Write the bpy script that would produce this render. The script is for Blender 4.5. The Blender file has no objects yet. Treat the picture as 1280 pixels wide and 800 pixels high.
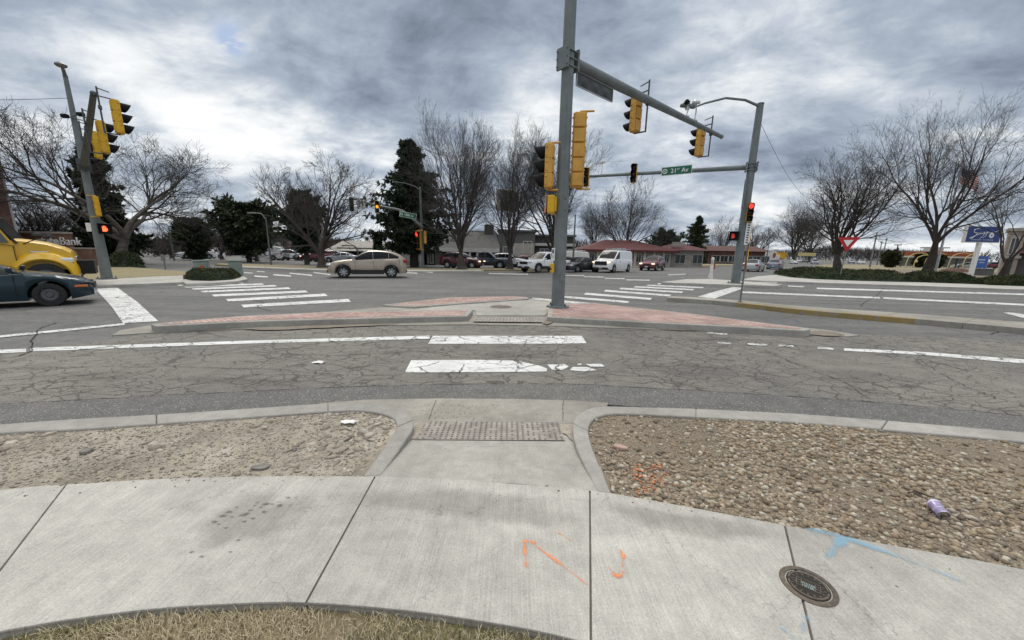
import bpy, bmesh, math, random
import numpy as np
from mathutils import Vector, Matrix
R = math.radians
S = bpy.context.scene
C = S.collection

# ---------------------------------------------------------------- camera
F, CX, CY = 470.0, 640.0, 418.0            # survey of the photograph (1280 x 800)
PITCH, ROLL, CAMZ = R(12.1), R(1.0), 1.62
_f = Vector((0, math.cos(PITCH), -math.sin(PITCH)))
_u0 = Vector((0, math.sin(PITCH), math.cos(PITCH)))
_r0 = Vector((1, 0, 0))
_r = math.cos(ROLL) * _r0 + math.sin(ROLL) * _u0
_u = -math.sin(ROLL) * _r0 + math.cos(ROLL) * _u0
cam = bpy.data.objects.new('camera', bpy.data.cameras.new('camera'))
C.objects.link(cam)
cam.matrix_world = Matrix(((_r.x, _u.x, -_f.x, 0), (_r.y, _u.y, -_f.y, 0), (_r.z, _u.z, -_f.z, CAMZ), (0, 0, 0, 1)))
cam.data.sensor_width = 36
cam.data.lens = F / 1280 * 36
cam.data.shift_y = (CY - 400) / 1280
cam.data.clip_start = 0.05
cam.data.clip_end = 9000
S.camera = cam

def ray(px, py):
    return _f + _r * ((px - CX) / F) + _u * ((CY - py) / F)
def G(px, py, z=0.0):                        # survey point -> point of the level z
    d = ray(px, py); t = (z - CAMZ) / d.z
    return Vector((d.x * t, d.y * t, z))
def AT(px, py, Y):                           # survey point -> point of the vertical plane y = Y
    d = ray(px, py); t = Y / d.y
    return Vector((d.x * t, Y, CAMZ + d.z * t))
def PROJ(p):
    q = Vector(p) - Vector((0, 0, CAMZ)); z = q.dot(_f)
    return CX + F * q.dot(_r) / z, CY - F * q.dot(_u) / z

# ---------------------------------------------------------------- node helpers
class NT:
    def __init__(s, nt): s.nt = nt
    def n(s, t, _in=None, **kw):
        nd = s.nt.nodes.new(t)
        for k, v in kw.items(): setattr(nd, k, v)
        for k, v in (_in or {}).items():
            sk = nd.inputs[k]
            if isinstance(v, bpy.types.NodeSocket): s.nt.links.new(v, sk)
            else: sk.default_value = v
        return nd
    def m(s, op, a, b=0.0, c=None, clamp=False):
        d = {0: a, 1: b}
        if c is not None: d[2] = c
        return s.n('ShaderNodeMath', d, operation=op, use_clamp=clamp).outputs[0]
    def v(s, op, a, b=None, sc=None):
        d = {0: a}
        if b is not None: d[1] = b
        nd = s.n('ShaderNodeVectorMath', d, operation=op)
        if sc is not None:
            if isinstance(sc, bpy.types.NodeSocket): s.nt.links.new(sc, nd.inputs['Scale'])
            else: nd.inputs['Scale'].default_value = sc
        return nd.outputs['Value'] if op in ('DOT_PRODUCT', 'LENGTH', 'DISTANCE') else nd.outputs[0]
    def noise(s, vec, scale, detail=4, rough=.55, dist=0.0, col=False):
        nd = s.n('ShaderNodeTexNoise', {'Vector': vec, 'Scale': scale, 'Detail': detail, 'Roughness': rough, 'Distortion': dist})
        return nd.outputs['Color' if col else 'Fac']
    def vor(s, vec, scale, feature='F1', out='Distance', rnd=1.0):
        nd = s.n('ShaderNodeTexVoronoi', {'Vector': vec, 'Scale': scale, 'Randomness': rnd}, feature=feature)
        return nd.outputs[out]
    def ramp(s, fac, stops, interp='LINEAR'):
        nd = s.n('ShaderNodeValToRGB', {0: fac}); cr = nd.color_ramp; cr.interpolation = interp
        while len(cr.elements) > 1: cr.elements.remove(cr.elements[0])
        for i, (p, c) in enumerate(stops):
            e = cr.elements[0] if i == 0 else cr.elements.new(p)
            e.position = p
            e.color = (c, c, c, 1) if isinstance(c, (int, float)) else (*c, 1)
        return nd.outputs[0]
    def mix(s, fac, a, b, mode='MIX'):
        nd = s.n('ShaderNodeMix', data_type='RGBA', blend_type=mode)
        for i, v in ((0, fac), (6, a), (7, b)):
            if isinstance(v, bpy.types.NodeSocket): s.nt.links.new(v, nd.inputs[i])
            elif i == 0: nd.inputs[0].default_value = v
            else: nd.inputs[i].default_value = (*v, 1) if len(v) == 3 else v
        return nd.outputs[2]
    def mr(s, v, a, b, c=0.0, d=1.0, smooth=True):
        nd = s.n('ShaderNodeMapRange', {0: v, 1: a, 2: b, 3: c, 4: d}, interpolation_type='SMOOTHSTEP' if smooth else 'LINEAR')
        return nd.outputs[0]

# ---------------------------------------------------------------- world: broken overcast
SUN_EL, SUN_AZ = R(52), R(-25)               # azimuth measured from +Y towards +X
W = bpy.data.worlds.new('World'); S.world = W; W.use_nodes = True
W.node_tree.nodes.clear()
w = NT(W.node_tree)
sky = w.n('ShaderNodeTexSky', sky_type='NISHITA', sun_disc=False, sun_elevation=SUN_EL, sun_rotation=SUN_AZ)
bg_sky = w.n('ShaderNodeBackground', {'Color': sky.outputs[0], 'Strength': 0.10})
dirv = w.n('ShaderNodeTexCoord').outputs['Generated']
sep = w.n('ShaderNodeSeparateXYZ', {0: dirv})
zz = w.m('ADD', w.m('MAXIMUM', sep.outputs[2], 0.0), 0.26)
px_ = w.m('DIVIDE', sep.outputs[0], zz); py_ = w.m('DIVIDE', sep.outputs[1], zz)
pl = w.n('ShaderNodeCombineXYZ', {0: px_, 1: py_, 2: 0.0}).outputs[0]
def lobe(px, py, k, amp):
    d = ray(px, py).normalized()
    dt = w.v('DOT_PRODUCT', dirv, tuple(d))
    return w.m('MULTIPLY', w.m('EXPONENT', w.m('MULTIPLY', w.m('SUBTRACT', dt, 1.0), k)), amp)
rot = w.n('ShaderNodeMapping', {'Vector': pl, 'Rotation': (0, 0, R(50)), 'Scale': (0.80, 1.15, 1), 'Location': (3.1, 1.7, 0)}).outputs[0]
big = w.noise(rot, 1.45, 12, .57, .3)
rot2 = w.n('ShaderNodeMapping', {'Vector': pl, 'Rotation': (0, 0, R(44)), 'Scale': (1.0, 1.3, 1), 'Location': (7.3, 4.2, 0)}).outputs[0]
fine = w.noise(rot2, 4.0, 12, .63, .35)
lob = lobe(300, 130, 9, .05)
for a in ((500, 20, 60, .06), (640, 125, 160, .40), (350, 172, 300, .16), (430, 95, 80, .10), (880, 170, 90, .07), (1075, 70, 400, .16), (690, 130, 300, .16),
          (90, 60, 40, .08), (230, 95, 160, .10), (400, 20, 60, .06), (250, 40, 60, -.06), (560, 60, 40, -.10), (780, 60, 8, -.15), (1130, 150, 25, -.10), (160, 190, 60, -.07), (480, 190, 60, -.05), (1000, 300, 60, .14), (840, 290, 60, .10), (430, 250, 90, .08), (240, 285, 60, .06), (1130, 290, 90, .10)):
    lob = w.m('ADD', lob, lobe(*a))
val = w.m('ADD', w.m('ADD', w.m('MULTIPLY', w.m('SUBTRACT', big, .5), 2.0), w.m('MULTIPLY', w.m('SUBTRACT', fine, .5), .85)), w.m('ADD', lob, .50))
ccol = w.ramp(val, [(0, (.175, .210, .270)), (.20, (.272, .322, .405)), (.42, (.41, .472, .565)), (.60, (.60, .655, .725)), (.80, (.90, .925, .94)), (1, (1.10, 1.10, 1.10))])
ccol = w.mix(w.mr(sep.outputs[2], .55, .9, 0, .8), ccol, (.56, .54, .50))
up_boost = w.m('ADD', w.mr(sep.outputs[2], .58, .90, 0.0, 2.3), 1.0)         # thinner, brighter cloud overhead
back_boost = w.mr(sep.outputs[1], .15, -.55, 0.0, .12)
st = w.m('ADD', up_boost, back_boost)
bg_cl = w.n('ShaderNodeBackground', {'Color': ccol, 'Strength': st})
gap = w.m('MULTIPLY', lobe(290, 50, 3200, 1.5), w.mr(w.noise(rot2, 6.5, 6, .6, .6), .36, .56))
ms = w.n('ShaderNodeMixShader', {0: w.m('MINIMUM', w.m('SUBTRACT', 1.0, gap, clamp=True), .97), 1: bg_sky.outputs[0], 2: bg_cl.outputs[0]})
w.n('ShaderNodeOutputWorld', {0: ms.outputs[0]})

sl = bpy.data.lights.new('sun', 'SUN'); sl.energy = 1.25; sl.angle = R(22); sl.color = (1, .94, .84)
so = bpy.data.objects.new('sun', sl); C.objects.link(so)
sd = Vector((math.sin(SUN_AZ) * math.cos(SUN_EL), math.cos(SUN_AZ) * math.cos(SUN_EL), math.sin(SUN_EL)))
so.rotation_euler = sd.to_track_quat('Z', 'Y').to_euler()
S.view_settings.view_transform = 'Standard'; S.view_settings.look = 'None'
S.view_settings.exposure = 0.0; S.view_settings.gamma = 1.0
S.render.engine = 'CYCLES'
cy = S.cycles
cy.max_bounces = 6; cy.diffuse_bounces = 3; cy.glossy_bounces = 3; cy.transmission_bounces = 4; cy.transparent_max_bounces = 6
cy.use_denoising = True; cy.use_adaptive_sampling = True; cy.adaptive_threshold = .015
cy.caustics_reflective = False; cy.caustics_refractive = False; cy.sample_clamp_indirect = 4
S.render.use_persistent_data = False

# ---------------------------------------------------------------- materials
M = {}
def new_mat(name):
    m = bpy.data.materials.new(name); m.use_nodes = True; m.node_tree.nodes.clear(); M[name] = m
    return m, NT(m.node_tree)
def finish(t, col, rough=.7, metal=0.0, bump=None, bdist=.01, bstr=1.0, emit=None, estr=0.0, **kw):
    d = {'Base Color': col, 'Roughness': rough, 'Metallic': metal}
    if bump is not None:
        d['Normal'] = t.n('ShaderNodeBump', {'Height': bump, 'Distance': bdist, 'Strength': bstr}).outputs[0]
    if emit: d['Emission Color'] = (*emit, 1); d['Emission Strength'] = estr
    d.update(kw)
    if isinstance(col, tuple) and len(col) == 3: d['Base Color'] = (*col, 1)
    p = t.n('ShaderNodeBsdfPrincipled', d)
    t.n('ShaderNodeOutputMaterial', {0: p.outputs[0]})
def mat(name, col, rough=.6, metal=0.0, var=.12, scale=6.0, bump=0.0, grime=0.0, **kw):
    m, t = new_mat(name)
    co = t.n('ShaderNodeTexCoord').outputs['Object']
    nz = t.noise(co, scale, 6, .6)
    f = t.mr(nz, .3, .7, 1 - var, 1 + var)
    c = t.v('SCALE', tuple(col), sc=f)
    if grime:
        g = t.mr(t.noise(co, scale * .35, 8, .7, .4), .5, .72, 0, grime)
        c = t.mix(g, c, (.09, .08, .065))
    finish(t, c, t.mr(nz, .2, .8, max(.02, rough - .07), min(1, rough + .07)), metal, nz if bump else None, bump, 1.0, **kw)
    return m
def glow(name, col, e):
    m, t = new_mat(name)
    finish(t, tuple(c * .3 for c in col), .3, 0, emit=col, estr=e)

def pos(t): return t.n('ShaderNodeNewGeometry').outputs['Position']
def crack_mask(t, p, scale=2.3, width=.016, seed=0.0):
    q = t.v('ADD', p, (seed, seed * .7, 0))
    wob = t.v('SCALE', t.v('SUBTRACT', t.noise(q, 2.2, 5, .6, 0, True), (.5, .5, .5)), sc=.42)
    q = t.v('ADD', q, wob)
    q = t.v('MULTIPLY', q, (.75, 1.15, 0))
    e = t.vor(q, scale, 'DISTANCE_TO_EDGE')
    wd = t.mr(t.noise(p, 1.1, 3, .6), .28, .55, 0.15 * width, width)
    return t.m('LESS_THAN', e, wd)

def asphalt(name, base, warm, speck=.5, crack=0, tracks=True, seed=0):
    m, t = new_mat(name); p = pos(t)
    n1 = t.noise(p, .35, 6, .6); n2 = t.noise(p, 3.0, 5, .65); n3 = t.noise(p, 75, 3, .7)
    c = t.mix(t.mr(n1, .35, .65), base, warm)
    c = t.v('SCALE', c, sc=t.mr(n2, .25, .75, .80, 1.2))
    if tracks:
        q = t.n('ShaderNodeMapping', {'Vector': p, 'Rotation': (0, 0, R(-40)), 'Scale': (.035, 1.1, 1)}).outputs[0]
        c = t.v('SCALE', c, sc=t.mr(t.noise(q, 1.0, 5, .6), .35, .65, .84, 1.10))
    c = t.v('SCALE', c, sc=t.mr(n3, .25, .75, .62, 1.38))
    v = t.n('ShaderNodeTexVoronoi', {'Vector': p, 'Scale': 85.0}, feature='F1')
    pick = t.n('ShaderNodeSeparateColor', {0: v.outputs['Color']}).outputs[0]
    sp = t.m('MULTIPLY', t.m('GREATER_THAN', pick, .93 - speck * .06), t.m('LESS_THAN', v.outputs['Distance'], .42))
    c = t.mix(t.m('MULTIPLY', sp, .8 * speck), c, (.50, .47, .42))
    h = n3
    if crack:
        k1 = crack_mask(t, p, 1.9, .017 * crack, seed)
        reg = t.mr(t.noise(p, .42, 3, .5), .40, .50)
        k2 = t.m('MULTIPLY', crack_mask(t, p, 4.6, .030 * crack, seed + 9), reg)
        k = t.m('MAXIMUM', t.m('MULTIPLY', k1, t.mr(t.noise(t.v('ADD', p, (4, 4, 0)), .5, 3), .40, .52)), k2)
        c = t.mix(t.m('MULTIPLY', k, .64), c, (.026, .024, .021))
        h = t.m('SUBTRACT', n3, t.m('MULTIPLY', k, 1.5))
    finish(t, c, t.mr(n2, .2, .8, .78, .93), 0, h, .006, .7)
asphalt('asphalt_main', (.120, .119, .116), (.148, .143, .134), .35, .35, seed=3)
asphalt('asphalt_old', (.148, .139, .124), (.186, .172, .150), .55, 1.0, False, seed=0)
asphalt('asphalt_patch', (.108, .105, .100), (.130, .126, .118), .95, 0, False)

def paint(name, col, wear, wscale=9, crack=1.0, under=(.14, .135, .125)):
    m, t = new_mat(name); p = pos(t)
    n = t.noise(p, wscale, 8, .72); n3 = t.noise(p, 60, 3, .7)
    k = t.mr(n, wear - .035, wear + .035)
    g = t.v('SCALE', tuple(col), sc=t.mr(t.noise(p, 2.5, 6, .65), .25, .75, .80, 1.08))
    c = t.mix(k, g, under)
    if crack:
        k1 = t.m('MAXIMUM', t.m('MULTIPLY', crack_mask(t, p, 1.9, .017 * crack, 0), t.mr(t.noise(t.v('ADD', p, (4, 4, 0)), .5, 3), .40, .52)), t.m('MULTIPLY', crack_mask(t, p, 4.6, .030 * crack, 9), t.mr(t.noise(p, .42, 3, .5), .40, .50)))
        c = t.mix(t.m('MULTIPLY', k1, .85), c, (.03, .028, .025))
    finish(t, c, .68, 0, n3, .004, .5)
paint('paint_white', (.67, .67, .65), .625)
paint('paint_worn', (.60, .60, .57), .58, 6)
paint('paint_yellow', (.31, .225, .08), .56, 7, 0, (.27, .245, .20))

def concrete(name, base, dark, broom=0.0, ang=0.0, stain=.5, spots=True, slabs=False):
    m, t = new_mat(name); p = pos(t)
    n1 = t.noise(p, 1.1, 6, .62, .3); n2 = t.noise(p, 9, 6, .65); n3 = t.noise(p, 110, 3, .7)
    c = t.mix(t.mr(n1, .38, .68, 0, stain), base, dark)
    c = t.v('SCALE', c, sc=t.mr(n2, .25, .75, .86, 1.10))
    c = t.v('SCALE', c, sc=t.mr(t.noise(p, .55, 4, .55, .6), .38, .62, .84, 1.06))
    c = t.mix(t.mr(t.noise(t.v('ADD', p, (9, 3, 0)), 1.7, 7, .68, .8), .55, .72, 0, .45), c, tuple(v * .62 for v in base))
    c = t.v('SCALE', c, sc=t.mr(n3, .2, .8, .80, 1.18))
    h = n3
    if broom:
        q = t.n('ShaderNodeMapping', {'Vector': p, 'Rotation': (0, 0, ang), 'Scale': (160, 2.2, 1)}).outputs[0]
        b = t.noise(q, 1.0, 4, .6)
        c = t.v('SCALE', c, sc=t.mr(b, .3, .7, 1 - broom * .13, 1 + broom * .10))
        h = t.m('ADD', n3, t.m('MULTIPLY', b, 1.2))
    if spots:
        v = t.n('ShaderNodeTexVoronoi', {'Vector': p, 'Scale': 6.0}, feature='F1')
        pk = t.n('ShaderNodeSeparateColor', {0: v.outputs['Color']}).outputs[0]
        sp = t.m('MULTIPLY', t.m('GREATER_THAN', pk, .80), t.m('LESS_THAN', v.outputs['Distance'], t.m('MULTIPLY', pk, .045)))
        c = t.mix(t.m('MULTIPLY', sp, .7), c, (.10, .09, .08))
        hair = t.m('LESS_THAN', t.vor(t.v('ADD', p, t.v('SCALE', t.noise(p, 3, 4, .6, 0, True), sc=.5)), 0.8, 'DISTANCE_TO_EDGE'), .0022)
        c = t.mix(t.m('MULTIPLY', hair, .30), c, (.12, .11, .10))
    if slabs: c = t.v('SCALE', c, sc=t.n('ShaderNodeAttribute', attribute_name='tone').outputs['Fac'])
    finish(t, c, t.mr(n2, .2, .8, .80, .95), 0, h, .003, .8)
concrete('concrete_walk', (.475, .457, .412), (.365, .35, .315), .9, R(12), .55, True, True)
concrete('concrete_ramp', (.41, .39, .35), (.30, .285, .255), .35, R(90), .7)
concrete('concrete_kerb', (.37, .355, .32), (.27, .258, .235), 0, 0, .7, False)
concrete('concrete_gutter', (.335, .315, .275), (.25, .23, .195), 0, 0, .9)
concrete('concrete_far', (.46, .44, .40), (.38, .365, .33), 0, 0, .6, False)
concrete('concrete_joint', (.15, .13, .105), (.09, .08, .065), 0, 0, .6, False)

def bricks(name, c1, c2, mortar, scale=5.0, vert=False, bw=.5, rh=.25, msize=.02, ang=0.0):
    m, t = new_mat(name)
    p = t.n('ShaderNodeTexCoord').outputs['Object'] if vert else pos(t)
    if vert:
        s = t.n('ShaderNodeSeparateXYZ', {0: p})
        p = t.n('ShaderNodeCombineXYZ', {0: t.m('ADD', s.outputs[0], s.outputs[1]), 1: s.outputs[2], 2: 0.0}).outputs[0]
    else:
        p = t.n('ShaderNodeMapping', {'Vector': p, 'Rotation': (0, 0, ang)}).outputs[0]
    b = t.n('ShaderNodeTexBrick', {'Vector': p, 'Color1': (*c1, 1), 'Color2': (*c2, 1), 'Mortar': (*mortar, 1), 'Scale': scale, 'Mortar Size': msize, 'Brick Width': bw, 'Row Height': rh, 'Bias': 0.0})
    c = t.v('SCALE', b.outputs['Color'], sc=t.mr(t.noise(p, 1.3, 6, .65), .25, .75, .72, 1.22))
    c = t.mix(t.mr(t.noise(p, .6, 6, .7, .5), .5, .7, 0, .3), c, (.36, .31, .27))
    finish(t, c, .85, 0, t.m('SUBTRACT', t.noise(p, 50, 3), b.outputs['Fac']), .006, .7)
bricks('pavers', (.37, .235, .20), (.50, .345, .305), (.20, .16, .14), 2.5, msize=.022, ang=R(40))
bricks('brick_wall', (.19, .085, .055), (.23, .11, .07), (.22, .16, .13), 5.0, True, .5, .16)
bricks('brick_dark', (.13, .055, .045), (.16, .07, .055), (.15, .11, .10), 5.0, True, .5, .16)
bricks('stone_wall', (.34, .29, .24), (.42, .37, .31), (.25, .22, .19), 2.2, True, .5, .3)

def ground_mat(name, a, b, c_, s1=.8, s2=14, bd=.01):
    m, t = new_mat(name); p = pos(t)
    n1 = t.noise(p, s1, 7, .65, .3); n2 = t.noise(p, s2, 6, .7); n3 = t.noise(p, 90, 3, .7)
    c = t.mix(t.mr(n1, .36, .64), a, b)
    c = t.mix(t.mr(n2, .45, .62), c, c_)
    c = t.v('SCALE', c, sc=t.mr(n3, .2, .8, .70, 1.28))
    finish(t, c, .95, 0, t.m('ADD', n2, t.m('MULTIPLY', n3, .4)), bd, .8)
ground_mat('bed_dirt', (.235, .195, .145), (.155, .125, .09), (.21, .17, .13))
ground_mat('bed_silt', (.42, .38, .315), (.20, .178, .145), (.33, .285, .22), 1.6)
ground_mat('lawn_dry', (.25, .205, .115), (.19, .17, .085), (.30, .25, .15), .5, 8)
ground_mat('lawn_soil', (.19, .15, .095), (.13, .115, .06), (.22, .18, .115), 1.2, 16)
ground_mat('terrain_mat', (.17, .155, .115), (.14, .13, .11), (.19, .17, .13), .02, .3)

def attr_mat(name, stops, rough=.85, attr='tone', spec=.3, bump=0.0):
    m, t = new_mat(name)
    a = t.n('ShaderNodeAttribute', attribute_name=attr).outputs['Fac']
    c = t.ramp(a, stops)
    if bump:
        nz = t.noise(pos(t), 55, 4, .65)
        c = t.v('SCALE', c, sc=t.mr(nz, .25, .75, .8, 1.2))
        finish(t, c, rough, 0, nz, bump, .7, **{'Specular IOR Level': spec})
    else:
        finish(t, c, rough, 0, **{'Specular IOR Level': spec})
attr_mat('pebbles', [(0, (.13, .105, .08)), (.25, (.27, .205, .135)), (.45, (.34, .275, .195)), (.62, (.19, .16, .125)), (.8, (.38, .33, .25)), (.93, (.50, .46, .38)), (1, (.26, .175, .12))], .8, bump=.003)
attr_mat('pebbles_dusty', [(0, (.20, .175, .14)), (.4, (.31, .27, .215)), (.7, (.39, .34, .275)), (.9, (.48, .44, .37)), (1, (.20, .185, .17))], .9, bump=.003)
attr_mat('grass_mat', [(0, (.10, .115, .035)), (.22, (.17, .165, .06)), (.34, (.34, .28, .16)), (.7, (.48, .40, .26)), (1, (.62, .55, .40))], .9)
attr_mat('needles', [(0, (.014, .026, .015)), (.5, (.032, .050, .027)), (1, (.070, .088, .045))], .8)
attr_mat('needles_warm', [(0, (.020, .031, .017)), (.5, (.046, .061, .031)), (1, (.10, .108, .056))], .8)
attr_mat('juniper', [(0, (.016, .024, .010)), (.5, (.036, .047, .018)), (.85, (.065, .075, .030)), (1, (.10, .085, .04))], .85)
attr_mat('far_scrub', [(0, (.045, .038, .034)), (.6, (.078, .064, .054)), (1, (.05, .050, .038))], .95)
mat('bark', (.055, .045, .038), .95, 0, .35, 5, .02)
mat('bark_grey', (.10, .087, .075), .95, 0, .35, 5, .02)
mat('bark_twig', (.060, .054, .049), .95, 0, .2, 3)

mat('galv', (.165, .188, .190), .62, .25, .16, 3.0, .002, .25)
mat('galv_dark', (.075, .085, .085), .6, .2, .15, 3.0)
mat('galv_green', (.135, .155, .150), .55, .2, .15, 3.0, 0, .2)
mat('alu', (.50, .51, .52), .4, .7, .1, 8)
mat('sig_yellow', (.62, .335, .055), .5, 0, .12, 4, 0, .28)
mat('sig_yellow_deep', (.66, .38, .01), .45, 0, .08, 5, 0, .10)
mat('sig_black', (.008, .008, .009), .8, 0, .1, 5, **{'Specular IOR Level': .2})
mat('black_plastic', (.016, .016, .017), .6, 0, .15, 8)
mat('lens_dark', (.03, .012, .010), .2, 0, .1, 5)
mat('lens_amber', (.05, .03, .008), .2, 0, .1, 5)
mat('lens_green', (.010, .03, .02), .2, 0, .1, 5)
glow('lens_red_on', (1.0, .045, .03), 2.0)
glow('hand_on', (1.0, .10, .03), 3.2)
glow('hand_dim', (1.0, .06, .03), .35)
mat('ped_pink', (.50, .24, .15), .5, 0, .08, 5)
glow('lens_amber_on', (1.0, .35, .03), 2.0)
glow('head_lit', (1.0, .85, .6), 1.5)
mat('sign_green', (.004, .115, .06), .4, 0, .06, 4)
mat('sign_white', (.78, .78, .76), .4, 0, .05, 4)
mat('sign_blue', (.012, .045, .21), .4, 0, .08, 4)
mat('sign_red', (.42, .012, .02), .4, 0, .06, 4)
mat('sign_yellow', (.80, .42, .01), .45, 0, .06, 4)
mat('white_post', (.62, .61, .57), .6, 0, .1, 6, 0, .25)
mat('steel_grey', (.20, .205, .205), .5, .5, .1, 6, 0, .2)
mat('tyre', (.018, .018, .018), .85, 0, .2, 9)
mat('rim', (.46, .47, .48), .3, .8, .1, 9)
mat('rim_steel', (.10, .10, .105), .5, .4, .15, 9)
mat('chrome', (.55, .56, .58), .15, 1.0, .05, 9)
mat('under', (.010, .010, .010), .9, 0, .1, 9)
for nm, c in (('tan', (.40, .335, .265)), ('white', (.74, .75, .76)), ('maroon', (.13, .012, .022)), ('black', (.014, .016, .020)), ('teal', (.004, .022, .032)),
              ('silver', (.36, .38, .41)), ('slate', (.16, .20, .25)), ('darkred', (.085, .010, .014)), ('grey', (.20, .21, .22)), ('navy', (.02, .03, .05)), ('offwhite', (.62, .62, .60)), ('red', (.35, .02, .02))):
    mat('car_' + nm, c, .28, .25 if nm in ('tan', 'silver', 'slate', 'teal', 'maroon') else 0.0, .03, 1.2, 0, 0, **{'Coat Weight': .25 if nm == 'teal' else .5, 'Coat Roughness': .08})
mat('bus_yellow', (.68, .40, .008), .35, 0, .05, 2, 0, .05, **{'Coat Weight': .5, 'Coat Roughness': .1})
m_, t_ = new_mat('glass_car'); finish(t_, (.006, .008, .009), .10, 0, **{'Specular IOR Level': .28})
m_, t_ = new_mat('glass_pane'); finish(t_, (.030, .036, .040), .08, 0, **{'Specular IOR Level': .8})
mat('lamp_clear', (.75, .76, .78), .12, .3, .05, 9)
mat('lamp_red', (.35, .012, .012), .2, 0, .05, 9)
mat('lamp_orange', (.55, .13, .02), .25, 0, .05, 9)
mat('plate', (.55, .57, .58), .5, 0, .1, 20)
mat('cabinet', (.22, .27, .24), .6, 0, .12, 3, 0, .2)
mat('wall_white', (.47, .46, .43), .85, 0, .10, 1.2, 0, .15)
mat('wall_tan', (.33, .28, .22), .85, 0, .12, 1.2, 0, .15)
mat('wall_grey', (.105, .102, .098), .85, 0, .12, 1.0, 0, .15)
mat('wall_dark', (.05, .048, .046), .85, 0, .15, 1.0)
mat('wall_buff', (.36, .33, .29), .85, 0, .1, 1.0, 0, .15)
mat('roof_grey', (.085, .083, .08), .9, 0, .2, 1.5)
mat('roof_pale', (.30, .28, .25), .9, 0, .15, 1.5)
m_, t_ = new_mat('roof_red')
p_ = t_.n('ShaderNodeTexCoord').outputs['Object']
wv = t_.n('ShaderNodeTexWave', {'Vector': p_, 'Scale': 1.4, 'Distortion': .1}, wave_type='BANDS', bands_direction='X').outputs['Fac']
finish(t_, t_.v('SCALE', t_.mix(t_.noise(p_, .7, 6, .6), (.075, .012, .011), (.105, .022, .018)), sc=t_.mr(wv, 0, 1, .82, 1.1)), .75, 0, wv, .03, .6)
mat('roof_orange', (.30, .075, .030), .8, 0, .1, 1.5)
mat('trim_yellow', (.55, .46, .19), .6, 0, .08, 3)
mat('mound_red', (.10, .048, .040), .9, 0, .2, 3)
mat('iron', (.135, .110, .085), .62, .4, .3, 30, .002, .35)
mat('iron_dark', (.030, .026, .022), .8, .2, .3, 30)
mat('tactile', (.285, .26, .23), .85, 0, .22, 8, .002, .35)
mat('can_purple', (.36, .30, .48), .3, .3, .15, 25)
mat('can_white', (.75, .74, .78), .35, .1, .05, 25)
mat('paper', (.72, .72, .70), .8, 0, .1, 20)
mat('stick', (.06, .045, .03), .9, 0, .2, 20)
mat('rock', (.20, .185, .165), .9, 0, .3, 18, .01)
mat('rock_pale', (.42, .38, .33), .9, 0, .2, 14, .01)
def spray(name, col, thr, amax=1.0):
    m, t = new_mat(name); p = pos(t)
    a = t.n('ShaderNodeAttribute', attribute_name='tone').outputs['Fac']
    n = t.m('ADD', t.m('MULTIPLY', t.noise(p, 170, 4, .8), .6), t.m('MULTIPLY', t.noise(p, 38, 5, .7), .5))
    k = t.m('MULTIPLY', t.mr(t.m('SUBTRACT', t.m('MULTIPLY', a, 1.25), t.m('MULTIPLY', n, thr)), -.05, .50), amax)
    pr = t.n('ShaderNodeBsdfPrincipled', {'Base Color': (*col, 1), 'Roughness': .85})
    tr = t.n('ShaderNodeBsdfTransparent')
    mx = t.n('ShaderNodeMixShader', {0: k, 1: tr.outputs[0], 2: pr.outputs[0]})
    t.n('ShaderNodeOutputMaterial', {0: mx.outputs[0]})
spray('spray_orange', (.86, .30, .12), .92, .78)
spray('spray_orange_faint', (.80, .30, .13), 1.1, .5)
spray('spray_blue', (.24, .48, .65), .80, .50)
spray('spray_blue_faint', (.28, .46, .58), 1.0, .32)
spray('stain_dark', (.14, .13, .115), 1.0, .6)
spray('stain_soft', (.19, .178, .155), .75, .22)
spray('stain_rust', (.26, .17, .10), .9, .40)

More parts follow.
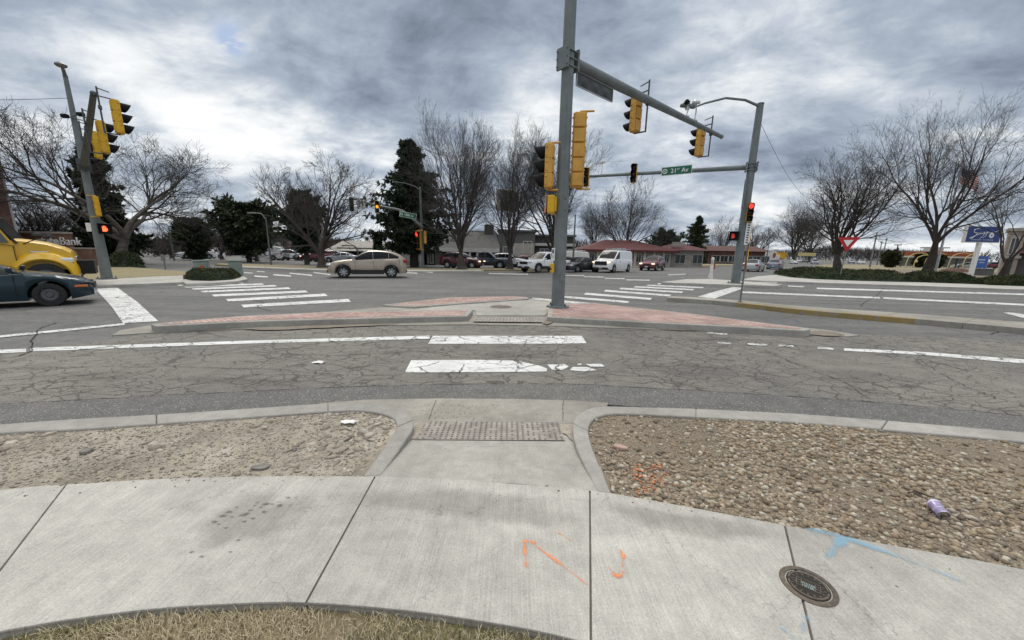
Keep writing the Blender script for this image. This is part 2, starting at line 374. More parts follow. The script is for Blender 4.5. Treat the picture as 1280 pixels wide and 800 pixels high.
# ---------------------------------------------------------------- mesh helpers
class MB:
    """collects shapes; build() links them as ONE mesh object"""
    def __init__(s): s.v = []; s.f = []
    def add(s, vs, fs):
        o = len(s.v); s.v += [tuple(x) for x in vs]; s.f += [tuple(i + o for i in f) for f in fs]; return s
    def box(s, c, size, rz=0.0, rx=0.0, taper=1.0):
        hx, hy, hz = size[0] / 2, size[1] / 2, size[2] / 2
        vs = []
        m = Matrix.Rotation(rz, 3, 'Z') @ Matrix.Rotation(rx, 3, 'X')
        for z in (-hz, hz):
            k = taper if z > 0 else 1.0
            for x, y in ((-hx, -hy), (hx, -hy), (hx, hy), (-hx, hy)):
                vs.append(m @ Vector((x * k, y * k, z)) + Vector(c))
        return s.add(vs, [(3, 2, 1, 0), (4, 5, 6, 7), (0, 1, 5, 4), (1, 2, 6, 5), (2, 3, 7, 6), (3, 0, 4, 7)])
    def tube(s, pts, rad, n=10, cap=True):
        pts = [Vector(p) for p in pts]
        rad = rad if isinstance(rad, (list, tuple)) else [rad] * len(pts)
        t0 = (pts[1] - pts[0]).normalized()
        a = t0.cross(Vector((0, 0, 1)) if abs(t0.z) < .9 else Vector((1, 0, 0))).normalized()
        vs = []; fs = []
        for i, p in enumerate(pts):
            t = (pts[min(i + 1, len(pts) - 1)] - pts[max(i - 1, 0)]).normalized()
            a = (a - t * a.dot(t)).normalized(); b = t.cross(a)
            for k in range(n):
                an = 2 * math.pi * k / n
                vs.append(p + (a * math.cos(an) + b * math.sin(an)) * rad[i])
        for i in range(len(pts) - 1):
            for k in range(n):
                fs.append((i * n + k, i * n + (k + 1) % n, (i + 1) * n + (k + 1) % n, (i + 1) * n + k))
        if cap: fs += [tuple(range(n - 1, -1, -1)), tuple(range((len(pts) - 1) * n, len(pts) * n))]
        return s.add(vs, fs)
    def cyl(s, p0, p1, r0, r1=None, n=14): return s.tube([p0, p1], [r0, r0 if r1 is None else r1], n)
    def prism(s, pts, z0, z1):
        n = len(pts)
        ar = sum(pts[i][0] * pts[(i + 1) % n][1] - pts[(i + 1) % n][0] * pts[i][1] for i in range(n))
        if ar < 0: pts = pts[::-1]
        vs = [(p[0], p[1], z0) for p in pts] + [(p[0], p[1], z1) for p in pts]
        return s.add(vs, [tuple(range(n, 2 * n)), tuple(range(n - 1, -1, -1))] + [(i, (i + 1) % n, n + (i + 1) % n, n + i) for i in range(n)])
    def sheet(s, pts, z):
        n = len(pts)
        ar = sum(pts[i][0] * pts[(i + 1) % n][1] - pts[(i + 1) % n][0] * pts[i][1] for i in range(n))
        if ar < 0: pts = pts[::-1]
        return s.add([(p[0], p[1], z) for p in pts], [tuple(range(n))])
    def lathe(s, prof, n=20, axis='Z', c=(0, 0, 0)):
        vs = []; fs = []; m = len(prof)
        for k in range(n):
            an = 2 * math.pi * k / n
            for r, h in prof:
                x, y = r * math.cos(an), r * math.sin(an)
                q = (x, y, h) if axis == 'Z' else (x, h, y) if axis == 'Y' else (h, x, y)
                vs.append((q[0] + c[0], q[1] + c[1], q[2] + c[2]))
        for k in range(n):
            for j in range(m - 1):
                a, b = k * m + j, ((k + 1) % n) * m + j
                f = (a, b, b + 1, a + 1)
                fs.append(f[::-1] if axis == 'Y' else f)
        return s.add(vs, fs)
    def grid(s, fn, nu, nv):
        vs = [fn(i / nu, j / nv) for i in range(nu + 1) for j in range(nv + 1)]
        fs = [(i * (nv + 1) + j, (i + 1) * (nv + 1) + j, (i + 1) * (nv + 1) + j + 1, i * (nv + 1) + j + 1) for i in range(nu) for j in range(nv)]
        return s.add(vs, fs)
    def build(s, name, material, parent=None, smooth=0.0, bevel=0.0, tone=None, fix=True):
        me = bpy.data.meshes.new(name); me.from_pydata(s.v, [], s.f); me.update()
        if fix:
            bm = bmesh.new(); bm.from_mesh(me)
            bmesh.ops.recalc_face_normals(bm, faces=bm.faces); bm.to_mesh(me); bm.free()
        if smooth:
            me.shade_smooth(); me.set_sharp_from_angle(angle=smooth)
        if tone is not None:
            at = me.attributes.new('tone', 'FLOAT', 'POINT'); at.data.foreach_set('value', np.asarray(tone, dtype=np.float32))
        me.materials.append(M[material] if isinstance(material, str) else material)
        o = bpy.data.objects.new(name, me); C.objects.link(o)
        if bevel:
            b = o.modifiers.new('bevel', 'BEVEL'); b.width = bevel; b.segments = 2; b.limit_method = 'ANGLE'; b.angle_limit = R(35)
        if parent: o.parent = parent
        return o
def np_mesh(name, verts, faces, material, parent=None, tone=None):
    """faces: (n, k) int array"""
    verts = np.asarray(verts, np.float32); faces = np.asarray(faces, np.int32); k = faces.shape[1]
    me = bpy.data.meshes.new(name)
    me.vertices.add(len(verts)); me.vertices.foreach_set('co', verts.ravel())
    me.loops.add(faces.size); me.loops.foreach_set('vertex_index', faces.ravel())
    me.polygons.add(len(faces)); me.polygons.foreach_set('loop_start', np.arange(0, faces.size, k, dtype=np.int32))
    me.polygons.foreach_set('loop_total', np.full(len(faces), k, np.int32))
    me.update(calc_edges=True)
    if tone is not None:
        at = me.attributes.new('tone', 'FLOAT', 'POINT'); at.data.foreach_set('value', np.asarray(tone, np.float32))
    me.materials.append(M[material])
    o = bpy.data.objects.new(name, me); C.objects.link(o)
    if parent: o.parent = parent
    return o
def tag(o, label=None, cat=None, group=None, kind=None):
    if label: o['label'] = label
    if cat: o['category'] = cat
    if group: o['group'] = group
    if kind: o['kind'] = kind
    return o
def thing(name, label, cat, loc=(0, 0, 0), rz=0.0, group=None):
    o = bpy.data.objects.new(name, None); C.objects.link(o); o.empty_display_size = .2
    o.location = loc; o.rotation_euler = (0, 0, rz)
    return tag(o, label, cat, group)
def dup(root, label, loc, rz=0.0, group=None, paint=None, scale=None):
    def cp(o, par):
        c = o.copy(); C.objects.link(c)
        if par: c.parent = par
        if paint and o.type == 'MESH' and o.data.materials[0] and o.data.materials[0].name.startswith('car_'):
            c.material_slots[0].link = 'OBJECT'; c.material_slots[0].material = M['car_' + paint]
        for ch in o.children: cp(ch, c)
        return c
    r = cp(root, None); r.location = loc; r.rotation_euler = (0, 0, rz); r['label'] = label
    if scale: r.scale = (scale,) * 3 if not isinstance(scale, tuple) else scale
    if group: r['group'] = group
    return r
def structure(o): return tag(o, kind='structure')
def smooth_line(pts, n=60):
    """Catmull-Rom through 2-D/3-D points, resampled evenly"""
    P = [Vector(p) for p in pts]; P = [P[0] * 2 - P[1]] + P + [P[-1] * 2 - P[-2]]
    out = []
    for i in range(1, len(P) - 2):
        for k in range(16):
            t = k / 16; a, b, c, d = P[i - 1], P[i], P[i + 1], P[i + 2]
            out.append(.5 * ((2 * b) + (c - a) * t + (2 * a - 5 * b + 4 * c - d) * t * t + (3 * b - a - 3 * c + d) * t ** 3))
    out.append(P[-2])
    L = [0.0]
    for a, b in zip(out, out[1:]): L.append(L[-1] + (b - a).length)
    res = []; j = 0
    for i in range(n + 1):
        s = L[-1] * i / n
        while j < len(L) - 2 and L[j + 1] < s: j += 1
        t = (s - L[j]) / max(1e-9, L[j + 1] - L[j]); res.append(out[j].lerp(out[j + 1], min(1, t)))
    return res
def pxs(lst, z): return [G(x, y, z) for x, y in lst]
def text_mesh(body, size, name, material, parent, mtx, depth=.004, bold=0.0, shear=0.0, align='CENTER', space=1.0):
    cu = bpy.data.curves.new('lettering', 'FONT'); cu.body = body; cu.size = size; cu.extrude = depth; cu.offset = bold; cu.shear = shear
    cu.align_x = align; cu.align_y = 'CENTER'; cu.resolution_u = 3; cu.space_character = space
    o = bpy.data.objects.new('lettering', cu); C.objects.link(o)
    dg = bpy.context.evaluated_depsgraph_get(); me = bpy.data.meshes.new_from_object(o.evaluated_get(dg))
    bpy.data.objects.remove(o); bpy.data.curves.remove(cu)
    me.materials.clear(); me.materials.append(M[material])
    o = bpy.data.objects.new(name, me); C.objects.link(o); o.parent = parent; o.matrix_local = mtx
    return o
STAND = Matrix(((1, 0, 0, 0), (0, 0, -1, 0), (0, 1, 0, 0), (0, 0, 0, 1)))     # lettering upright, read from -Y

rng = np.random.default_rng(7)
random.seed(7)

# ================================================================ THE GROUND
Z1 = .12                                        # level of pavements and islands above the road
b = MB(); b.add([(-4500, -4500, -.06), (4500, -4500, -.06), (4500, 4500, -.06), (-4500, 4500, -.06)], [(0, 1, 2, 3)])
structure(b.build('terrain', 'terrain_mat'))
b = MB(); b.sheet([(-260, -25), (260, -25), (260, 330), (-260, 330)], 0.0)
structure(b.build('road', 'asphalt_main'))

# near kerb lines (top of kerb)
K_OUT_L = [(-330, 552), (-150, 541), (0, 530), (100, 523), (200, 517.5), (300, 511), (410, 503.5)]
K_IN_L = [(-330, 566), (-150, 553), (0, 541), (100, 536), (200, 529), (300, 522), (410, 514)]
K_OUT_R = [(716, 503), (760, 505), (820, 508), (1000, 517), (1140, 528), (1280, 540), (1480, 560), (1700, 585), (2200, 642)]
K_IN_R = [(716, 515), (760, 516), (820, 518), (1000, 528), (1140, 539.5), (1280, 552), (1480, 574), (1700, 602), (2200, 668)]
isl_front = [(120, 421), (190, 415), (330, 409), (480, 406), (585, 405), (685, 405), (800, 409), (900, 411), (1010, 416), (1080, 420)]
# old pavement of the turning lane
far = pxs([(-260, 468), (0, 441), (150, 424), (190, 416), (300, 411), (480, 407), (585, 406), (685, 407), (860, 413), (1010, 417), (1130, 420), (1280, 426), (1600, 446), (2200, 492)], 0)
near = pxs([(-330, 556), (-150, 545), (0, 534), (200, 522), (410, 507), (560, 502), (716, 506), (820, 511), (1000, 520), (1280, 543), (1480, 563), (1700, 588), (2200, 645)], 0)
fl, nl = smooth_line(far, 60), smooth_line(near, 60)
b = MB(); b.sheet([p[:2] for p in fl + nl[::-1]], .004); structure(b.build('turning_lane', 'asphalt_old'))
up = pxs([(-330, 527), (-150, 515), (0, 506), (200, 496), (400, 485.5), (560, 481.5), (640, 481), (740, 482), (1000, 497), (1140, 508), (1280, 521), (1480, 541), (1700, 566), (2200, 622)], 0)
us = smooth_line(up, 120)
us = [p + Vector((0, random.uniform(-.012, .012), 0)) for p in us]
b = MB(); b.sheet([p[:2] for p in us + nl[::-1]], .008); structure(b.build('asphalt_strip', 'asphalt_patch'))
# ragged seam crack along the strip, one more along the gutter
def crack_line(pts, w, z, n, jit, seed):
    w *= .62
    r = random.Random(seed); L = smooth_line(pts, n); vs = []; fs = []
    off = 0
    for i, p in enumerate(L):
        t = (L[min(i + 1, n)] - L[max(i - 1, 0)]).normalized(); nn = Vector((-t.y, t.x, 0))
        off = off * .7 + r.uniform(-jit, jit); ww = w * r.uniform(.25, 1.0)
        q = p + nn * off
        vs += [(q.x + nn.x * ww / 2, q.y + nn.y * ww / 2, z), (q.x - nn.x * ww / 2, q.y - nn.y * ww / 2, z)]
    for i in range(n): fs.append((2 * i, 2 * i + 1, 2 * i + 3, 2 * i + 2))
    return vs, fs
b = MB()
b.add(*crack_line(up, .022, .011, 260, .006, 1))
b.add(*crack_line(near, .035, .012, 260, .010, 2))
for k, (pl_, w_) in enumerate([([(0, 462), (150, 459), (330, 462), (430, 470)], .02), ([(170, 492), (230, 484), (262, 478), (330, 468)], .025), ([(0, 450), (35, 440), (45, 414), (70, 404)], .04),
        ([(960, 440), (1010, 462), (1060, 480), (1090, 500)], .018), ([(1150, 450), (1180, 470), (1240, 498)], .02), ([(820, 452), (900, 462), (960, 478), (1060, 486), (1180, 500)], .014),
        ([(560, 468), (640, 460), (700, 474), (800, 470), (880, 486)], .016), ([(300, 440), (420, 445), (520, 440), (600, 448), (740, 440), (860, 452)], .016),
        ([(320, 376), (330, 379), (322, 384), (338, 389)], .05), ([(1098, 388), (1075, 382), (1092, 372), (1105, 360)], .05), ([(1240, 418), (1262, 410), (1255, 400)], .05)]):
    b.add(*crack_line(pxs(pl_, 0), w_, .0125, 60, .02, 10 + k))
structure(b.build('road_cracks', 'under', fix=False))

# kerbs
def kerb(name, outer, inner, z0, z1, n, gaps, material='concrete_kerb', parent=None, bevel=.011):
    o, i = smooth_line(pxs(outer, z1), n), smooth_line(pxs(inner, z1), n)
    b = MB(); cuts = [0] + sorted(gaps) + [n]
    for a, c in zip(cuts, cuts[1:]):
        oo, ii = [p.copy() for p in o[a:c + 1]], [p.copy() for p in i[a:c + 1]]
        if a > 0:
            for q in (oo, ii): q[0] = q[0].lerp(q[1], min(.5, .003 / max(1e-6, (q[1] - q[0]).length)))
        if c < n:
            for q in (oo, ii): q[-1] = q[-1].lerp(q[-2], min(.5, .003 / max(1e-6, (q[-1] - q[-2]).length)))
        m = len(oo); vs = []
        for p, q in zip(oo, ii): vs += [(p.x, p.y, z0), (p.x, p.y, z1), (q.x, q.y, z1), (q.x, q.y, z0)]
        fs = [(0, 1, 2, 3), tuple(4 * (m - 1) + k for k in (3, 2, 1, 0))]
        for j in range(m - 1):
            for k in range(4): fs.append((4 * j + k, 4 * (j + 1) + k, 4 * (j + 1) + (k + 1) % 4, 4 * j + (k + 1) % 4))
        b.add(vs, fs)
    ob = b.build(name, material, parent, .6, bevel)
    return structure(ob)
RET_L_OUT = [(410, 503.5), (455, 504.5), (490, 509), (511, 519), (517, 532), (505, 553), (476, 594)]
RET_L_IN = [(410, 514), (450, 513), (478, 517), (493, 524), (495, 535), (484, 553), (454, 595)]
RET_R_OUT = [(870, 510.5), (800, 508.5), (750, 508), (725, 516), (716, 530), (721, 560), (747, 614)]
RET_R_IN = [(870, 521), (800, 517.5), (765, 517), (745, 522), (736, 534), (740, 558), (764, 616)]
kerb('kerb', K_OUT_L, K_IN_L, -.1, Z1, 80, (24, 52))
kerb('kerb_return', RET_L_OUT, RET_L_IN, -.1, Z1 + .003, 40, (22,))
K2o = [(870, 510.5)] + K_OUT_R[3:]; K2i = [(870, 521)] + K_IN_R[3:]
kerb('kerb', K2o, K2i, -.1, Z1, 80, (22, 52))
kerb('kerb_return', RET_R_OUT, RET_R_IN, -.1, Z1 + .003, 40, (24,))
# gutter pan in front of the ramp
gp = pxs([(395, 505.5), (460, 501), (545, 499.5), (640, 500), (716, 502), (760, 505), (758, 512), (714, 531), (620, 530), (517, 530), (500, 516), (440, 510)], 0)
b = MB(); b.prism([p[:2] for p in gp], -.05, .014); structure(b.build('gutter_pan', 'concrete_gutter'))
b = MB()
for p, q in (((545, 502), (536, 526)), ((704, 502), (703, 528))):
    b.add(*crack_line(pxs([p, ((p[0] + q[0]) / 2, (p[1] + q[1]) / 2), q], 0), .022, .0165, 14, .003, int(p[0])))
structure(b.build('gutter_joints', 'concrete_joint', fix=False))

# ramp: a sloped slab between the returns
rt_ = [G(462, 595.5, Z1), G(540, 598, Z1), G(640, 604, Z1), G(762, 615.5, Z1)]
rb_ = [G(500, 527, .012), G(580, 527.5, .012), G(650, 528, .012), G(730, 529, .012)]
def ramp_pt(u, v):
    def L(a, t): i = min(2, int(t * 3)); return a[i].lerp(a[i + 1], t * 3 - i)
    a, c = L(rb_, u), L(rt_, u); q = a.lerp(c, v)
    q.z = .012 + (Z1 - .012) * (1 - (1 - v) ** 1.25) - .001; return q
b = MB(); b.grid(lambda u, v: ramp_pt(u, v), 12, 14); structure(b.build('kerb_ramp', 'concrete_ramp', None, 1.0))
def ramp_z(x, y):
    y0 = rb_[1].y; y1 = rt_[1].y - .03
    v = max(0, min(1, (y0 - y) / (y0 - y1))); return .012 + (Z1 - .012) * (1 - (1 - v) ** 1.25)
tp = tag(bpy.data.objects.new('tactile_plate', None), 'worn brown warning plate of raised domes at the foot of the near kerb ramp', 'tactile paving'); C.objects.link(tp)
tp.location = (rb_[1] + rb_[2]) / 2
def tac(c0, c1, c2, c3, nx, ny, parent, zf, skip=0.0, rd=.011):
    o = parent.location; bb = MB()
    def Q(u, v):
        q = c0.lerp(c1, u).lerp(c3.lerp(c2, u), v); q.z = zf(q.x, q.y); return q - o
    bb.grid(lambda u, v: Q(u, v) + Vector((0, 0, .007)), 6, 4); pl = bb.build('plate', 'tactile', parent)
    d = MB()
    for i in range(nx):
        for j in range(ny):
            if random.random() < skip: continue
            q = Q((i + .5) / nx, (j + .5) / ny); z = q.z + .006
            vs = [(q.x + rd * math.cos(a) * s, q.y + rd * math.sin(a) * s, z + h) for s, h in ((1, 0), (.75, .0055)) for a in [k * math.pi / 3 for k in range(6)]]
            d.add(vs, [tuple(range(6, 12))] + [(k, (k + 1) % 6, 6 + (k + 1) % 6, 6 + k) for k in range(6)])
    d.build('domes', 'tactile_dome' if 'tactile_dome' in M else 'tactile', parent, 1.0)
mat('tactile_dome', (.15, .128, .11), .85, 0, .25, 12)
tac(G(518, 553, .045), G(706, 553.5, .045), G(699, 528.5, .013), G(530, 527.5, .013), 27, 10, tp, ramp_z, .13, .0125)
# silt drifted on the ramp edges
b = MB()
for P_ in ([(503, 556), (520, 552), (533, 531), (524, 528), (516, 540)], [(700, 540), (716, 556), (722, 575), (719, 545), (712, 530), (700, 531)]):
    L = smooth_line([*pxs(P_, .03), G(*P_[0], .03)], 40)
    vs = [(p.x + random.uniform(-.01, .01), p.y + random.uniform(-.01, .01), ramp_z(p.x, p.y) + .0085) for p in L[:-1]]
    c = sum((Vector(v) for v in vs), Vector()) / len(vs); vs.append((c.x, c.y, ramp_z(c.x, c.y) + .014)); n = len(vs) - 1
    b.add(vs, [(k, (k + 1) % n, n) for k in range(n)])
structure(b.build('silt', 'bed_silt'))

# pavement slabs
def ext(L, d): return L + [L[-1] + (L[-1] - L[-2]).normalized() * d]
WO = smooth_line(ext(pxs([(-420, 700), (-200, 648), (0, 612), (100, 604), (200, 598), (300, 595), (400, 594.5), (470, 595), (540, 597.5), (610, 601.5), (735, 612), (765, 616), (850, 631), (970, 653.5), (1100, 678), (1280, 711), (1500, 765), (1800, 850)], Z1), 3.5), 300)
WI = smooth_line(ext(pxs([(-900, 1060), (-300, 850), (0, 790), (100, 773), (200, 761), (300, 755), (380, 754), (500, 763), (600, 777), (700, 796), (860, 842), (1040, 915), (1300, 1060), (1500, 1250)], Z1), 3.5), 300)
def near_i(L, p): return min(range(len(L)), key=lambda i: (L[i] - p).length)
cuts = [((-230, 653), (-520, 910)), ((81, 606), (-70, 806)), ((470, 595), (380, 754)), ((735, 612), (738, 807)), ((977, 655), (1051, 921)), ((1400, 740), (1420, 1150))]
ci = [(0, 0)] + [(near_i(WO, G(*a, Z1)), near_i(WI, G(*c, Z1))) for a, c in cuts] + [(300, 300)]
def inset_pts(pts, d):
    n = len(pts); out = []
    ar = sum(pts[i].x * pts[(i + 1) % n].y - pts[(i + 1) % n].x * pts[i].y for i in range(n)); sg = 1 if ar > 0 else -1
    for i in range(n):
        e0 = (pts[i] - pts[i - 1]).normalized(); e1 = (pts[(i + 1) % n] - pts[i]).normalized()
        n0, n1 = Vector((-e0.y, e0.x, 0)) * sg, Vector((-e1.y, e1.x, 0)) * sg
        m = (n0 + n1); k = max(.35, m.length_squared / 2); out.append(pts[i] + m / k * d / 1.0 * .5 * 1.0 * (2 / 2) if False else pts[i] + m * (d / max(.7, 1 + n0.dot(n1))))
    return out
b = MB(); tn_ = []
for k_, ((o0, i0), (o1, i1)) in enumerate(zip(ci, ci[1:])):
    poly = WO[o0:o1 + 1:3] + ([WO[o1]] if (o1 - o0) % 3 else []) + ([WI[i1]] if (i1 - i0) % 3 else []) + WI[i0:i1 + 1:3][::-1]
    poly = inset_pts([Vector((p.x, p.y, 0)) for p in poly], .0048)
    b.prism([p[:2] for p in poly], -.05, Z1); tn_ += [(.97, .93, 1.0, .955, 1.02, .93, 1.0)[k_]] * (len(b.v) - len(tn_))
structure(b.build('pavement', 'concrete_walk', None, 0, .007, tn_))
b = MB(); b.sheet([p[:2] for p in WO[::4] + WI[::-4]], Z1 - .010); structure(b.build('pavement_joints', 'concrete_joint'))

# beds behind the kerb and the lawn
lb = smooth_line(pxs(K_IN_L[:-1] + RET_L_IN, .06), 80); lw_ = [p for p in WO if p.x < G(458, 594, Z1).x and p.x > lb[0].x - .6]
LB = [p[:2] for p in lb] + [p[:2] for p in lw_[::-1]]
def mid(A_, B_): return [((a[0] + c[0]) / 2, (a[1] + c[1]) / 2) for a, c in zip(A_, B_)]
lb_m = smooth_line(pxs(mid(K_OUT_L[:-1], K_IN_L[:-1]) + mid(RET_L_OUT, RET_L_IN), .1), 80)
LBS = [p[:2] for p in lb_m] + [p[:2] for p in lw_[::-1]]
b = MB(); b.sheet(LBS, .100); structure(b.build('planting_bed_left', 'bed_silt'))
rb2 = smooth_line(pxs(RET_R_IN[::-1] + K2i[1:], .06), 80); rw_ = [p for p in WO if p.x > G(762, 616, Z1).x and p.x < rb2[-1].x + .6]
RB = [p[:2] for p in rb2] + [p[:2] for p in rw_[::-1]]
rb_m = smooth_line(pxs(mid(RET_R_OUT, RET_R_IN)[::-1] + mid(K2o, K2i)[1:], .1), 80)
RBS = [p[:2] for p in rb_m] + [p[:2] for p in rw_[::-1]]
b = MB(); b.sheet(RBS, .098); structure(b.build('planting_bed_right', 'bed_dirt'))
b = MB(); b.sheet([p[:2] for p in WI[::3]] + [(14, -9), (-14, -9)], Z1 - .035); structure(b.build('lawn', 'lawn_soil'))

def inside(px, py, poly):
    x, y = np.asarray(px), np.asarray(py); r = np.zeros(x.shape, bool); n = len(poly); j = n - 1
    for i in range(n):
        xi, yi = poly[i]; xj, yj = poly[j]
        r ^= ((yi > y) != (yj > y)) & (x < (xj - xi) * (y - yi) / (yj - yi + 1e-12) + xi); j = i
    return r
def vnoise(x, y, s, seed):
    r = np.random.default_rng(seed); g = r.random((64, 64)); u, v = x * s + 200, y * s + 200
    i, j = np.floor(u).astype(int), np.floor(v).astype(int); a, c = u - i, v - j
    a, c = a * a * (3 - 2 * a), c * c * (3 - 2 * c); q = lambda p, o: g[p % 64, o % 64]
    return (q(i, j) * (1 - a) + q(i + 1, j) * a) * (1 - c) + (q(i, j + 1) * (1 - a) + q(i + 1, j + 1) * a) * c
bmi = bmesh.new(); bmesh.ops.create_icosphere(bmi, subdivisions=2, radius=1); bmi.verts.ensure_lookup_table()
ICO_V = np.array([v.co[:] for v in bmi.verts]); ICO_F = np.array([[v.index for v in f.verts] for f in bmi.faces]); bmi.free()
bmi = bmesh.new(); bmesh.ops.create_icosphere(bmi, subdivisions=1, radius=1); bmi.verts.ensure_lookup_table()
ICO1_V = np.array([v.co[:] for v in bmi.verts]); ICO1_F = np.array([[v.index for v in f.verts] for f in bmi.faces]); bmi.free()
def stones(name, poly, n, size, flat, z, seed, material, dens, hi=False):
    r = np.random.default_rng(seed); P = np.array([tuple(p) for p in poly])
    lo, hi_ = P.min(0), P.max(0)
    x, y = r.uniform(lo[0], hi_[0], n * 4), r.uniform(lo[1], hi_[1], n * 4)
    # more stones per square metre close to the camera
    keep = inside(x, y, poly) & (r.random(len(x)) < dens(x, y)); x, y = x[keep][:n], y[keep][:n]; n = len(x)
    bv, bf = (ICO_V, ICO_F) if hi else (ICO1_V, ICO1_F)
    s = size[0] + (size[1] - size[0]) * r.random(n) ** 3.0
    a = s * r.uniform(.85, 1.35, n); bb = s * r.uniform(.6, .95, n); c = s * r.uniform(*flat, n)
    rz = r.uniform(0, 6.283, n); tl = r.normal(0, .28, n)
    V = bv[None] * np.stack([a, bb, c], -1)[:, None]
    V = V * (1 + r.normal(0, .07, (n, len(bv), 1)))
    ct, st_ = np.cos(tl)[:, None], np.sin(tl)[:, None]; Y, Zv = V[..., 1] * ct - V[..., 2] * st_, V[..., 1] * st_ + V[..., 2] * ct
    cz, sz = np.cos(rz)[:, None], np.sin(rz)[:, None]
    X2, Y2 = V[..., 0] * cz - Y * sz, V[..., 0] * sz + Y * cz
    out = np.stack([X2 + x[:, None], Y2 + y[:, None], Zv + z + (c * r.uniform(.05, .9, n))[:, None]], -1)
    Fc = (bf[None] + (np.arange(n) * len(bv))[:, None, None]).reshape(-1, 3)
    o = np_mesh(name, out.reshape(-1, 3), Fc, material, None, np.repeat(r.random(n), len(bv)))
    o.data.shade_smooth(); o.visible_shadow = True
    return tag(o, kind='stuff')
def densR(x, y):
    d = vnoise(x, y, 1.3, 5); patch = np.clip((d - .25) * 3.2, .22, 1)
    bare = np.exp(-(((x - 1.15) / .55) ** 2 + ((y - 2.9) / .5) ** 2)); return np.clip(patch * (1 - .6 * bare), 0, 1) * np.where(np.hypot(x, y) < 4.6, 1, .5)
tag(stones('river_pebbles', RB, 42000, (.006, .026), (.38, .75), .095, 3, 'pebbles', densR), 'rounded tan and brown pebbles filling the bed right of the ramp', 'gravel')
def densL(x, y):
    d = vnoise(x, y, 1.5, 8); return np.clip((d - .42) * 4.0, .06, 1) * np.clip((y - 2.2) * .9 + .25, .3, 1)
tag(stones('flat_cobbles', LB, 3000, (.010, .058), (.12, .26), .0925, 4, 'pebbles_dusty', densL), 'flat dusty cobbles half buried in the silt of the left bed', 'gravel')
tag(stones('bed_grit', RB, 24000, (.003, .0085), (.5, .9), .098, 13, 'pebbles', lambda x, y: np.where(np.hypot(x, y) < 4.2, 1, .3)), 'fine grit between the pebbles of the right bed', 'grit')
tag(stones('silt_grit', LB, 14000, (.003, .012), (.4, .8), .099, 14, 'pebbles_dusty', lambda x, y: np.where(np.hypot(x, y) < 4.6, 1, .3)), 'fine gravel scattered over the silt of the left bed', 'grit')

EDG = [p for p in WO if -3.6 < p.x < 3.4]
sp_ = [(p.x, p.y + .01) for p in EDG] + [(p.x * .97, p.y - .11) for p in EDG[::-1]]
tag(stones('stray_grit', sp_, 650, (.0025, .009), (.5, .9), Z1, 41, 'pebbles', lambda x, y: np.clip(vnoise(x, y, 2.2, 40) * 1.6 - .5, .02, 1)), 'stray grit spilled from the beds onto the pavement edge', 'grit')
gs_ = [tuple(G(x, y, .015)[:2]) for x, y in ((500, 520), (620, 528), (735, 527), (722, 508), (640, 505), (520, 505))]
tag(stones('gutter_grit', gs_, 420, (.0025, .007), (.5, .9), .014, 42, 'pebbles_dusty', lambda x, y: np.clip(vnoise(x, y, 3.0, 43) * 2 - .7, .02, 1)), 'loose grit lying in the gutter before the ramp', 'grit')
# dry grass at the feet
def blades(name, n, poly, z, hmin, hmax, wd, seed, material, dens, lean=.9, green=.3):
    r = np.random.default_rng(seed); P = np.array([tuple(p) for p in poly]); lo, hi = P.min(0), P.max(0)
    x, y = r.uniform(lo[0], hi[0], n * 3), r.uniform(lo[1], hi[1], n * 3)
    k = inside(x, y, poly) & (r.random(n * 3) < dens(x, y)); x, y = x[k][:n], y[k][:n]; n = len(x)
    h = r.uniform(hmin, hmax, n); az = r.uniform(0, 6.283, n); ln = r.uniform(.2, 1, n) * lean * 1.5
    dx, dy = np.cos(az), np.sin(az); wx, wy = -dy * wd, dx * wd
    base = np.stack([x, y, np.full(n, z)], -1); W_ = np.stack([wx, wy, np.zeros(n)], -1)
    mid = base + np.stack([dx * np.sin(ln * .6) * h * .55, dy * np.sin(ln * .6) * h * .55, np.cos(ln * .6) * h * .55], -1)
    tip = mid + np.stack([dx * np.sin(ln * 1.3) * h * .5, dy * np.sin(ln * 1.3) * h * .5, np.cos(ln * 1.3) * h * .5], -1)
    V = np.stack([base - W_, base + W_, mid + W_ * .8, mid - W_ * .8, tip], 1).reshape(-1, 3)
    i = np.arange(n)[:, None] * 5
    Fc = np.concatenate([i + [0, 1, 2], i + [0, 2, 3], i + [3, 2, 4]], 0)
    gpatch = vnoise(x, y, 3.2, seed + 1); tone = np.where(r.random(n) < np.clip((gpatch - .50) * 3, .03, .8) * green * 2, r.random(n) * .28, .36 + r.random(n) * .64)
    return tag(np_mesh(name, V, Fc, material, None, np.repeat(tone, 5)), kind='stuff')
LW = [p[:2] for p in WI if -3.2 < p.x < 1.6]
LW = [(p[0], p[1] - .012) for p in LW] + [(1.6, -.1), (-3.2, -.1)]
tag(blades('dry_grass', 90000, LW, Z1 - .035, .015, .060, .0014, 21, 'grass_mat', lambda x, y: np.clip((vnoise(x, y, 4.0, 31) - .22) * 3, .06, 1)), 'short dry straw coloured lawn grass along the near pavement edge', 'grass')

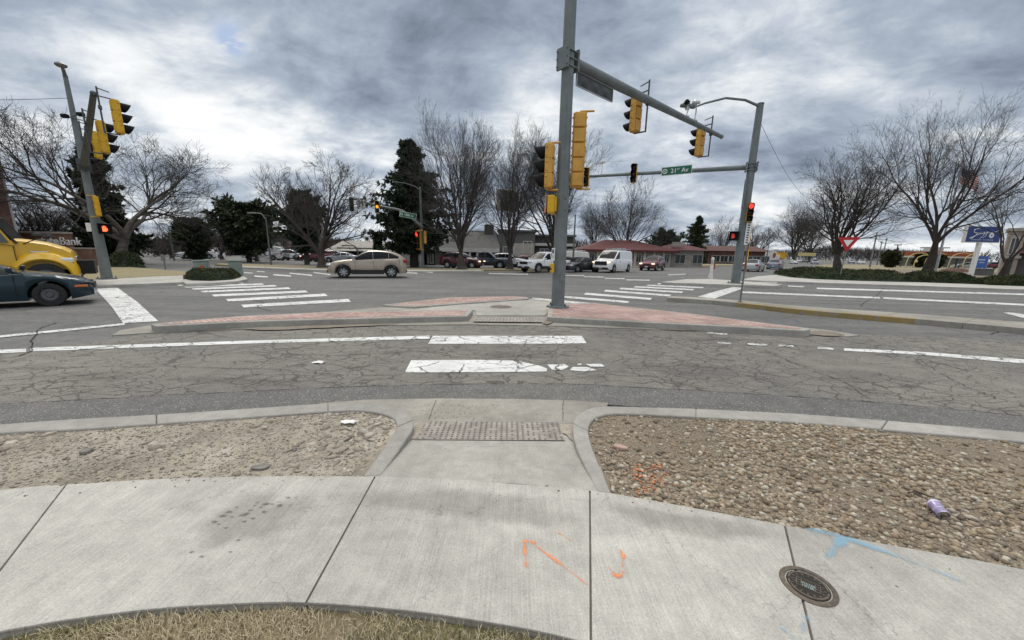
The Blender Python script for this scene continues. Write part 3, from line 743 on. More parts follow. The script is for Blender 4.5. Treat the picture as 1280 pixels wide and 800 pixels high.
# ================================================================ ISLANDS, MARKINGS, FAR KERBS
def poly2(lst, z): return [tuple(G(x, y, z)[:2]) for x, y in lst]
b = MB(); b.prism(poly2([(140, 419), (165, 417.5), (190, 415.8), (330, 410), (480, 406.5), (585, 405.5), (685, 407), (860, 413), (1010, 418), (1060, 420.5), (1075, 419), (1030, 412), (860, 394), (742, 381.5), (662, 373.6), (562, 373), (470, 385), (300, 397.5), (190, 406), (150, 413)], .02), -.05, .022)
structure(b.build('island_base', 'concrete_gutter'))
ISL = [[(188, 405), (195, 407.4), (330, 401.0), (480, 397.2), (584, 395), (588, 391), (591, 386.8), (480, 388.7), (400, 390.2), (300, 395), (210, 402.5)],
       [(478, 381), (562, 371.6), (640, 370.2), (659, 371.3), (661, 373.2), (519, 383)],
       [(685, 386.5), (684, 396), (800, 402.5), (900, 407.2), (1005, 413), (1014, 411), (940, 401.5), (860, 391.3), (800, 385), (742, 378.5), (705, 379.3), (690, 382.5)]]
for iz, P_ in zip((.15, .085, .151), ISL):
    pts = [Vector((x, y, 0)) for x, y in poly2(P_, iz)]
    b = MB(); b.prism([p[:2] for p in pts], -.05, iz); structure(b.build('traffic_island', 'concrete_kerb', None, 0, .02))
    b = MB(); b.sheet([p[:2] for p in inset_pts(pts, .12)], iz + .004); structure(b.build('island_paving', 'pavers'))
b = MB(); b.prism(poly2([(520, 386.5), (600, 379), (664, 375.5), (690, 379), (689, 386), (681, 395), (596, 395), (594, 388.5), (480, 391)], .03), -.04, .045)
structure(b.build('island_path', 'concrete_ramp'))
t2 = tag(bpy.data.objects.new('tactile_plate', None), 'rusty brown warning plate of raised domes in the gap of the paved island', 'tactile paving'); C.objects.link(t2)
t2.location = G(634, 399, .03)
tac(G(591, 403, .03), G(679, 404, .03), G(674, 396.5, .045), G(598, 395.5, .045), 20, 7, t2, lambda x, y: .047, .03, .016)
b = MB(); b.lathe([(0, .012), (.25, .012), (.30, .010), (.33, .004), (.33, -.02)], 28)
o = tag(b.build('manhole_cover', 'iron', None, .6), 'round iron cover set in the concrete path of the paved island', 'manhole cover'); o.location = G(626, 383.5, .045)

b = MB(); bw = MB(); by = MB()
def mk(lst, z=.0105, m=None): (m or b).sheet(poly2(lst, 0), z)
def strip(x0, y0, x1, y1, h0, h1=None, sk=0.0, m=None, n=1):
    h1 = h0 if h1 is None else h1; mk([(x0 - sk, y0 - h0 / 2), (x1 - sk, y1 - h1 / 2), (x1 + sk, y1 + h1 / 2), (x0 + sk, y0 + h0 / 2)], .0105, m)
mk([(541, 420.3), (727, 420.3), (730, 424.5), (733, 429.6), (700, 430.2), (535, 430.4)])
mk([(514, 451), (600, 450.6), (644, 451.6), (672, 457), (684, 461.5), (683, 465.3), (640, 465.6), (600, 466), (506, 466.4)])
mk([(684, 456.5), (706, 456), (711, 459), (703, 463.2), (690, 463)]); mk([(716, 459.6), (734, 459.5), (746, 463.4), (730, 465), (712, 463.6)]); mk([(732, 455.5), (752, 455.6), (756, 459), (738, 459.4)]); mk([(722, 455.4), (727, 455.2), (727, 457), (722, 457)])
strip(38, 437.8, 300, 428.6, 4.4, 3.6); strip(300, 428.6, 537, 422, 3.6, 4.0); strip(-240, 452, 33, 438.6, 5.5, 4.2)
strip(-200, 446, 0, 421.4, 5, 2.8); strip(0, 421.4, 156, 405.6, 2.8, 2.4)
strip(1055, 437.4, 1150, 442.2, 3.2, 3.8); strip(1150, 442.2, 1280, 452.5, 3.8, 5); strip(1280, 452.5, 1600, 482, 5, 7)
for a in ((934, 430.7, 959, 431.8, 2.2), (973, 432.6, 992, 433.4, 2.2), (1022, 435.2, 1042, 436.7, 2.4), (897, 429, 914, 429.8, 1.6), (884, 416.4, 909, 418.4, 1.8)): strip(*a, m=bw)
mk([(118, 360), (147, 360), (172, 378), (198, 402), (154, 404.6), (140, 384)])
for x0, y0, x1, y1, h in ((303, 383, 437, 375.8, 3.5), (284, 375.7, 408, 368.8, 3.0), (266, 369.8, 383.5, 364.6, 2.5), (252, 364.9, 362, 360.5, 2.1), (240.7, 361.6, 345, 357.4, 1.8), (231, 359, 329, 355.2, 1.6), (222, 356.9, 304, 354, 1.3)):
    strip(x0, y0, x1, y1, h, sk=1.5)
for x0, y0, x1, y1, h in ((665, 373.3, 754, 381.7, 2.2), (703, 371.2, 786, 378, 2.3), (731, 367.3, 814, 374, 2.4), (756, 363.6, 838, 369.8, 2.1), (775, 360.8, 853, 365.6, 1.9), (793, 358.7, 867, 362.4, 1.6), (809, 356.7, 879, 359.7, 1.4), (822, 354.9, 890, 357.3, 1.2)):
    strip(x0, y0, x1, y1, h, sk=-1)
mk([(872, 371), (893, 373.5), (914, 366), (931, 360), (916, 359), (898, 363.5)])
strip(927, 365.4, 1100, 372.6, 2.0); strip(1104, 372.8, 1280, 381.3, 2.2); strip(1280, 381.3, 1500, 393, 2.4)
strip(1021, 360.6, 1280, 368.2, 1.8); strip(1280, 368.2, 1500, 375, 2); strip(985, 357.8, 1005, 358.6, 1.2)
mk([(1254, 391.2), (1262, 390.6), (1300, 396), (1296, 400), (1278, 397.6)])
for a in ((318, 345.3, 335, 346.4, 1.6), (341.7, 343.6, 363.7, 345.2, 1.5), (362, 341.6, 390, 344.4, 1.4), (392, 340.8, 413, 343.4, 1.3), (321, 339.4, 331, 340, .9), (305, 341, 316, 341.6, .9), (508, 341, 522, 341.7, 1.1), (522, 339.6, 541, 341, 1.0),
          (611, 342, 660, 343.1, 1.0), (703, 344.2, 730, 344.7, .9), (730, 346.0, 755, 346.6, .9), (756, 348.0, 781, 348.5, 1.0), (783, 350.0, 812, 350.4, 1.1), (835, 343.8, 857, 342.8, .8), (930, 351.8, 971, 354.0, .9)):
    strip(*a)
b.build('road_marking', 'paint_white', fix=False)['kind'] = 'structure'
bw.build('worn_road_marking', 'paint_worn', fix=False)['kind'] = 'structure'

# median with a yellow kerb
mf = [(834, 371.8), (880, 374.6), (930, 379), (1000, 386.6), (1140, 398), (1280, 410), (1420, 423), (1700, 452)]
mb_ = [(838, 370.2), (880, 372), (930, 375.8), (1000, 382.4), (1140, 392), (1280, 402.5), (1420, 413.5), (1700, 438)]
kerb('median', mf, mb_, -.05, .15, 90, (12, 22, 34, 46, 57, 68), 'concrete_gutter')
yl = [p for p in smooth_line(pxs(mf, .15), 260) if 918 < PROJ(p)[0] < 1147]
vs = []; fs = []
for i, p in enumerate(yl):
    t = (yl[min(i + 1, len(yl) - 1)] - yl[max(0, i - 1)]).normalized(); n_ = Vector((t.y, -t.x, 0))
    if n_.y > 0: n_ = -n_
    vs += [(*(p + n_ * .005)[:2], .0), (*(p + n_ * .005)[:2], .138), (*(p - n_ * .012)[:2], .154), (*(p - n_ * .13)[:2], .154)]
for i in range(len(yl) - 1):
    for k in range(3): fs.append((4 * i + k, 4 * i + 4 + k, 4 * i + 5 + k, 4 * i + 1 + k))
m_ = MB(); m_.add(vs, fs); structure(m_.build('kerb_paint', 'paint_yellow'))

def raised(name, material, lst, z=.13, bev=.02):
    b = MB(); b.prism(poly2(lst, z), -.05, z); return structure(b.build(name, material, None, 0, bev))
raised('corner_island', 'concrete_far', [(826, 352.6), (860, 353.8), (900, 355.2), (968, 357.2), (978, 355.6), (940, 352.2), (890, 348.6), (858, 348.8)], .15)
raised('far_pavement', 'concrete_far', [(926, 349.6), (980, 351.6), (1040, 353.6), (1160, 357.4), (1280, 361.6), (1420, 366.5), (1600, 372), (1600, 364), (1420, 361), (1280, 356.8), (1100, 350.8), (1010, 346.5), (985, 342.5), (966, 343.6), (946, 345.4)])
raised('hedge_bed', 'bed_dirt', [(985, 342.4), (1010, 346.4), (1100, 350.6), (1280, 356.6), (1420, 360.8), (1600, 363.8), (1600, 350), (1280, 342), (1130, 337), (1040, 335), (990, 338)], .16)
raised('dry_verge', 'lawn_dry', [(990, 337.8), (1040, 334.8), (1130, 336.8), (1280, 341.8), (1600, 349.8), (1600, 341), (1280, 337), (1100, 331.5), (1030, 330.5)], .14)
raised('far_pavement', 'concrete_far', [(-120, 366), (60, 358), (120, 356.6), (200, 353.6), (240, 352), (292, 349.4), (308, 346.8), (300, 343.2), (236, 343.6), (190, 345.4), (130, 348.6), (60, 352), (-120, 359)])
raised('dry_verge', 'lawn_dry', [(-120, 358.8), (60, 351.8), (130, 348.4), (190, 345.2), (236, 343.4), (232, 339.2), (190, 335.8), (160, 333.6), (120, 331.4), (60, 332), (-120, 338)], .15)
raised('far_pavement', 'concrete_far', [(296, 333.6), (400, 337.4), (470, 338.5), (545, 338.8), (605, 338.2), (600, 337.2), (545, 337.4), (470, 337), (400, 335.8), (300, 332.4)])
raised('dry_verge', 'lawn_dry', [(268, 330.2), (300, 332.3), (400, 335.7), (470, 336.9), (545, 337.3), (600, 337.1), (692, 336.6), (694, 335.4), (600, 335.4), (545, 335.4), (470, 334.6), (400, 332.8), (300, 329.4), (275, 328.6)], .14)
raised('dry_verge', 'lawn_dry', [(700, 334), (836, 332.6), (915, 331.6), (960, 328.6), (955, 327.8), (900, 329.6), (820, 330.6), (700, 331.6)], .14)
raised('far_pavement', 'concrete_far', [(232, 354.4), (262, 353.6), (296, 351.2), (310, 348.4), (306, 346.4), (280, 345.6), (240, 346.8), (226, 350)], .15)

# ---------------------------------------------------------------- marks sprayed on the ground, stains
def spray_line(name, pts, wd, z, material, seed, ends=True):
    L = smooth_line(pts, 70); vs = []; fs = []; tone = []; r = random.Random(seed)
    for i, p in enumerate(L):
        t = (L[min(i + 1, 70)] - L[max(i - 1, 0)]).normalized(); n_ = Vector((-t.y, t.x, 0)); u = i / 70
        e = min(1, u * 8, (1 - u) * 8) if ends else 1
        wj = wd * 1.25 * (.9 + .2 * math.sin(seed + u * 9))
        for k in range(5):
            s = (k - 2) / 2
            q = p + n_ * s * wj; vs.append((q.x, q.y, z if not callable(z) else z(q.x, q.y))); tone.append((1 - .45 * u) * (1 - abs(s) ** 1.6) * (.35 + .65 * e) * (.86 + .14 * math.sin(seed * 3 + u * 14)))
    for i in range(70):
        for k in range(4): fs.append((5 * i + k, 5 * i + k + 1, 5 * i + k + 6, 5 * i + k + 5))
    b = MB(); b.add(vs, fs); return structure(b.build(name, material, None, 0, 0, tone, fix=False))
zp = Z1 + .0015
for i, (pts, wd, m) in enumerate([([(657, 678), (656, 690), (659, 714)], .020, 'spray_orange'), ([(652, 677), (664, 677), (676, 684)], .022, 'spray_orange'), ([(664, 678), (690, 697), (718, 718), (745, 740)], .016, 'spray_orange'),
        ([(694, 664), (708, 672), (724, 684)], .012, 'spray_orange_faint'), ([(774, 685), (779, 696), (777, 712)], .018, 'spray_orange'), ([(781, 718), (772, 719), (762, 711), (752, 700)], .020, 'spray_orange_faint'), ([(764, 717), (774, 720), (780, 712)], .026, 'spray_orange')]):
    spray_line('orange_mark', pxs(pts, zp), wd, zp + i * .0004, m, i + 1)
for i, (pts, wd, m) in enumerate([([(1000, 660), (1040, 668), (1090, 684), (1150, 706), (1226, 737)], .032, 'spray_blue'), ([(1058, 671), (1046, 682), (1030, 704)], .035, 'spray_blue'), ([(1010, 768), (1004, 785), (996, 806)], .03, 'spray_blue_faint'), ([(975, 782), (985, 792), (1000, 800)], .03, 'spray_blue_faint')]):
    spray_line('blue_mark', pxs(pts, zp), wd, zp + .003 + i * .0004, m, i + 11)
for i, (x, y) in enumerate([(286, 640), (296, 634), (303, 644), (318, 632), (322, 628), (330, 640), (268, 652), (274, 655), (282, 660), (305, 652), (316, 648), (240, 690), (252, 696), (298, 675), (288, 690), (350, 632), (340, 630), (360, 622), (290, 646), (312, 638), (278, 645), (326, 634), (333, 630), (308, 642)]):
    q = G(x, y, zp); r = random.Random(i); s = r.uniform(.010, .026)
    b = MB(); n = 11; vs = [(q.x + math.cos(k * 6.283 / n) * s * r.uniform(.6, 1.5), q.y + math.sin(k * 6.283 / n) * s * .6 * r.uniform(.5, 1.3), zp + .002) for k in range(n)] + [(q.x, q.y, zp + .002)]
    b.add(vs, [(k, (k + 1) % n, n) for k in range(n)]); structure(b.build('pavement_stain', 'stain_dark', None, 0, 0, [.45] * n + [1.0], fix=False))
def blot(px, py, rx, ry, m, seed, ang=0.0, z=None):
    r = random.Random(seed); n = 40; ph = [r.uniform(0, 6) for _ in range(4)]; vs = []; tn = []; z = zp - .0008 + seed * .0002 if z is None else z
    for ring, tv in ((1.0, 0.0), (.66, .42), (.33, .75)):
        for k in range(n):
            a = 6.2832 * k / n; q = ring * (1 + .22 * math.sin(2 * a + ph[0]) + .16 * math.sin(3 * a + ph[1]) + .10 * math.sin(5 * a + ph[2])); p = G(px + rx * q * math.cos(a) * math.cos(ang) - ry * q * math.sin(a) * math.sin(ang), py + rx * q * math.cos(a) * math.sin(ang) + ry * q * math.sin(a) * math.cos(ang), z)
            vs.append(tuple(p)); tn.append(tv)
    vs.append(tuple(G(px, py, z))); tn.append(.9); fs = []
    for i in range(2):
        for k in range(n): fs.append((i * n + k, i * n + (k + 1) % n, (i + 1) * n + (k + 1) % n, (i + 1) * n + k))
    fs += [(2 * n + k, 2 * n + (k + 1) % n, 3 * n) for k in range(n)]
    b = MB(); b.add(vs, fs); structure(b.build('pavement_stain', m, None, 0, 0, tn, fix=False))
blot(590, 632, 190, 34, 'stain_soft', 1, .05); blot(310, 650, 120, 40, 'stain_soft', 2, -.45); blot(860, 655, 130, 26, 'stain_soft', 3, .15)
spray('road_stain', (.08, .077, .072), .8, .15)
for i, a in enumerate(((860, 462, 120, 12), (300, 476, 130, 9), (1080, 470, 110, 10), (640, 444, 90, 5), (120, 470, 90, 8), (520, 412.5, 60, 1.6), (900, 424, 90, 4))): blot(*a, 'road_stain', 20 + i, .02, .0132 + i * .0003)
# orange paint over pebbles of the right bed: painted pebbles
rr = np.random.default_rng(5); cen = [(812, 590, 20, 7), (800, 597, 10, 4), (822, 597, 12, 5), (818, 606, 12, 4), (808, 612, 8, 3), (797, 587, 6, 3), (820, 582, 6, 3)]
PV = []; PF = []
for x, y, sx, sy in cen:
    for _ in range(16):
        q = G(x + rr.normal(0, sx * .8), y + rr.normal(0, sy * .8), .115)
        s = rr.uniform(.004, .010); PF.append(ICO1_F + len(PV) * len(ICO1_V)); PV.append(ICO1_V * [s * 1.2, s, s * .5] + [q.x, q.y, .108 + rr.uniform(0, .008)])
mat('pebble_orange', (.60, .24, .11), .9, 0, .3, 40)
tag(np_mesh('painted_pebbles', np.concatenate(PV), np.concatenate(PF), 'pebble_orange'), 'pebbles sprayed orange beside the right ramp kerb', 'gravel', None, 'stuff').data.shade_smooth()

# small finds on the ground
q = G(1010, 732, Z1)
cv = thing('utility_cover', 'round rusty water meter cover set in the pavement, blue paint on its lettering', 'utility cover', q, R(-38)); cv.scale = (.6, .6, .8)
b = MB(); b.lathe([(.150, .003), (.152, .007), (.182, .007), (.187, .004), (.187, -.01)], 48); b.build('rim', 'iron', cv, .6)
b = MB(); b.lathe([(0, .0035), (.140, .0035), (.1415, -.003), (.150, -.003)], 48); b.build('lid', 'iron_dark', cv, .6)
b = MB(); b.lathe([(.118, .0034), (.119, .0065), (.132, .0065), (.133, .0034)], 48)
for y in (-.042, -.014, .014, .042): b.box((0, y, .0045), (.19 if abs(y) < .03 else .15, .006, .005))
for x in (-.075, -.045, .045, .075): b.box((x, 0, .0042), (.006, .08, .004))
for k in range(16):
    a = k * math.pi / 8; b.box((.104 * math.cos(a), .104 * math.sin(a), .004), (.018, .008, .005), a)
b.build('pattern', 'iron', cv, .6)
mat('faded_blue', (.22, .30, .30), .8, 0, .3, 60)
for tx, y in (('WATER', 0), ('METER', -.028)):
    text_mesh(tx, .026, 'lettering', 'faded_blue', cv, Matrix.Translation((0, y, .0045)), .0016, .0008)
for s in (1, -1): b = MB(); b.cyl((s * .125, s * .01, .002), (s * .125, s * .01, .007), .012); b.build('bolt', 'iron_dark', cv)

q = G(1173, 636, .135); ax = R(-113)
can = thing('drink_can', 'crushed purple and white drink can lying on the pebbles', 'can', q, ax)
b = MB(); pr = [(.0265, -.062), (.033, -.055), (.033, .050), (.027, .062)]
def dent(b):
    b.v = [(x, y * (1 - .10 * math.exp(-((x - .01) / .02) ** 2)), z - .006 * math.exp(-((x - .005) / .022) ** 2) * (z > 0)) for x, y, z in b.v]
b.lathe([(.0265, -.060), (.033, -.052), (.033, -.02), (.033, 0), (.033, .02), (.033, .050), (.028, .058)], 28, 'X'); dent(b); b.build('body', 'can_purple', can, .6)
for xs_ in ((-.044, -.034), (.004, .018)): b = MB(); b.lathe([(.0334, xs_[0]), (.0334, xs_[1])], 28, 'X'); dent(b); b.build('stripe', 'can_white', can, .6)
b = MB(); b.lathe([(0, .052), (.022, .052), (.0235, .059), (.027, .060), (.0285, .0575)], 28, 'X'); b.build('end', 'chrome', can, .6); b = MB(); b.lathe([(0, -.055), (.022, -.055), (.025, -.0615), (.027, -.060)], 28, 'X'); b.build('end', 'chrome', can, .6)
for v in range(1): can.rotation_euler = (0, R(4), ax)
b = MB(); L = pxs([(1132, 616), (1145, 615), (1158, 619), (1168, 623)], .12); b.tube([p + Vector((0, 0, .006 * (i % 2))) for i, p in enumerate(L)], [.004, .005, .004, .002], 7)
tag(b.build('stick', 'stick', None, 1.0), 'short dark stick lying beside the purple can', 'stick')
def stone(name, label, px, py, z, s, m, seed):
    bm = bmesh.new(); bmesh.ops.create_icosphere(bm, subdivisions=3, radius=1); r = random.Random(seed)
    ph = [r.uniform(0, 6) for _ in range(6)]
    for v in bm.verts:
        k = 1 + .12 * math.sin(3 * v.co.x + ph[0]) + .10 * math.sin(4 * v.co.y + ph[1]) + .08 * math.sin(5 * v.co.z + ph[2]); v.co = Vector((v.co.x * s[0], v.co.y * s[1], v.co.z * s[2])) * k
    me = bpy.data.meshes.new(name); bm.to_mesh(me); bm.free(); me.shade_smooth(); me.materials.append(M[m])
    o = bpy.data.objects.new(name, me); C.objects.link(o); o.location = G(px, py, z); o.rotation_euler = (0, 0, r.uniform(-.4, .4)); tag(o, label, 'stone')
stone('stone', 'dark grey stone lying on the cobbles of the left bed', 107, 564, 0.115, (.046, .03, .018), 'rock', 1)
stone('stone', 'largest dark flat stone half sunk in the silt of the left bed', 325, 584, 0.108, (.06, .03, .016), 'rock', 2)
stone('stone', 'pale oval stone beside the white litter in the left bed', 455, 539, 0.110, (.055, .024, .02), 'rock_pale', 3)
stone('stone', 'small round grey stone in the silt left of the ramp kerb', 368, 562, 0.108, (.02, .016, .014), 'rock', 4)
mat('rock_pink', (.45, .30, .25), .9, 0, .2, 14)
stone('stone', 'pinkish flat stone by the curve of the right ramp kerb', 776, 559, 0.112, (.06, .03, .018), 'rock_pink', 5)
def litter(name, label, px, py, z, sx, sy, m, seed, cat='litter'):
    r = random.Random(seed); q = G(px, py, z)
    b = MB(); b.grid(lambda u, v: (q.x + (u - .5) * sx + r.uniform(-.1, .1) * sx, q.y + (v - .5) * sy + r.uniform(-.1, .1) * sy, q.z + r.uniform(0, .22) * sy), 5, 4)
    o = b.build(name, m, None, 1.0); s = o.modifiers.new('thick', 'SOLIDIFY'); s.thickness = .0015; tag(o, label, cat)
litter('paper_scrap', 'crumpled white paper scrap lying in the left bed by the kerb', 435, 528, 0.118, .13, .06, 'paper', 1)
litter('paper_scrap', 'white scrap lying on the cracked lane left of the bars', 398, 453.5, .012, .16, .09, 'paper', 2)
litter('paper_scrap', 'white scrap in the gutter of the island, right of the red can', 851, 411, .028, .13, .10, 'paper', 3)
litter('leaf_litter', 'pale dry leaf standing among the cobbles by the left kerb', 331, 534, 0.115, .04, .03, 'rock_pale', 4)
q = G(833, 409, .05); rc = thing('drink_can', 'crushed dark red can in the gutter before the right paved island', 'can', q, R(10))
b = MB(); b.lathe([(.028, -.08), (.034, -.07), (.030, -.02), (.034, .03), (.034, .07), (.028, .08)], 20, 'X'); b.build('body', 'sign_red', rc, .6)
b = MB(); b.lathe([(0, .078), (.026, .078), (.0285, .081)], 20, 'X'); b.build('end', 'chrome', rc, .6)

def drift(pts, z, seed, m='bed_silt', n=48, jit=.05):
    r = random.Random(seed); L = smooth_line(pxs(pts, z) + [G(*pts[0], z)], n); c = sum(L[:-1], Vector()) / n; vs = []
    for p in L[:-1]: q = c.lerp(p, r.uniform(1 - 2.2 * jit, 1 + 2.2 * jit)); vs.append((q.x, q.y, z))
    b = MB(); b.add(vs + [(c.x, c.y, z + .006)], [(k, (k + 1) % n, n) for k in range(n)]); structure(b.build('silt', m, fix=False))
ground_mat('road_dirt', (.24, .205, .16), (.17, .15, .12), (.20, .17, .135), 3)
for i, (pts, z) in enumerate([([(300, 411), (380, 406.6), (470, 404.4), (500, 405.2), (430, 408.4), (340, 412.4)], .0265), ([(676, 405), (684, 399), (684, 392), (690, 397), (689, 404)], .05), ([(1000, 417.5), (1020, 413.5), (1052, 416.5), (1046, 419.8)], .0265), ([(800, 409), (850, 410), (900, 412.5), (850, 412.8)], .0265), ([(205, 413.6), (260, 410.6), (300, 409.4), (250, 413)], .0265)]): drift(pts, z, i + 3, 'road_dirt')

# ================================================================ POLES, SIGNALS, SIGNS
def on_arm(p0, p1, px):
    lo, hi = -.05, 1.15
    f0 = PROJ(p0.lerp(p1, lo))[0] - px
    for _ in range(50):
        m = (lo + hi) / 2; f = PROJ(p0.lerp(p1, m))[0] - px
        if (f > 0) == (f0 > 0): lo = m
        else: hi = m
    return p0.lerp(p1, lo)
def pole(label, base, h, r0, r1, material='galv', rz=0.0):
    t = thing('signal_pole', label, 'signal pole', base, rz)
    b = MB(); b.tube([(0, 0, .05), (0, 0, h * .5), (0, 0, h)], [r0, (r0 + r1) / 2, r1], 22); b.lathe([(r1 * 1.08, h - .03), (r1 * 1.08, h + .03), (r1 * .5, h + .07), (0, h + .08)], 22); b.build('shaft', material, t, .6)
    b = MB(); b.lathe([(0, 0), (r0 * 1.75, 0), (r0 * 1.75, .045), (r0 * 1.05, .05), (r0 * 1.02, .10)], 8); pl = b.build('base_plate', material, t)
    for k in range(4):
        a = R(45 + 90 * k); q = (r0 * 1.42 * math.cos(a), r0 * 1.42 * math.sin(a))
        b = MB(); b.lathe([(0, .11), (.022, .11), (.022, .045)], 6, 'Z', (*q, 0)); b.build('bolt', 'galv_dark', pl)
    return t
def hand_hole(t, r, z, az):
    b = MB(); b.box((0, 0, 0), (.035, .15, .24)); o = b.build('hand_hole_cover', 'galv', t, 0, .012); o.location = (r * math.cos(az), r * math.sin(az), z); o.rotation_euler = (0, 0, az)
def mast_arm(t, p0, p1, r0, r1, rp, material='galv', curve=0.0):
    """p0, p1 in world space; the arm is a part of pole t"""
    o = Vector(t.location); a, c = p0 - o, p1 - o
    d = (c - a).normalized()
    b = MB(); pts = [a.lerp(c, k / 8) + Vector((0, 0, curve * math.sin(math.pi * k / 16))) for k in range(9)]
    b.tube(pts, [r0 + (r1 - r0) * k / 8 for k in range(9)], 16); e = pts[-1]; b.tube([e, e + d * .03], [r1 * 1.12, r1 * .6], 16)
    arm = b.build('mast_arm', material, t, .7)
    b = MB(); fl = (d * Vector((1, 1, 0))).normalized(); az = math.atan2(fl.y, fl.x); pc = Vector((0, 0, a.z))
    for sgn in (1, -1):
        b.box(pc + fl * sgn * (rp + .045), (.05, rp * 2.5, .48), az)
    for zz_ in (-.17, 0, .17):
        for sg in (1, -1):
            s = Vector((-fl.y, fl.x, 0)) * sg * rp * 1.08
            b.cyl(pc + s + fl * (rp + .10) + Vector((0, 0, zz_)), pc + s - fl * (rp + .10) + Vector((0, 0, zz_)), .018, n=8)
    b.build('clamp', material, t)
    return arm
def signal(label, loc, az, n=3, lit=None, scale=1.0, mount='none', yellow='sig_yellow', lens_order=('lens_dark', 'lens_amber', 'lens_green'), group=None, backplate=False, lit_mat='lens_red_on', tilt=0.0):
    """centre of the head at loc; the lenses look towards azimuth az"""
    t = thing('traffic_signal', label, 'traffic signal', loc, az + R(90), group); t.scale = (scale,) * 3
    sh = .36; H = n * sh
    b = MB()
    for k in range(n):
        z = H / 2 - sh * (k + .5); b.box((0, .0, z), (.345, .20, sh - .005)); b.box((0, .115, z), (.27, .05, sh - .05)); b.box((0, 0, z), (.32, .185, sh + .004))
        for s in (-1, 1):
            for dz in (-.1, .1): b.box((s * .18, -.06, z + dz), (.03, .05, .04))
    b.box((0, 0, H / 2 + .01), (.26, .15, .03)); b.box((0, 0, -H / 2 - .01), (.26, .15, .03))
    b.build('housing', yellow, t, 0, .007)
    b = MB()
    for k in range(n): b.box((0, -.107, H / 2 - sh * (k + .5)), (.33, .012, sh - .02))
    b.build('door', 'sig_black' if yellow == 'sig_yellow' else yellow, t)
    for k in range(n):
        z = H / 2 - sh * (k + .5); b = MB(); rv = .155; vs = []; fs = []; N = 22; Lf = (.30, .20)
        for i in range(N + 1):
            a = R(-58) + R(296) * i / N; c, s_ = math.cos(a), math.sin(a); top = (s_ + .85) / 1.85
            dep = .10 + .20 * max(0, top) ** .7
            for rr_, dd in ((rv, 0), (rv + .004, dep), (rv - .006, dep), (rv - .008, 0)): vs.append((c * rr_, -.11 - dd, z + s_ * rr_ - (.02 * dd / .3)))
        for i in range(N):
            for j in range(3): fs.append((4 * i + j, 4 * i + 4 + j, 4 * i + 5 + j, 4 * i + 1 + j))
        b.add(vs, fs); b.build('visor', 'sig_black', t, .7)
        b = MB(); b.lathe([(0, -.118 - .03), (.08, -.135), (.135, -.114), (.148, -.112)], 24, 'Y', (0, 0, z))
        lm = lens_order[min(k, 2)] if n == 3 else ('lens_dark', 'lens_amber', 'lens_amber', 'lens_green', 'lens_green')[k]
        b.build('lens', lit_mat if lit == k else lm, t, .8)
    b = MB()
    if mount == 'arm':                       # upright tube behind the head, clamped to the mast arm
        y = .40; b.cyl((0, y, -H / 2 - .06), (0, y, H / 2 + .34), .026, n=10)
        b.cyl((0, 0, -H / 2 - .04), (0, y + .02, -H / 2 - .06), .024, n=10); b.cyl((0, 0, H / 2 + .03), (0, y, H / 2 + .05), .02, n=10)
        b.box((0, y, H * .20), (.10, .10, .12)); b.cyl((0, .1, H / 2 + .24), (0, y, H / 2 + .30), .018, n=8)
    elif mount in ('left', 'right', 'back'):
        dx, dy = {'left': (-.36, .0), 'right': (.36, .0), 'back': (0, .36)}[mount]
        for z in (H / 2 + .05, -H / 2 - .05):
            b.tube([(0, 0, z * .96), (0, 0, z), (dx, dy, z)], .026, 8)
    if mount != 'none': b.build('bracket', 'galv_dark' if mount == 'arm' else yellow, t, .6)
    return t
def ped_signal(label, loc, az, material, lit, scale=1.0, hand='hand_on'):
    t = thing('pedestrian_signal', label, 'pedestrian signal', loc, az + R(90)); t.scale = (scale,) * 3
    b = MB(); b.box((0, .02, 0), (.44, .20, .46)); b.box((0, .135, 0), (.36, .06, .38), taper=1.0); b.build('housing', material, t, 0, .035)
    b = MB(); b.box((0, -.085, 0), (.40, .02, .42)); b.build('face', 'sig_black', t)
    dv_ = .05 if material == 'sig_yellow_deep' else .13
    b = MB(); b.grid(lambda u, v: ((u - .5) * .46, -.10 - dv_ * v, .235 - .02 * v), 4, 3)
    for s in (-1, 1): b.grid(lambda u, v: (s * .23, -.10 - dv_ * v * (1 if u > .5 else .6), .235 - .45 * u - .02 * v), 4, 3)
    o = b.build('visor', 'sig_black' if material != 'sig_yellow_deep' else 'ped_pink', t); m = o.modifiers.new('thick', 'SOLIDIFY'); m.thickness = .012
    if lit:                                   # an upraised hand
        b = MB(); y = -.098
        b.box((-.02, y, -.06), (.13, .006, .12))
        for k, (x, h) in enumerate(((-.07, .10), (-.035, .125), (0, .12), (.033, .095))): b.box((x, y, .0 + h / 2), (.026, .006, h))
        b.box((.068, y, -.035), (.026, .006, .10), 0); b.build('hand', hand, t)
    b = MB(); b.cyl((0, .1, .15), (0, .40, .15), .024, n=8); b.cyl((0, .1, -.15), (0, .40, -.15), .024, n=8); b.build('bracket', 'galv_dark', t)
    return t

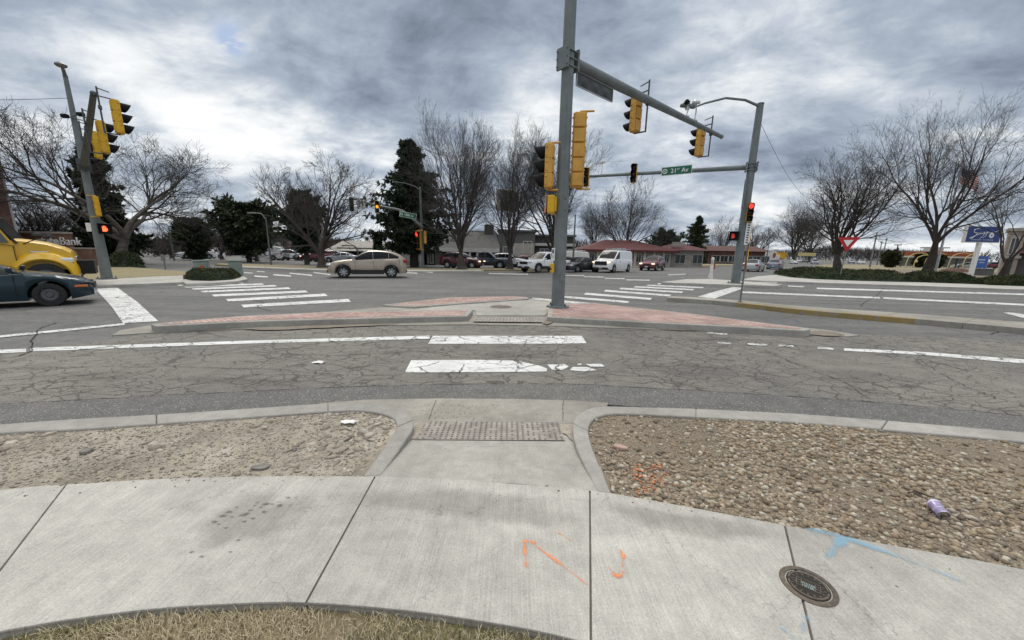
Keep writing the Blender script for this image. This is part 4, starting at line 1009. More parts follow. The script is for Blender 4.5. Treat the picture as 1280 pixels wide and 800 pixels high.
# ---- pole on the paved island
cb = G(697, 384, .154)
Yc = cb.y
za = AT(713, 76, Yc).z
P1 = pole('thick grey signal pole standing on the paved island, mast arm over the street', cb, za + 3.2, .185, .135)
hand_hole(P1, .18, .85, R(-60)); 
b = MB(); b.tube([(.0, -.168, 1.6), (0, -.165, 5.4)], .008, 6); b.build('conduit', 'galv', P1)
for z in (4.92, 5.08, 3.2, 3.05):
    b = MB(); b.lathe([(.1645 - (z - 3) * .006, -.008), (.168 - (z - 3) * .006, -.008), (.168 - (z - 3) * .006, .008), (.1645 - (z - 3) * .006, .008)], 20, 'Z', (0, 0, z)); b.build('steel_band', 'alu', P1)
a0 = Vector((cb.x, cb.y, za))
d_ = ray(902, 171); tt = (za + .15 - CAMZ) / d_.z; a1 = Vector((d_.x * tt, d_.y * tt, za + .15))
ad = (a1 - a0).normalized()
mast_arm(P1, a0 + ad * .24, a1, .145, .075, .15)
faz = math.atan2(ad.y, ad.x) + R(90)
def hang(p0, p1, px, py, dz): q = on_arm(p0, p1, px); return q
for (px, pyc, lab) in ((801, 140, 'yellow three lens signal seen from behind, halfway along the long mast arm'), (880, 176, 'yellow three lens signal seen from behind at the tip of the long mast arm')):
    q = on_arm(a0, a1, px + 9); fr = Vector((math.cos(faz), math.sin(faz), 0))
    h = AT(px, pyc, q.y).z
    signal(lab, q + fr * .40 + Vector((0, 0, -.30)), faz, 3, None, 1.0, 'arm')
def head_at(label, px, y0, y1, Y, az, n, mount, lit=None, **kw):
    t, l = AT(px, y0, Y), AT(px, y1, Y); c = (t + l) / 2; s = (t.z - l.z) / (n * .36)
    return signal(label, c, az, n, lit, s, mount, **kw)
head_at('yellow three lens signal low on the left side of the island pole', 686, 181, 235, Yc - .05, R(172), 3, 'back')
head_at('tall yellow five lens signal seen from behind beside the island pole', 723, 142, 234, Yc + .1, R(82), 5, 'left')
pq = AT(689, 256, Yc - .05); ped_signal('yellow pedestrian signal box on the island pole, seen from behind', pq, R(165), 'sig_yellow_deep', False, .98)
pb = AT(690, 335, Yc - .2)
t = thing('push_button', 'yellow pedestrian push button on the island pole', 'push button', pb, R(-65))
b = MB(); b.box((0, 0, 0), (.13, .07, .26)); b.build('box', 'sig_yellow_deep', t, 0, .02)
b = MB(); b.lathe([(0, -.06), (.03, -.055), (.035, -.035)], 14, 'Y', (0, 0, -.02)); b.build('button', 'black_plastic', t, .7)
pb = AT(691.5, 318, Yc - .2)
t = thing('notice_plate', 'small white crossing notice above the push button on the island pole', 'sign', pb, R(-65))
b = MB(); b.box((0, 0, 0), (.15, .012, .34)); b.build('plate', 'sign_white', t)
b = MB(); b.box((0, -.007, .08), (.09, .004, .10)); b.box((0, -.007, -.04), (.10, .004, .012)); b.box((0, -.007, -.08), (.10, .004, .012)); b.build('symbol', 'galv_dark', t)
# back of the sign slung under the arm
q0, q1 = on_arm(a0, a1, 721), on_arm(a0, a1, 766)
L_ = (q1 - q0).length; az_ = math.atan2(ad.y, ad.x)
t = thing('street_name_sign', 'grey back of a long sign slung under the mast arm near the island pole', 'sign', (q0 + q1) / 2 + Vector((0, 0, -.32)), az_)
b = MB(); b.box((0, 0, 0), (L_, .03, .34)); b.build('panel', 'galv_dark', t, 0, .008)
b = MB(); b.box((0, -.02, -.167), (L_, .03, .012)); b.box((0, -.02, .167), (L_, .03, .012)); b.box((L_ / 2, -.02, 0), (.012, .03, .34)); b.box((-L_ / 2, -.02, 0), (.012, .03, .34)); b.build('frame', 'alu', t)
for k in (-1, 0, 1):  # three shallow bulges added to stand in for reflections on the sign back
    b = MB(); b.grid(lambda u, v: (k * L_ * .3 + (u - .5) * L_ * .24, -.017 - .05 * math.sin(u * math.pi) * math.sin(v * math.pi), .14 - v * .26), 8, 6); b.build('reflection_bulge', 'galv_dark', t, 1.0)
for k, (px, hh, lab) in enumerate(((858, .62, 'small dark camera on a short stem over the long mast arm'), (868, .80, 'white box camera on a post over the long mast arm tip'))):
    q = on_arm(a0, a1, px)
    t = thing('traffic_camera', lab, 'traffic camera', q, az_); t.scale = (.8, .8, .8)
    b = MB(); b.cyl((0, 0, .05), (0, 0, hh), .022, n=8); b.box((0, 0, .1), (.12, .2, .05)); b.build('post', 'alu', t)
    b = MB(); b.box((-.06, 0, hh + .06), (.36 if k else .20, .13, .12), R(-40), R(8)); b.build('body', 'alu' if k else 'galv_dark', t, 0, .02)
    b = MB(); b.lathe([(.0, 0), (.09, .02), (.12, .06)], 14, 'X', (-.2, 0, hh + .05)); b.build('cone', 'sig_black' if not k else 'alu', t, .8)
    b = MB(); b.tube([(0, .05, .05), (.12, .08, .25), (.14, .02, hh * .6), (.02, 0, hh)], .009, 6); b.build('cable', 'sig_black', t)

# ---- pole at the right corner
rb_p = G(919, 354, .15); Yr = rb_p.y; top = AT(955, 134, Yr).z
P2 = pole('tall grey signal pole on the right corner, carrying a street lamp arm and mast arm', rb_p, top, .25, .17)
hand_hole(P2, .24, 1.2, R(-100))
zr = AT(941, 209, Yr).z
r0_ = Vector((rb_p.x, rb_p.y, zr)); d_ = ray(728, 221); tt = (zr + .1 - CAMZ) / d_.z; r1_ = Vector((d_.x * tt, d_.y * tt, zr + .1))
rd = (r1_ - r0_).normalized(); mast_arm(P2, r0_ + rd * .28, r1_, .14, .08, .21)
raz = math.atan2(rd.y, rd.x)
rn = Vector((-rd.y, rd.x, 0)); rn = -rn if rn.y > 0 else rn; rnaz = math.atan2(rn.y, rn.x)
b = MB(); tp_ = Vector((0, 0, top - .12)); e = AT(868, 134, Yr - 1.0) - rb_p
b.tube([tp_, tp_.lerp(e, .25) + Vector((0, 0, .32)), tp_.lerp(e, .55) + Vector((0, 0, .42)), tp_.lerp(e, .85) + Vector((0, 0, .18)), e], [.07, .06, .055, .05, .045], 10); b.build('lamp_arm', 'galv', P2, .7)
b = MB(); b.box((e.x - .35, e.y - .1, e.z + .02), (.85, .30, .16), math.atan2(e.y, e.x)); lh = b.build('lamp_head', 'galv', P2, 0, .05)
b = MB(); b.lathe([(.0, -.12), (.10, -.10), (.13, 0)], 14, 'Z', (e.x - .4, e.y - .1, e.z - .05)); b.build('lens', 'lamp_clear', lh, .8)
b = MB(); b.box(AT(930, 243, Yr - .28) - rb_p, (.10, .12, 1.5), raz); b.build('conduit_box', 'galv', P2, 0, .01)
for (px, y0, y1, lab, lit) in ((792.5, 205, 228, 'three lens signal with dim red lens near the middle of the street sign arm', None), (733, 210, 233, 'three lens signal at the far end of the street sign arm, beside the island pole', None)):
    q = on_arm(r0_, r1_, px); tq = AT(px, y0, q.y + rn.y * .2); lq = AT(px, y1, q.y + rn.y * .2)
    signal(lab, (tq + lq) / 2, rnaz - R(4), 3, lit, (tq.z - lq.z) / 1.08, 'back')
q = on_arm(r0_, r1_, 752); t = thing('traffic_camera', 'thin white camera on a tall stem above the street sign arm', 'traffic camera', q, 0)
b = MB(); b.cyl((0, 0, .05), (0, 0, .72), .025, n=8); b.build('post', 'white_post', t); b = MB(); b.box((0, 0, .80), (.14, .38, .13), R(40)); b.build('body', 'white_post', t, 0, .03)
sgl, sgr = on_arm(r0_, r1_, 827), on_arm(r0_, r1_, 865)
SW = (sgr - sgl).length; sc_ = (sgl + sgr) / 2 + rn * .19 + Vector((0, 0, .02))
sh_ = AT(846, 207, sc_.y).z - AT(846, 218.2, sc_.y).z
t = thing('street_name_sign', 'green street name sign reading 21st Av on the arm of the right corner pole', 'sign', sc_, math.atan2(rn.y, rn.x) + R(90))
t.rotation_euler = (0, R(-1.5), math.atan2(rn.y, rn.x) + R(90))
b = MB(); b.box((0, 0, 0), (SW, .03, sh_)); b.build('border', 'sign_white', t)
b = MB(); b.box((0, -.016, 0), (SW - .06, .006, sh_ - .06)); b.build('face', 'sign_green', t)
ts = sh_ * .68
text_mesh('21', ts, 'lettering', 'sign_white', t, Matrix.Translation((-SW * .09, -.021, -.01)) @ STAND, .003, .004)
text_mesh('ST', ts * .42, 'lettering', 'sign_white', t, Matrix.Translation((SW * .055, -.021, ts * .17)) @ STAND, .003, .002)
text_mesh('Av', ts, 'lettering', 'sign_white', t, Matrix.Translation((SW * .27, -.021, -.01)) @ STAND, .003, .004)
b = MB(); b.lathe([(sh_ * .20, -.021), (sh_ * .20, -.024), (sh_ * .28, -.024), (sh_ * .28, -.021)], 22, 'Y', (-SW * .38, 0, 0)); b.box((-SW * .38, -.022, 0), (sh_ * .22, .004, sh_ * .05)); b.box((-SW * .38, -.022, sh_ * .09), (sh_ * .14, .004, sh_ * .04)); b.box((-SW * .38, -.022, -sh_ * .09), (sh_ * .14, .004, sh_ * .04)); b.build('emblem', 'sign_white', t)
head_at('three lens signal showing red on the right corner pole', 937.5, 254, 277, Yr - .35, R(248), 3, 'back', 0)
rp = AT(917.5, 295, Yr - .1); ped_signal('dark pedestrian signal with dim red hand left of the right corner pole', rp, R(222), 'sig_black', True, 1.1, 'hand_dim')
q = AT(935, 291, Yr - .30)
t = thing('notice_plate', 'narrow upright white notice strip under the red signal on the right corner pole', 'sign', q, R(-20))
b = MB(); b.box((0, 0, 0), (.26, .02, 1.35)); b.build('plate', 'sign_white', t)
b = MB()
for k in range(9): b.box((0, -.012, .55 - k * .135), (.12, .004, .07), 0)
b.build('lettering', 'galv_dark', t)

# ---- pole at the left corner
lb_p = G(134, 348.5, .14); Yl = lb_p.y; top = AT(81, 100, Yl).z
P3 = pole('leaning looking grey signal pole on the left corner with a lamp on top', lb_p, top, .205, .075)
zl = AT(109, 207, Yl).z
l0 = Vector((lb_p.x, lb_p.y, zl)); d_ = ray(117, 117); tt = (zl + .15 - CAMZ) / d_.z; l1 = Vector((d_.x * tt, d_.y * tt, zl + .15))
ld = (l1 - l0).normalized(); mast_arm(P3, l0 + ld * .24, l1, .135, .06, .17, 'galv_dark')
b = MB(); ez = top + .05; b.tube([(0, 0, ez - .1), (.10, -.12, ez + .15), (.3, -.35, ez + .2)], [.07, .06, .05], 10); b.build('lamp_arm', 'galv', P3, .7)
b = MB(); b.lathe([(0, .11), (.09, .10), (.19, .02), (.19, -.02), (.14, -.07), (0, -.09)], 18, 'Z', (.36, -.42, ez + .2)); b.build('lamp_head', 'steel_grey', P3, .7)
laz = R(48)
for (px, y0, y1, lab) in ((147, 126, 167, 'largest yellow signal at the near end of the left corner mast arm'), (129, 152, 191, 'middle yellow signal on the left corner mast arm'), (121, 165, 198, 'smallest yellow signal, nearest the shaft of the left corner pole')):
    q = on_arm(l0, l1, {147: 117, 129: 115, 121: 112}[px]) if False else l0.lerp(l1, {147: .97, 129: .70, 121: .42}[px])
    tq, lq = AT(px, y0, q.y), AT(px, y1, q.y)
    signal(lab, (tq + lq) / 2, laz, 3, None, min(1.15, (tq.z - lq.z) / 1.08), 'arm', 'sig_yellow_deep')
head_at('yellow signal mounted at mid height on the left corner pole', 122, 246, 270, Yl - .1, R(45), 3, 'back', None, yellow='sig_yellow_deep')
rp = AT(131, 286, Yl - .15); ped_signal('pedestrian signal showing a bright red hand on the left corner pole', rp, R(-40), 'sig_black', True, 1.0)
q = AT(113, 284, Yl - .1); t = thing('notice_plate', 'small pale plate left of the red hand signal on the left corner pole', 'sign', q, R(20)); b = MB(); b.box((0, 0, 0), (.3, .02, .38)); b.build('plate', 'sign_white', t); b = MB(); b.box((.2, .05, 0), (.2, .04, .05)); b.build('bracket', 'galv_dark', t)
for k, (px, py) in enumerate(((101, 143), (81, 145))):
    q = AT(px, py, Yl - .3); t = thing('traffic_camera', ('dark camera right of the left corner lamp mast', 'dark camera left of the left corner lamp mast')[k], 'traffic camera', q, R(20))
    b = MB(); b.box((0, 0, 0), (.26, .16, .16), R(-15)); b.build('body', 'sig_black', t, 0, .04); b = MB(); b.cyl((0, 0, 0), (.45 if k else -.45, .25, -.05), .02, n=6); b.build('bracket', 'galv_dark', t)

# ---- pole at the far corner
fb = G(528.5, 335, .13); Yf = fb.y; top = AT(526, 237, Yf).z
P4 = pole('slim grey signal pole on the far corner before the big dark spruce', fb, top, .16, .09, 'galv_green')
zf = AT(528, 283, Yf).z
b = MB(); AF = [AT(*p, Yf) - fb for p in ((528, 284), (514, 272), (503, 264), (497, 262), (470, 257), (441, 248))]
b.tube(AF, [.15, .14, .13, .12, .10, .07], 12); b.build('mast_arm', 'galv', P4, .7)
b = MB(); LA = [AT(*p, Yf) - fb for p in ((526, 238), (518, 233), (506, 229), (497, 228))]; b.tube(LA, [.06, .055, .05, .045], 8); b.build('lamp_arm', 'galv_dark', P4, .7)
b = MB(); q = LA[-1]; b.box((q.x - .2, q.y, q.z), (.6, .2, .12)); b.build('lamp_head', 'galv_dark', P4, 0, .05)
head_at('yellow signal at the tip of the far corner arm, before the bare tree', 439.5, 247, 264, Yf - .25, R(-70), 3, 'back', None, yellow='sig_yellow')
head_at('yellow signal with lit amber lens on the far corner arm', 471, 251, 266, Yf - .25, R(-62), 3, 'back', 1, yellow='sig_yellow', lit_mat='lens_amber_on')
head_at('signal with a lit red lens on the left side of the far corner pole', 523, 289, 311, Yf - .3, R(-110), 4 if False else 3, 'right', 0, yellow='sig_yellow')
head_at('dark yellow signal on the right side of the far corner pole', 531.5, 289, 304, Yf - .1, R(20), 3, 'left', None, yellow='sig_yellow')
q = AT(451, 255, Yf - .2); t = thing('lane_sign', 'small white lane sign between the two far corner arm signals', 'sign', q, R(5))
b = MB(); b.box((0, 0, 0), (.75, .02, .9)); b.build('plate', 'sign_white', t); b = MB(); b.box((-.12, -.013, 0), (.08, .004, .5)); b.box((.16, -.013, 0), (.08, .004, .5)); b.box((-.2, -.013, .2), (.2, .004, .08), 0); b.build('arrow', 'galv_dark', t)
q = AT(510, 269, Yf - .22); t = thing('street_name_sign', 'green street name sign with small white letters on the far corner arm', 'sign', q, 0); t.rotation_euler = (0, R(9), R(4))
b = MB(); b.box((0, 0, 0), (1.55, .03, .48)); b.build('border', 'sign_white', t); b = MB(); b.box((0, -.017, 0), (1.49, .006, .42)); b.build('face', 'sign_green', t)
text_mesh('10th St', .30, 'lettering', 'sign_white', t, Matrix.Translation((.08, -.023, 0)) @ STAND, .003, .003)
b = MB(); b.lathe([(.08, -.021), (.08, -.024), (.12, -.024), (.12, -.021)], 14, 'Y', (-.6, 0, 0)); b.build('emblem', 'sign_white', t)

# ---- signs on the median and by the hedge
q = G(925, 377.5, .15); t = thing('object_marker', 'yellow marker on a thin post at the tip of the yellow kerb median', 'sign', q, R(58))
hh = AT(930, 300, q.y).z
b = MB(); b.cyl((0, 0, 0), (.0, 0, 1.95), .028, n=8); b.box((0, 0, .01), (.16, .16, .02)); b.build('post', 'steel_grey', t)
zc = AT(928, 331, q.y).z
b = MB(); b.add([(0, -.03, zc + .36), (.32, -.03, zc), (0, -.03, zc - .36), (-.32, -.03, zc), (0, -.042, zc + .36), (.32, -.042, zc), (0, -.042, zc - .36), (-.32, -.042, zc)], [(4, 5, 6, 7), (3, 2, 1, 0), (0, 1, 5, 4), (1, 2, 6, 5), (2, 3, 7, 6), (3, 0, 4, 7)]); b.build('plate', 'sign_yellow', t)
b = MB(); b.box((0, -.034, zc + .78), (.14, .012, .75)); b.build('strip', 'sign_yellow', t)
q = G(888, 348.5, .15); t = thing('delineator_post', 'white flexible post standing on the kerb nose left of the right corner pole', 'post', q)
b = MB(); zt = AT(889, 324, q.y).z; b.lathe([(.0, zt), (.07, zt - .02), (.10, zt - .1), (.10, .35), (.16, .12), (.17, 0)], 12); b.build('post', 'white_post', t, .7); b = MB(); b.lathe([(.102, zt - .5), (.102, zt - .2)], 12); b.build('band', 'alu', t)
b = MB(); b.box((.18, .1, zt * .62), (.16, .05, .5)); b.build('reflector', 'roof_orange', t)
q = G(1049, 350, .13); t = thing('yield_sign', 'red and white triangular give way sign on a leaning post by the hedge', 'sign', q, R(-38))
tpz = AT(1062, 300, q.y + .2).z; tl = .05 * tpz
def lean(z): return Vector((.03 * z, 0, z))
b = MB(); b.tube([lean(0), lean(tpz)], .030, 8); b.build('post', 'steel_grey', t)
cz_ = AT(1063, 300, q.y).z - .30
def tri(s, y, z0): return [lean(z0) + Vector((-s, y, s * .60)), lean(z0) + Vector((s, y, s * .60)), lean(z0) + Vector((0, y, -s * 1.13))]
def tri_plate(s, y, nm, m):
    b = MB(); f = tri(s, y, cz_); k = tri(s, y + .012, cz_); b.add(f + k, [(0, 2, 1), (3, 4, 5), (0, 1, 4, 3), (1, 2, 5, 4), (2, 0, 3, 5)]); b.build(nm, m, t)
tri_plate(.62, -.05, 'plate', 'sign_red'); tri_plate(.27, -.066, 'panel', 'sign_white')

# ================================================================ VEHICLES  (+x forward, origin on the road under the middle)
def lerp_pts(pts, x):
    if x <= pts[0][0]: return pts[0][1]
    for (a, c), (d, e) in zip(pts, pts[1:]):
        if x <= d:
            t = (x - a) / (d - a); return c + (e - c) * t
    return pts[-1][1]
def smooth_fn(pts, w=.06):
    def f(x): return sum(lerp_pts(pts, x + w * k) * g for k, g in ((-2, .1), (-1, .2), (0, .4), (1, .2), (2, .1)))
    return f
KINDS = {
 'suv': dict(L=4.6, W=1.86, deck=[(-2.30, .80), (-2.26, 1.05), (-2.12, 1.22), (-1.0, 1.17), (.50, 1.09), (.78, 1.12), (1.35, 1.07), (1.88, .98), (2.13, .88), (2.25, .70), (2.30, .5)], roof=[(-2.22, 1.20), (-1.98, 1.44), (-1.72, 1.55), (-1.1, 1.65), (-.5, 1.68), (-.02, 1.65), (.30, 1.50), (.88, 1.12)], xf=1.40, xr=-1.36, rw=.365, clear=.25, win=[(-1.84, -1.26, .30), (-1.235, -.335, .12), (-.31, .66, .12)], ws=(.0, .82), rg=(-2.18, -1.78), suv=True),
 'sedan': dict(L=4.7, W=1.80, deck=[(-2.35, .62), (-2.28, .90), (-2.1, .99), (-1.5, 1.0), (.9, .92), (1.1, .93), (1.9, .80), (2.2, .70), (2.31, .56), (2.35, .5)], roof=[(-1.72, .98), (-1.2, 1.26), (-.75, 1.41), (-.2, 1.44), (.15, 1.40), (.6, 1.20), (1.12, .92)], xf=1.42, xr=-1.33, rw=.325, clear=.18, win=[(-1.25, -.95, .2), (-.88, -.18, .12), (-.10, .88, .12)], ws=(.18, 1.08), rg=(-1.68, -.80), suv=False),
 'coupe': dict(L=4.4, W=1.70, deck=[(-2.20, .60), (-2.14, .88), (-2.0, .95), (-1.5, .95), (.7, .88), (.95, .90), (1.55, .82), (1.95, .71), (2.12, .60), (2.20, .44)], roof=[(-1.75, .92), (-1.2, 1.16), (-.75, 1.30), (-.3, 1.34), (.05, 1.29), (.5, 1.10), (1.02, .86)], xf=1.38, xr=-1.20, rw=.31, clear=.17, win=[(-1.2, -.55, .2), (-.45, .78, .12)], ws=(.08, .98), rg=(-1.7, -.80), suv=False),
 'van': dict(L=5.7, W=2.0, deck=[(-2.85, .9), (-2.80, 1.24), (-2.6, 1.26), (1.55, 1.26), (1.75, 1.25), (2.5, 1.12), (2.72, 1.02), (2.80, .72), (2.85, .6)], roof=[(-2.80, 1.24), (-2.74, 1.85), (-2.5, 2.06), (-1.0, 2.12), (.6, 2.11), (.85, 2.06), (1.2, 1.78), (1.8, 1.24)], xf=1.83, xr=-1.60, rw=.37, clear=.27, win=[(.62, 1.42, .16)], ws=(.90, 1.74), rg=(-2.81, -2.75), suv=False, van=True),
 'pickup': dict(L=5.6, W=1.95, deck=[(-2.8, .8), (-2.78, 1.10), (-2.6, 1.12), (.9, 1.12), (1.2, 1.14), (2.4, 1.06), (2.7, .98), (2.78, .7), (2.8, .6)], roof=[(-.75, 1.12), (-.62, 1.70), (-.4, 1.82), (.2, 1.84), (.5, 1.78), (1.28, 1.13)], xf=1.8, xr=-1.65, rw=.39, clear=.32, win=[(-.55, .10, .12), (.18, 1.0, .12)], ws=(.55, 1.22), rg=(-.74, -.64), suv=True, bed=True),
}
def wheel(t, x, y, r, side, rim='rim', alloy=True):
    wt = .22
    b = MB(); b.lathe([(r * .66, -wt / 2), (r * .93, -wt / 2), (r, -wt * .38), (r, wt * .38), (r * .93, wt / 2), (r * .66, wt / 2)], 26, 'Y', (x, y, r)); o = b.build('wheel', 'tyre', t, .7)
    yo = y + side * wt * .40; b = MB()
    b.lathe([(r * .67, 0), (r * .62, side * .015), (r * .60, -side * .03)], 26, 'Y', (x, yo, r))
    if alloy:
        for k in range(7):
            a = 2 * math.pi * k / 7; c, s = math.cos(a), math.sin(a)
            p = [(c * r * .12 - s * r * .07, s * r * .12 + c * r * .07), (c * r * .63 - s * r * .13, s * r * .63 + c * r * .13), (c * r * .63 + s * r * .13, s * r * .63 - c * r * .13), (c * r * .12 + s * r * .07, s * r * .12 - c * r * .07)]
            b.add([(x + u, yo + side * .008, r + v_) for u, v_ in p] + [(x + u, yo - side * .02, r + v_) for u, v_ in p], [(0, 1, 2, 3), (0, 4, 5, 1), (2, 6, 7, 3), (1, 5, 6, 2), (3, 7, 4, 0)])
        b.lathe([(0, side * .014), (r * .16, side * .010), (r * .16, -side * .02)], 12, 'Y', (x, yo, r))
    else:
        b.lathe([(0, side * .02), (r * .18, side * .02), (r * .24, -side * .012), (r * .46, -side * .004), (r * .60, -side * .028)], 20, 'Y', (x, yo, r))
    b.build('rim', rim, o, .6)
    b = MB(); b.lathe([(0, 0), (r * .62, 0)], 20, 'Y', (x, yo - side * .035, r)); b.build('brake', 'under', o)
def car(kind, paint, label, cat, loc, rz, group=None, rim='rim', alloy=True, black_glass=True, lit=False):
    K = KINDS[kind]; L, W = K['L'], K['W']; t = thing({'van': 'van', 'suv': 'suv', 'pickup': 'pickup_truck'}.get(kind, 'sedan_car'), label, cat, loc, rz, group)
    deck = smooth_fn(K['deck'], .03); roof = smooth_fn(K['roof'], .07); rw = K['rw']; ra = rw * 1.22; pm = 'car_' + paint
    def hw(x):
        e = abs(x) / (L / 2); f = 1 - .05 * e ** 2 - (.16 * max(0, (e - .80) / .20) ** 2.2); return W / 2 * f
    def zb(x):
        z = K['clear'] + .10 * max(0, (abs(x) / (L / 2) - .80) / .20)
        for xc in (K['xf'], K['xr']):
            d = abs(x - xc)
            if d < ra: z = max(z, rw + math.sqrt(max(0, ra * ra - d * d)) * .98)
        return z
    xs = set(np.linspace(-L / 2, L / 2, 56))
    for xc in (K['xf'], K['xr']):
        for a in np.linspace(0, math.pi, 17): xs.add(xc + ra * math.cos(a))
        xs |= {xc - ra - .004, xc + ra + .004}
    xs = sorted(xs); ring = []; b = MB(); vs = []; fs = []
    for x in xs:
        w_, z0, zs = hw(x), zb(x), deck(x); z0 = min(z0, zs - .08); h = zs - z0
        prof = [(0, z0), (w_ * .86, z0), (w_ * .965, z0 + .02 * min(1, h)), (w_ * .995, z0 + h * .30), (w_, z0 + h * .55), (w_ * .985, z0 + h * .80), (w_ * .955, zs - .035), (w_ * .90, zs), (w_ * .62, zs + .022), (0, zs + .032)]
        ring = prof + [(-y, z) for y, z in prof[-2:0:-1]]; vs += [(x, y, z) for y, z in ring]
    n = len(ring)
    for i in range(len(xs) - 1):
        for k in range(n): fs.append((i * n + k, i * n + (k + 1) % n, (i + 1) * n + (k + 1) % n, (i + 1) * n + k))
    fs += [tuple(range(n)), tuple(range((len(xs) - 1) * n, len(xs) * n))]
    b.add(vs, fs)
    # cabin
    x0, x1 = K['roof'][0][0], K['roof'][-1][0]; zr = max(p[1] for p in K['roof']); cx = np.linspace(x0, x1, 30); vs = []; fs = []
    tum = .10 if kind == 'van' else .24
    def cab(x):
        zd = deck(x) - .02; zt = max(zd + .012, roof(x)); k = min(1, (zt - zd) / (zr - 1.0)); wb = hw(x) * .925; wt = wb - tum * k; return zd, zt, k, wb, wt
    for x in cx:
        zd, zt, k, wb, wt = cab(x)
        prof = [(wb, zd), (wb - (wb - wt) * .42 , zd + (zt - zd) * .5), (wt + .02, zd + (zt - zd) * .90), (wt - .06, zt - .006), (wt * .55, zt + .022 * k), (0, zt + .032 * k)]
        r_ = prof + [(-y, z) for y, z in prof[-2::-1]]; vs += [(x, y, z) for y, z in r_]
    n = len(r_)
    for i in range(29):
        for k in range(n - 1): fs.append((i * n + k, i * n + k + 1, (i + 1) * n + k + 1, (i + 1) * n + k))
    b.add(vs, fs); b.build('body', pm, t, .55)
    gl = 'glass_car'
    for s in (1, -1):
        for xa, xb, sl_ in K['win']:
            def side(u, v):
                # slanted ends follow the roof line
                x = xa + (xb - xa) * u
                zd, zt, k, wb, wt = cab(x); tt = (.07 + (.81 - (.42 * (1 - u) if xa < -1.6 and kind == 'suv' else 0)) * v) if kind == 'suv' else .10 + .74 * v; zz2 = zd + (zt - zd) * tt
                y = wb - (wb - wt) * .42 * tt / .5 if tt < .5 else (wb - (wb - wt) * .42) + ((wt + .02) - (wb - (wb - wt) * .42)) * (tt - .5) / .4
                return (x, s * (y + .008), zz2)
            g = MB(); g.grid(side, 14, 5); g.build('side_window', gl, t, 1.0)
    def top(xa, xb, wf):
        def f(u, v):
            x = xa + (xb - xa) * u; zd, zt, k, wb, wt = cab(x); y = (v * 2 - 1) * (wt - .05) * wf; q = abs(y) / max(.01, wt - .06)
            z = zt + .032 * k * (1 - q) - .006 * q; sx = 1 if xb > 0 else -1; return (x + sx * .010, y, z + .010)
        g = MB(); g.grid(f, 10, 10); return g
    top(K['ws'][0], K['ws'][1], .97).build('windshield', gl, t, 1.0)
    if kind != 'van': top(K['rg'][0], K['rg'][1], .92).build('rear_window', gl, t, 1.0)
    # underside filler, wheels
    b = MB(); b.box((0, 0, K['clear'] + .20), (L * .90, W * .72, .26)); b.build('underbody', 'under', t)
    for x in (K['xf'], K['xr']):
        for s in (1, -1): wheel(t, x, s * (W / 2 - .115), rw, s, rim, alloy)
    if K['suv']:
        for s in (1, -1):
            b = MB()
            for xc in (K['xf'], K['xr']):
                b.tube([(xc + ra * .99 * math.cos(a), s * (hw(xc) - .005), rw + ra * .97 * math.sin(a)) for a in np.linspace(-.15, math.pi + .15, 15)], .045, 6)
            b.box(((K['xf'] + K['xr']) / 2, s * (W / 2 - .055), K['clear'] + .13), (K['xf'] - K['xr'] - ra * 2, .10, .28))
            b.build('cladding', 'black_plastic', t, 0, .01)
    zf_ = deck(L / 2 - .16)
    b = MB(); b.box((L / 2 - (.12 if kind == 'coupe' else .05), 0, K['clear'] + .17), (.16, W * .80, .16)); b.build('bumper', 'black_plastic' if K['suv'] or kind == 'van' else pm, t, 0, .04); b = MB(); b.box((-L / 2 + .05, 0, K['clear'] + .17), (.16, W * .80, .20)); b.build('bumper', 'black_plastic' if K['suv'] or kind == 'van' else pm, t, 0, .04)
    gz = {'van': .90, 'pickup': .86, 'suv': .70, 'sedan': .58, 'coupe': .52}[kind]
    b = MB(); b.box((L / 2 - .02, 0, gz), (.08, W * (.62 if kind == 'van' else .50), .36 if kind == 'van' else .24 if kind == 'pickup' else .16)); b.build('grille', 'black_plastic', t, 0, .02)
    for s in (1, -1):
        b = MB()
        if kind == 'coupe': b.box((L / 2 - .20, s * W * .36, gz + .07), (.24, W * .17, .07), -s * R(24))
        else: b.box((L / 2 - .13, s * W * .365, gz + .09), (.26, W * .17, .13), -s * R(22))
        b.build('headlight', 'head_lit' if lit else 'glass_car' if kind == 'coupe' else 'lamp_clear', t, 0, .03 if kind == 'coupe' else .045)
        b = MB(); b.box((-L / 2 + .10, s * W * .385, deck(-L / 2 + .2) - .16), (.24, W * .15, .20 if kind != 'van' else .34), s * R(18)); b.build('taillight', 'lamp_red', t, 0, .04)
        xm = K['ws'][1] - .16; b = MB(); b.box((xm, s * (hw(xm) + .07), deck(xm) + .10), (.10, .20, .14)); b.build('mirror', 'black_plastic' if kind in ('van', 'suv') else pm, t, 0, .04)
        for i, (xa, xb, _) in enumerate(K['win']):
            if xb - xa < .5: continue
            b = MB(); b.box((xa + .14, s * (hw(xa) * .985 + .004), deck(xa) - .13), (.20, .03, .035)); b.build('door_handle', pm if kind != 'suv' else 'chrome', t, 0, .01)
        b = MB()
        for xd in ([w_[0] - .04 for w_ in K['win'] if w_[1] - w_[0] > .5] + [K['win'][-1][1] + .06]):
            zz3 = [max(zb(xd), K['clear']) + .12 + (deck(xd) - .06 - max(zb(xd), K['clear']) - .12) * k / 5 for k in range(6)]
            if min(abs(xd - K['xf']), abs(xd - K['xr'])) < ra: continue
            for za_, zb_ in zip(zz3, zz3[1:]):
                b.box((xd, s * (hw(xd) * .992 + .001), (za_ + zb_) / 2), (.014, .012, zb_ - za_))
        if b.v: b.build('door_gap', 'under', t)
    b = MB(); b.box((L / 2 + (-.04 if kind == 'coupe' else .028), 0, K['clear'] + .22), (.012, .32, .15)); b.build('number_plate', 'plate', t)
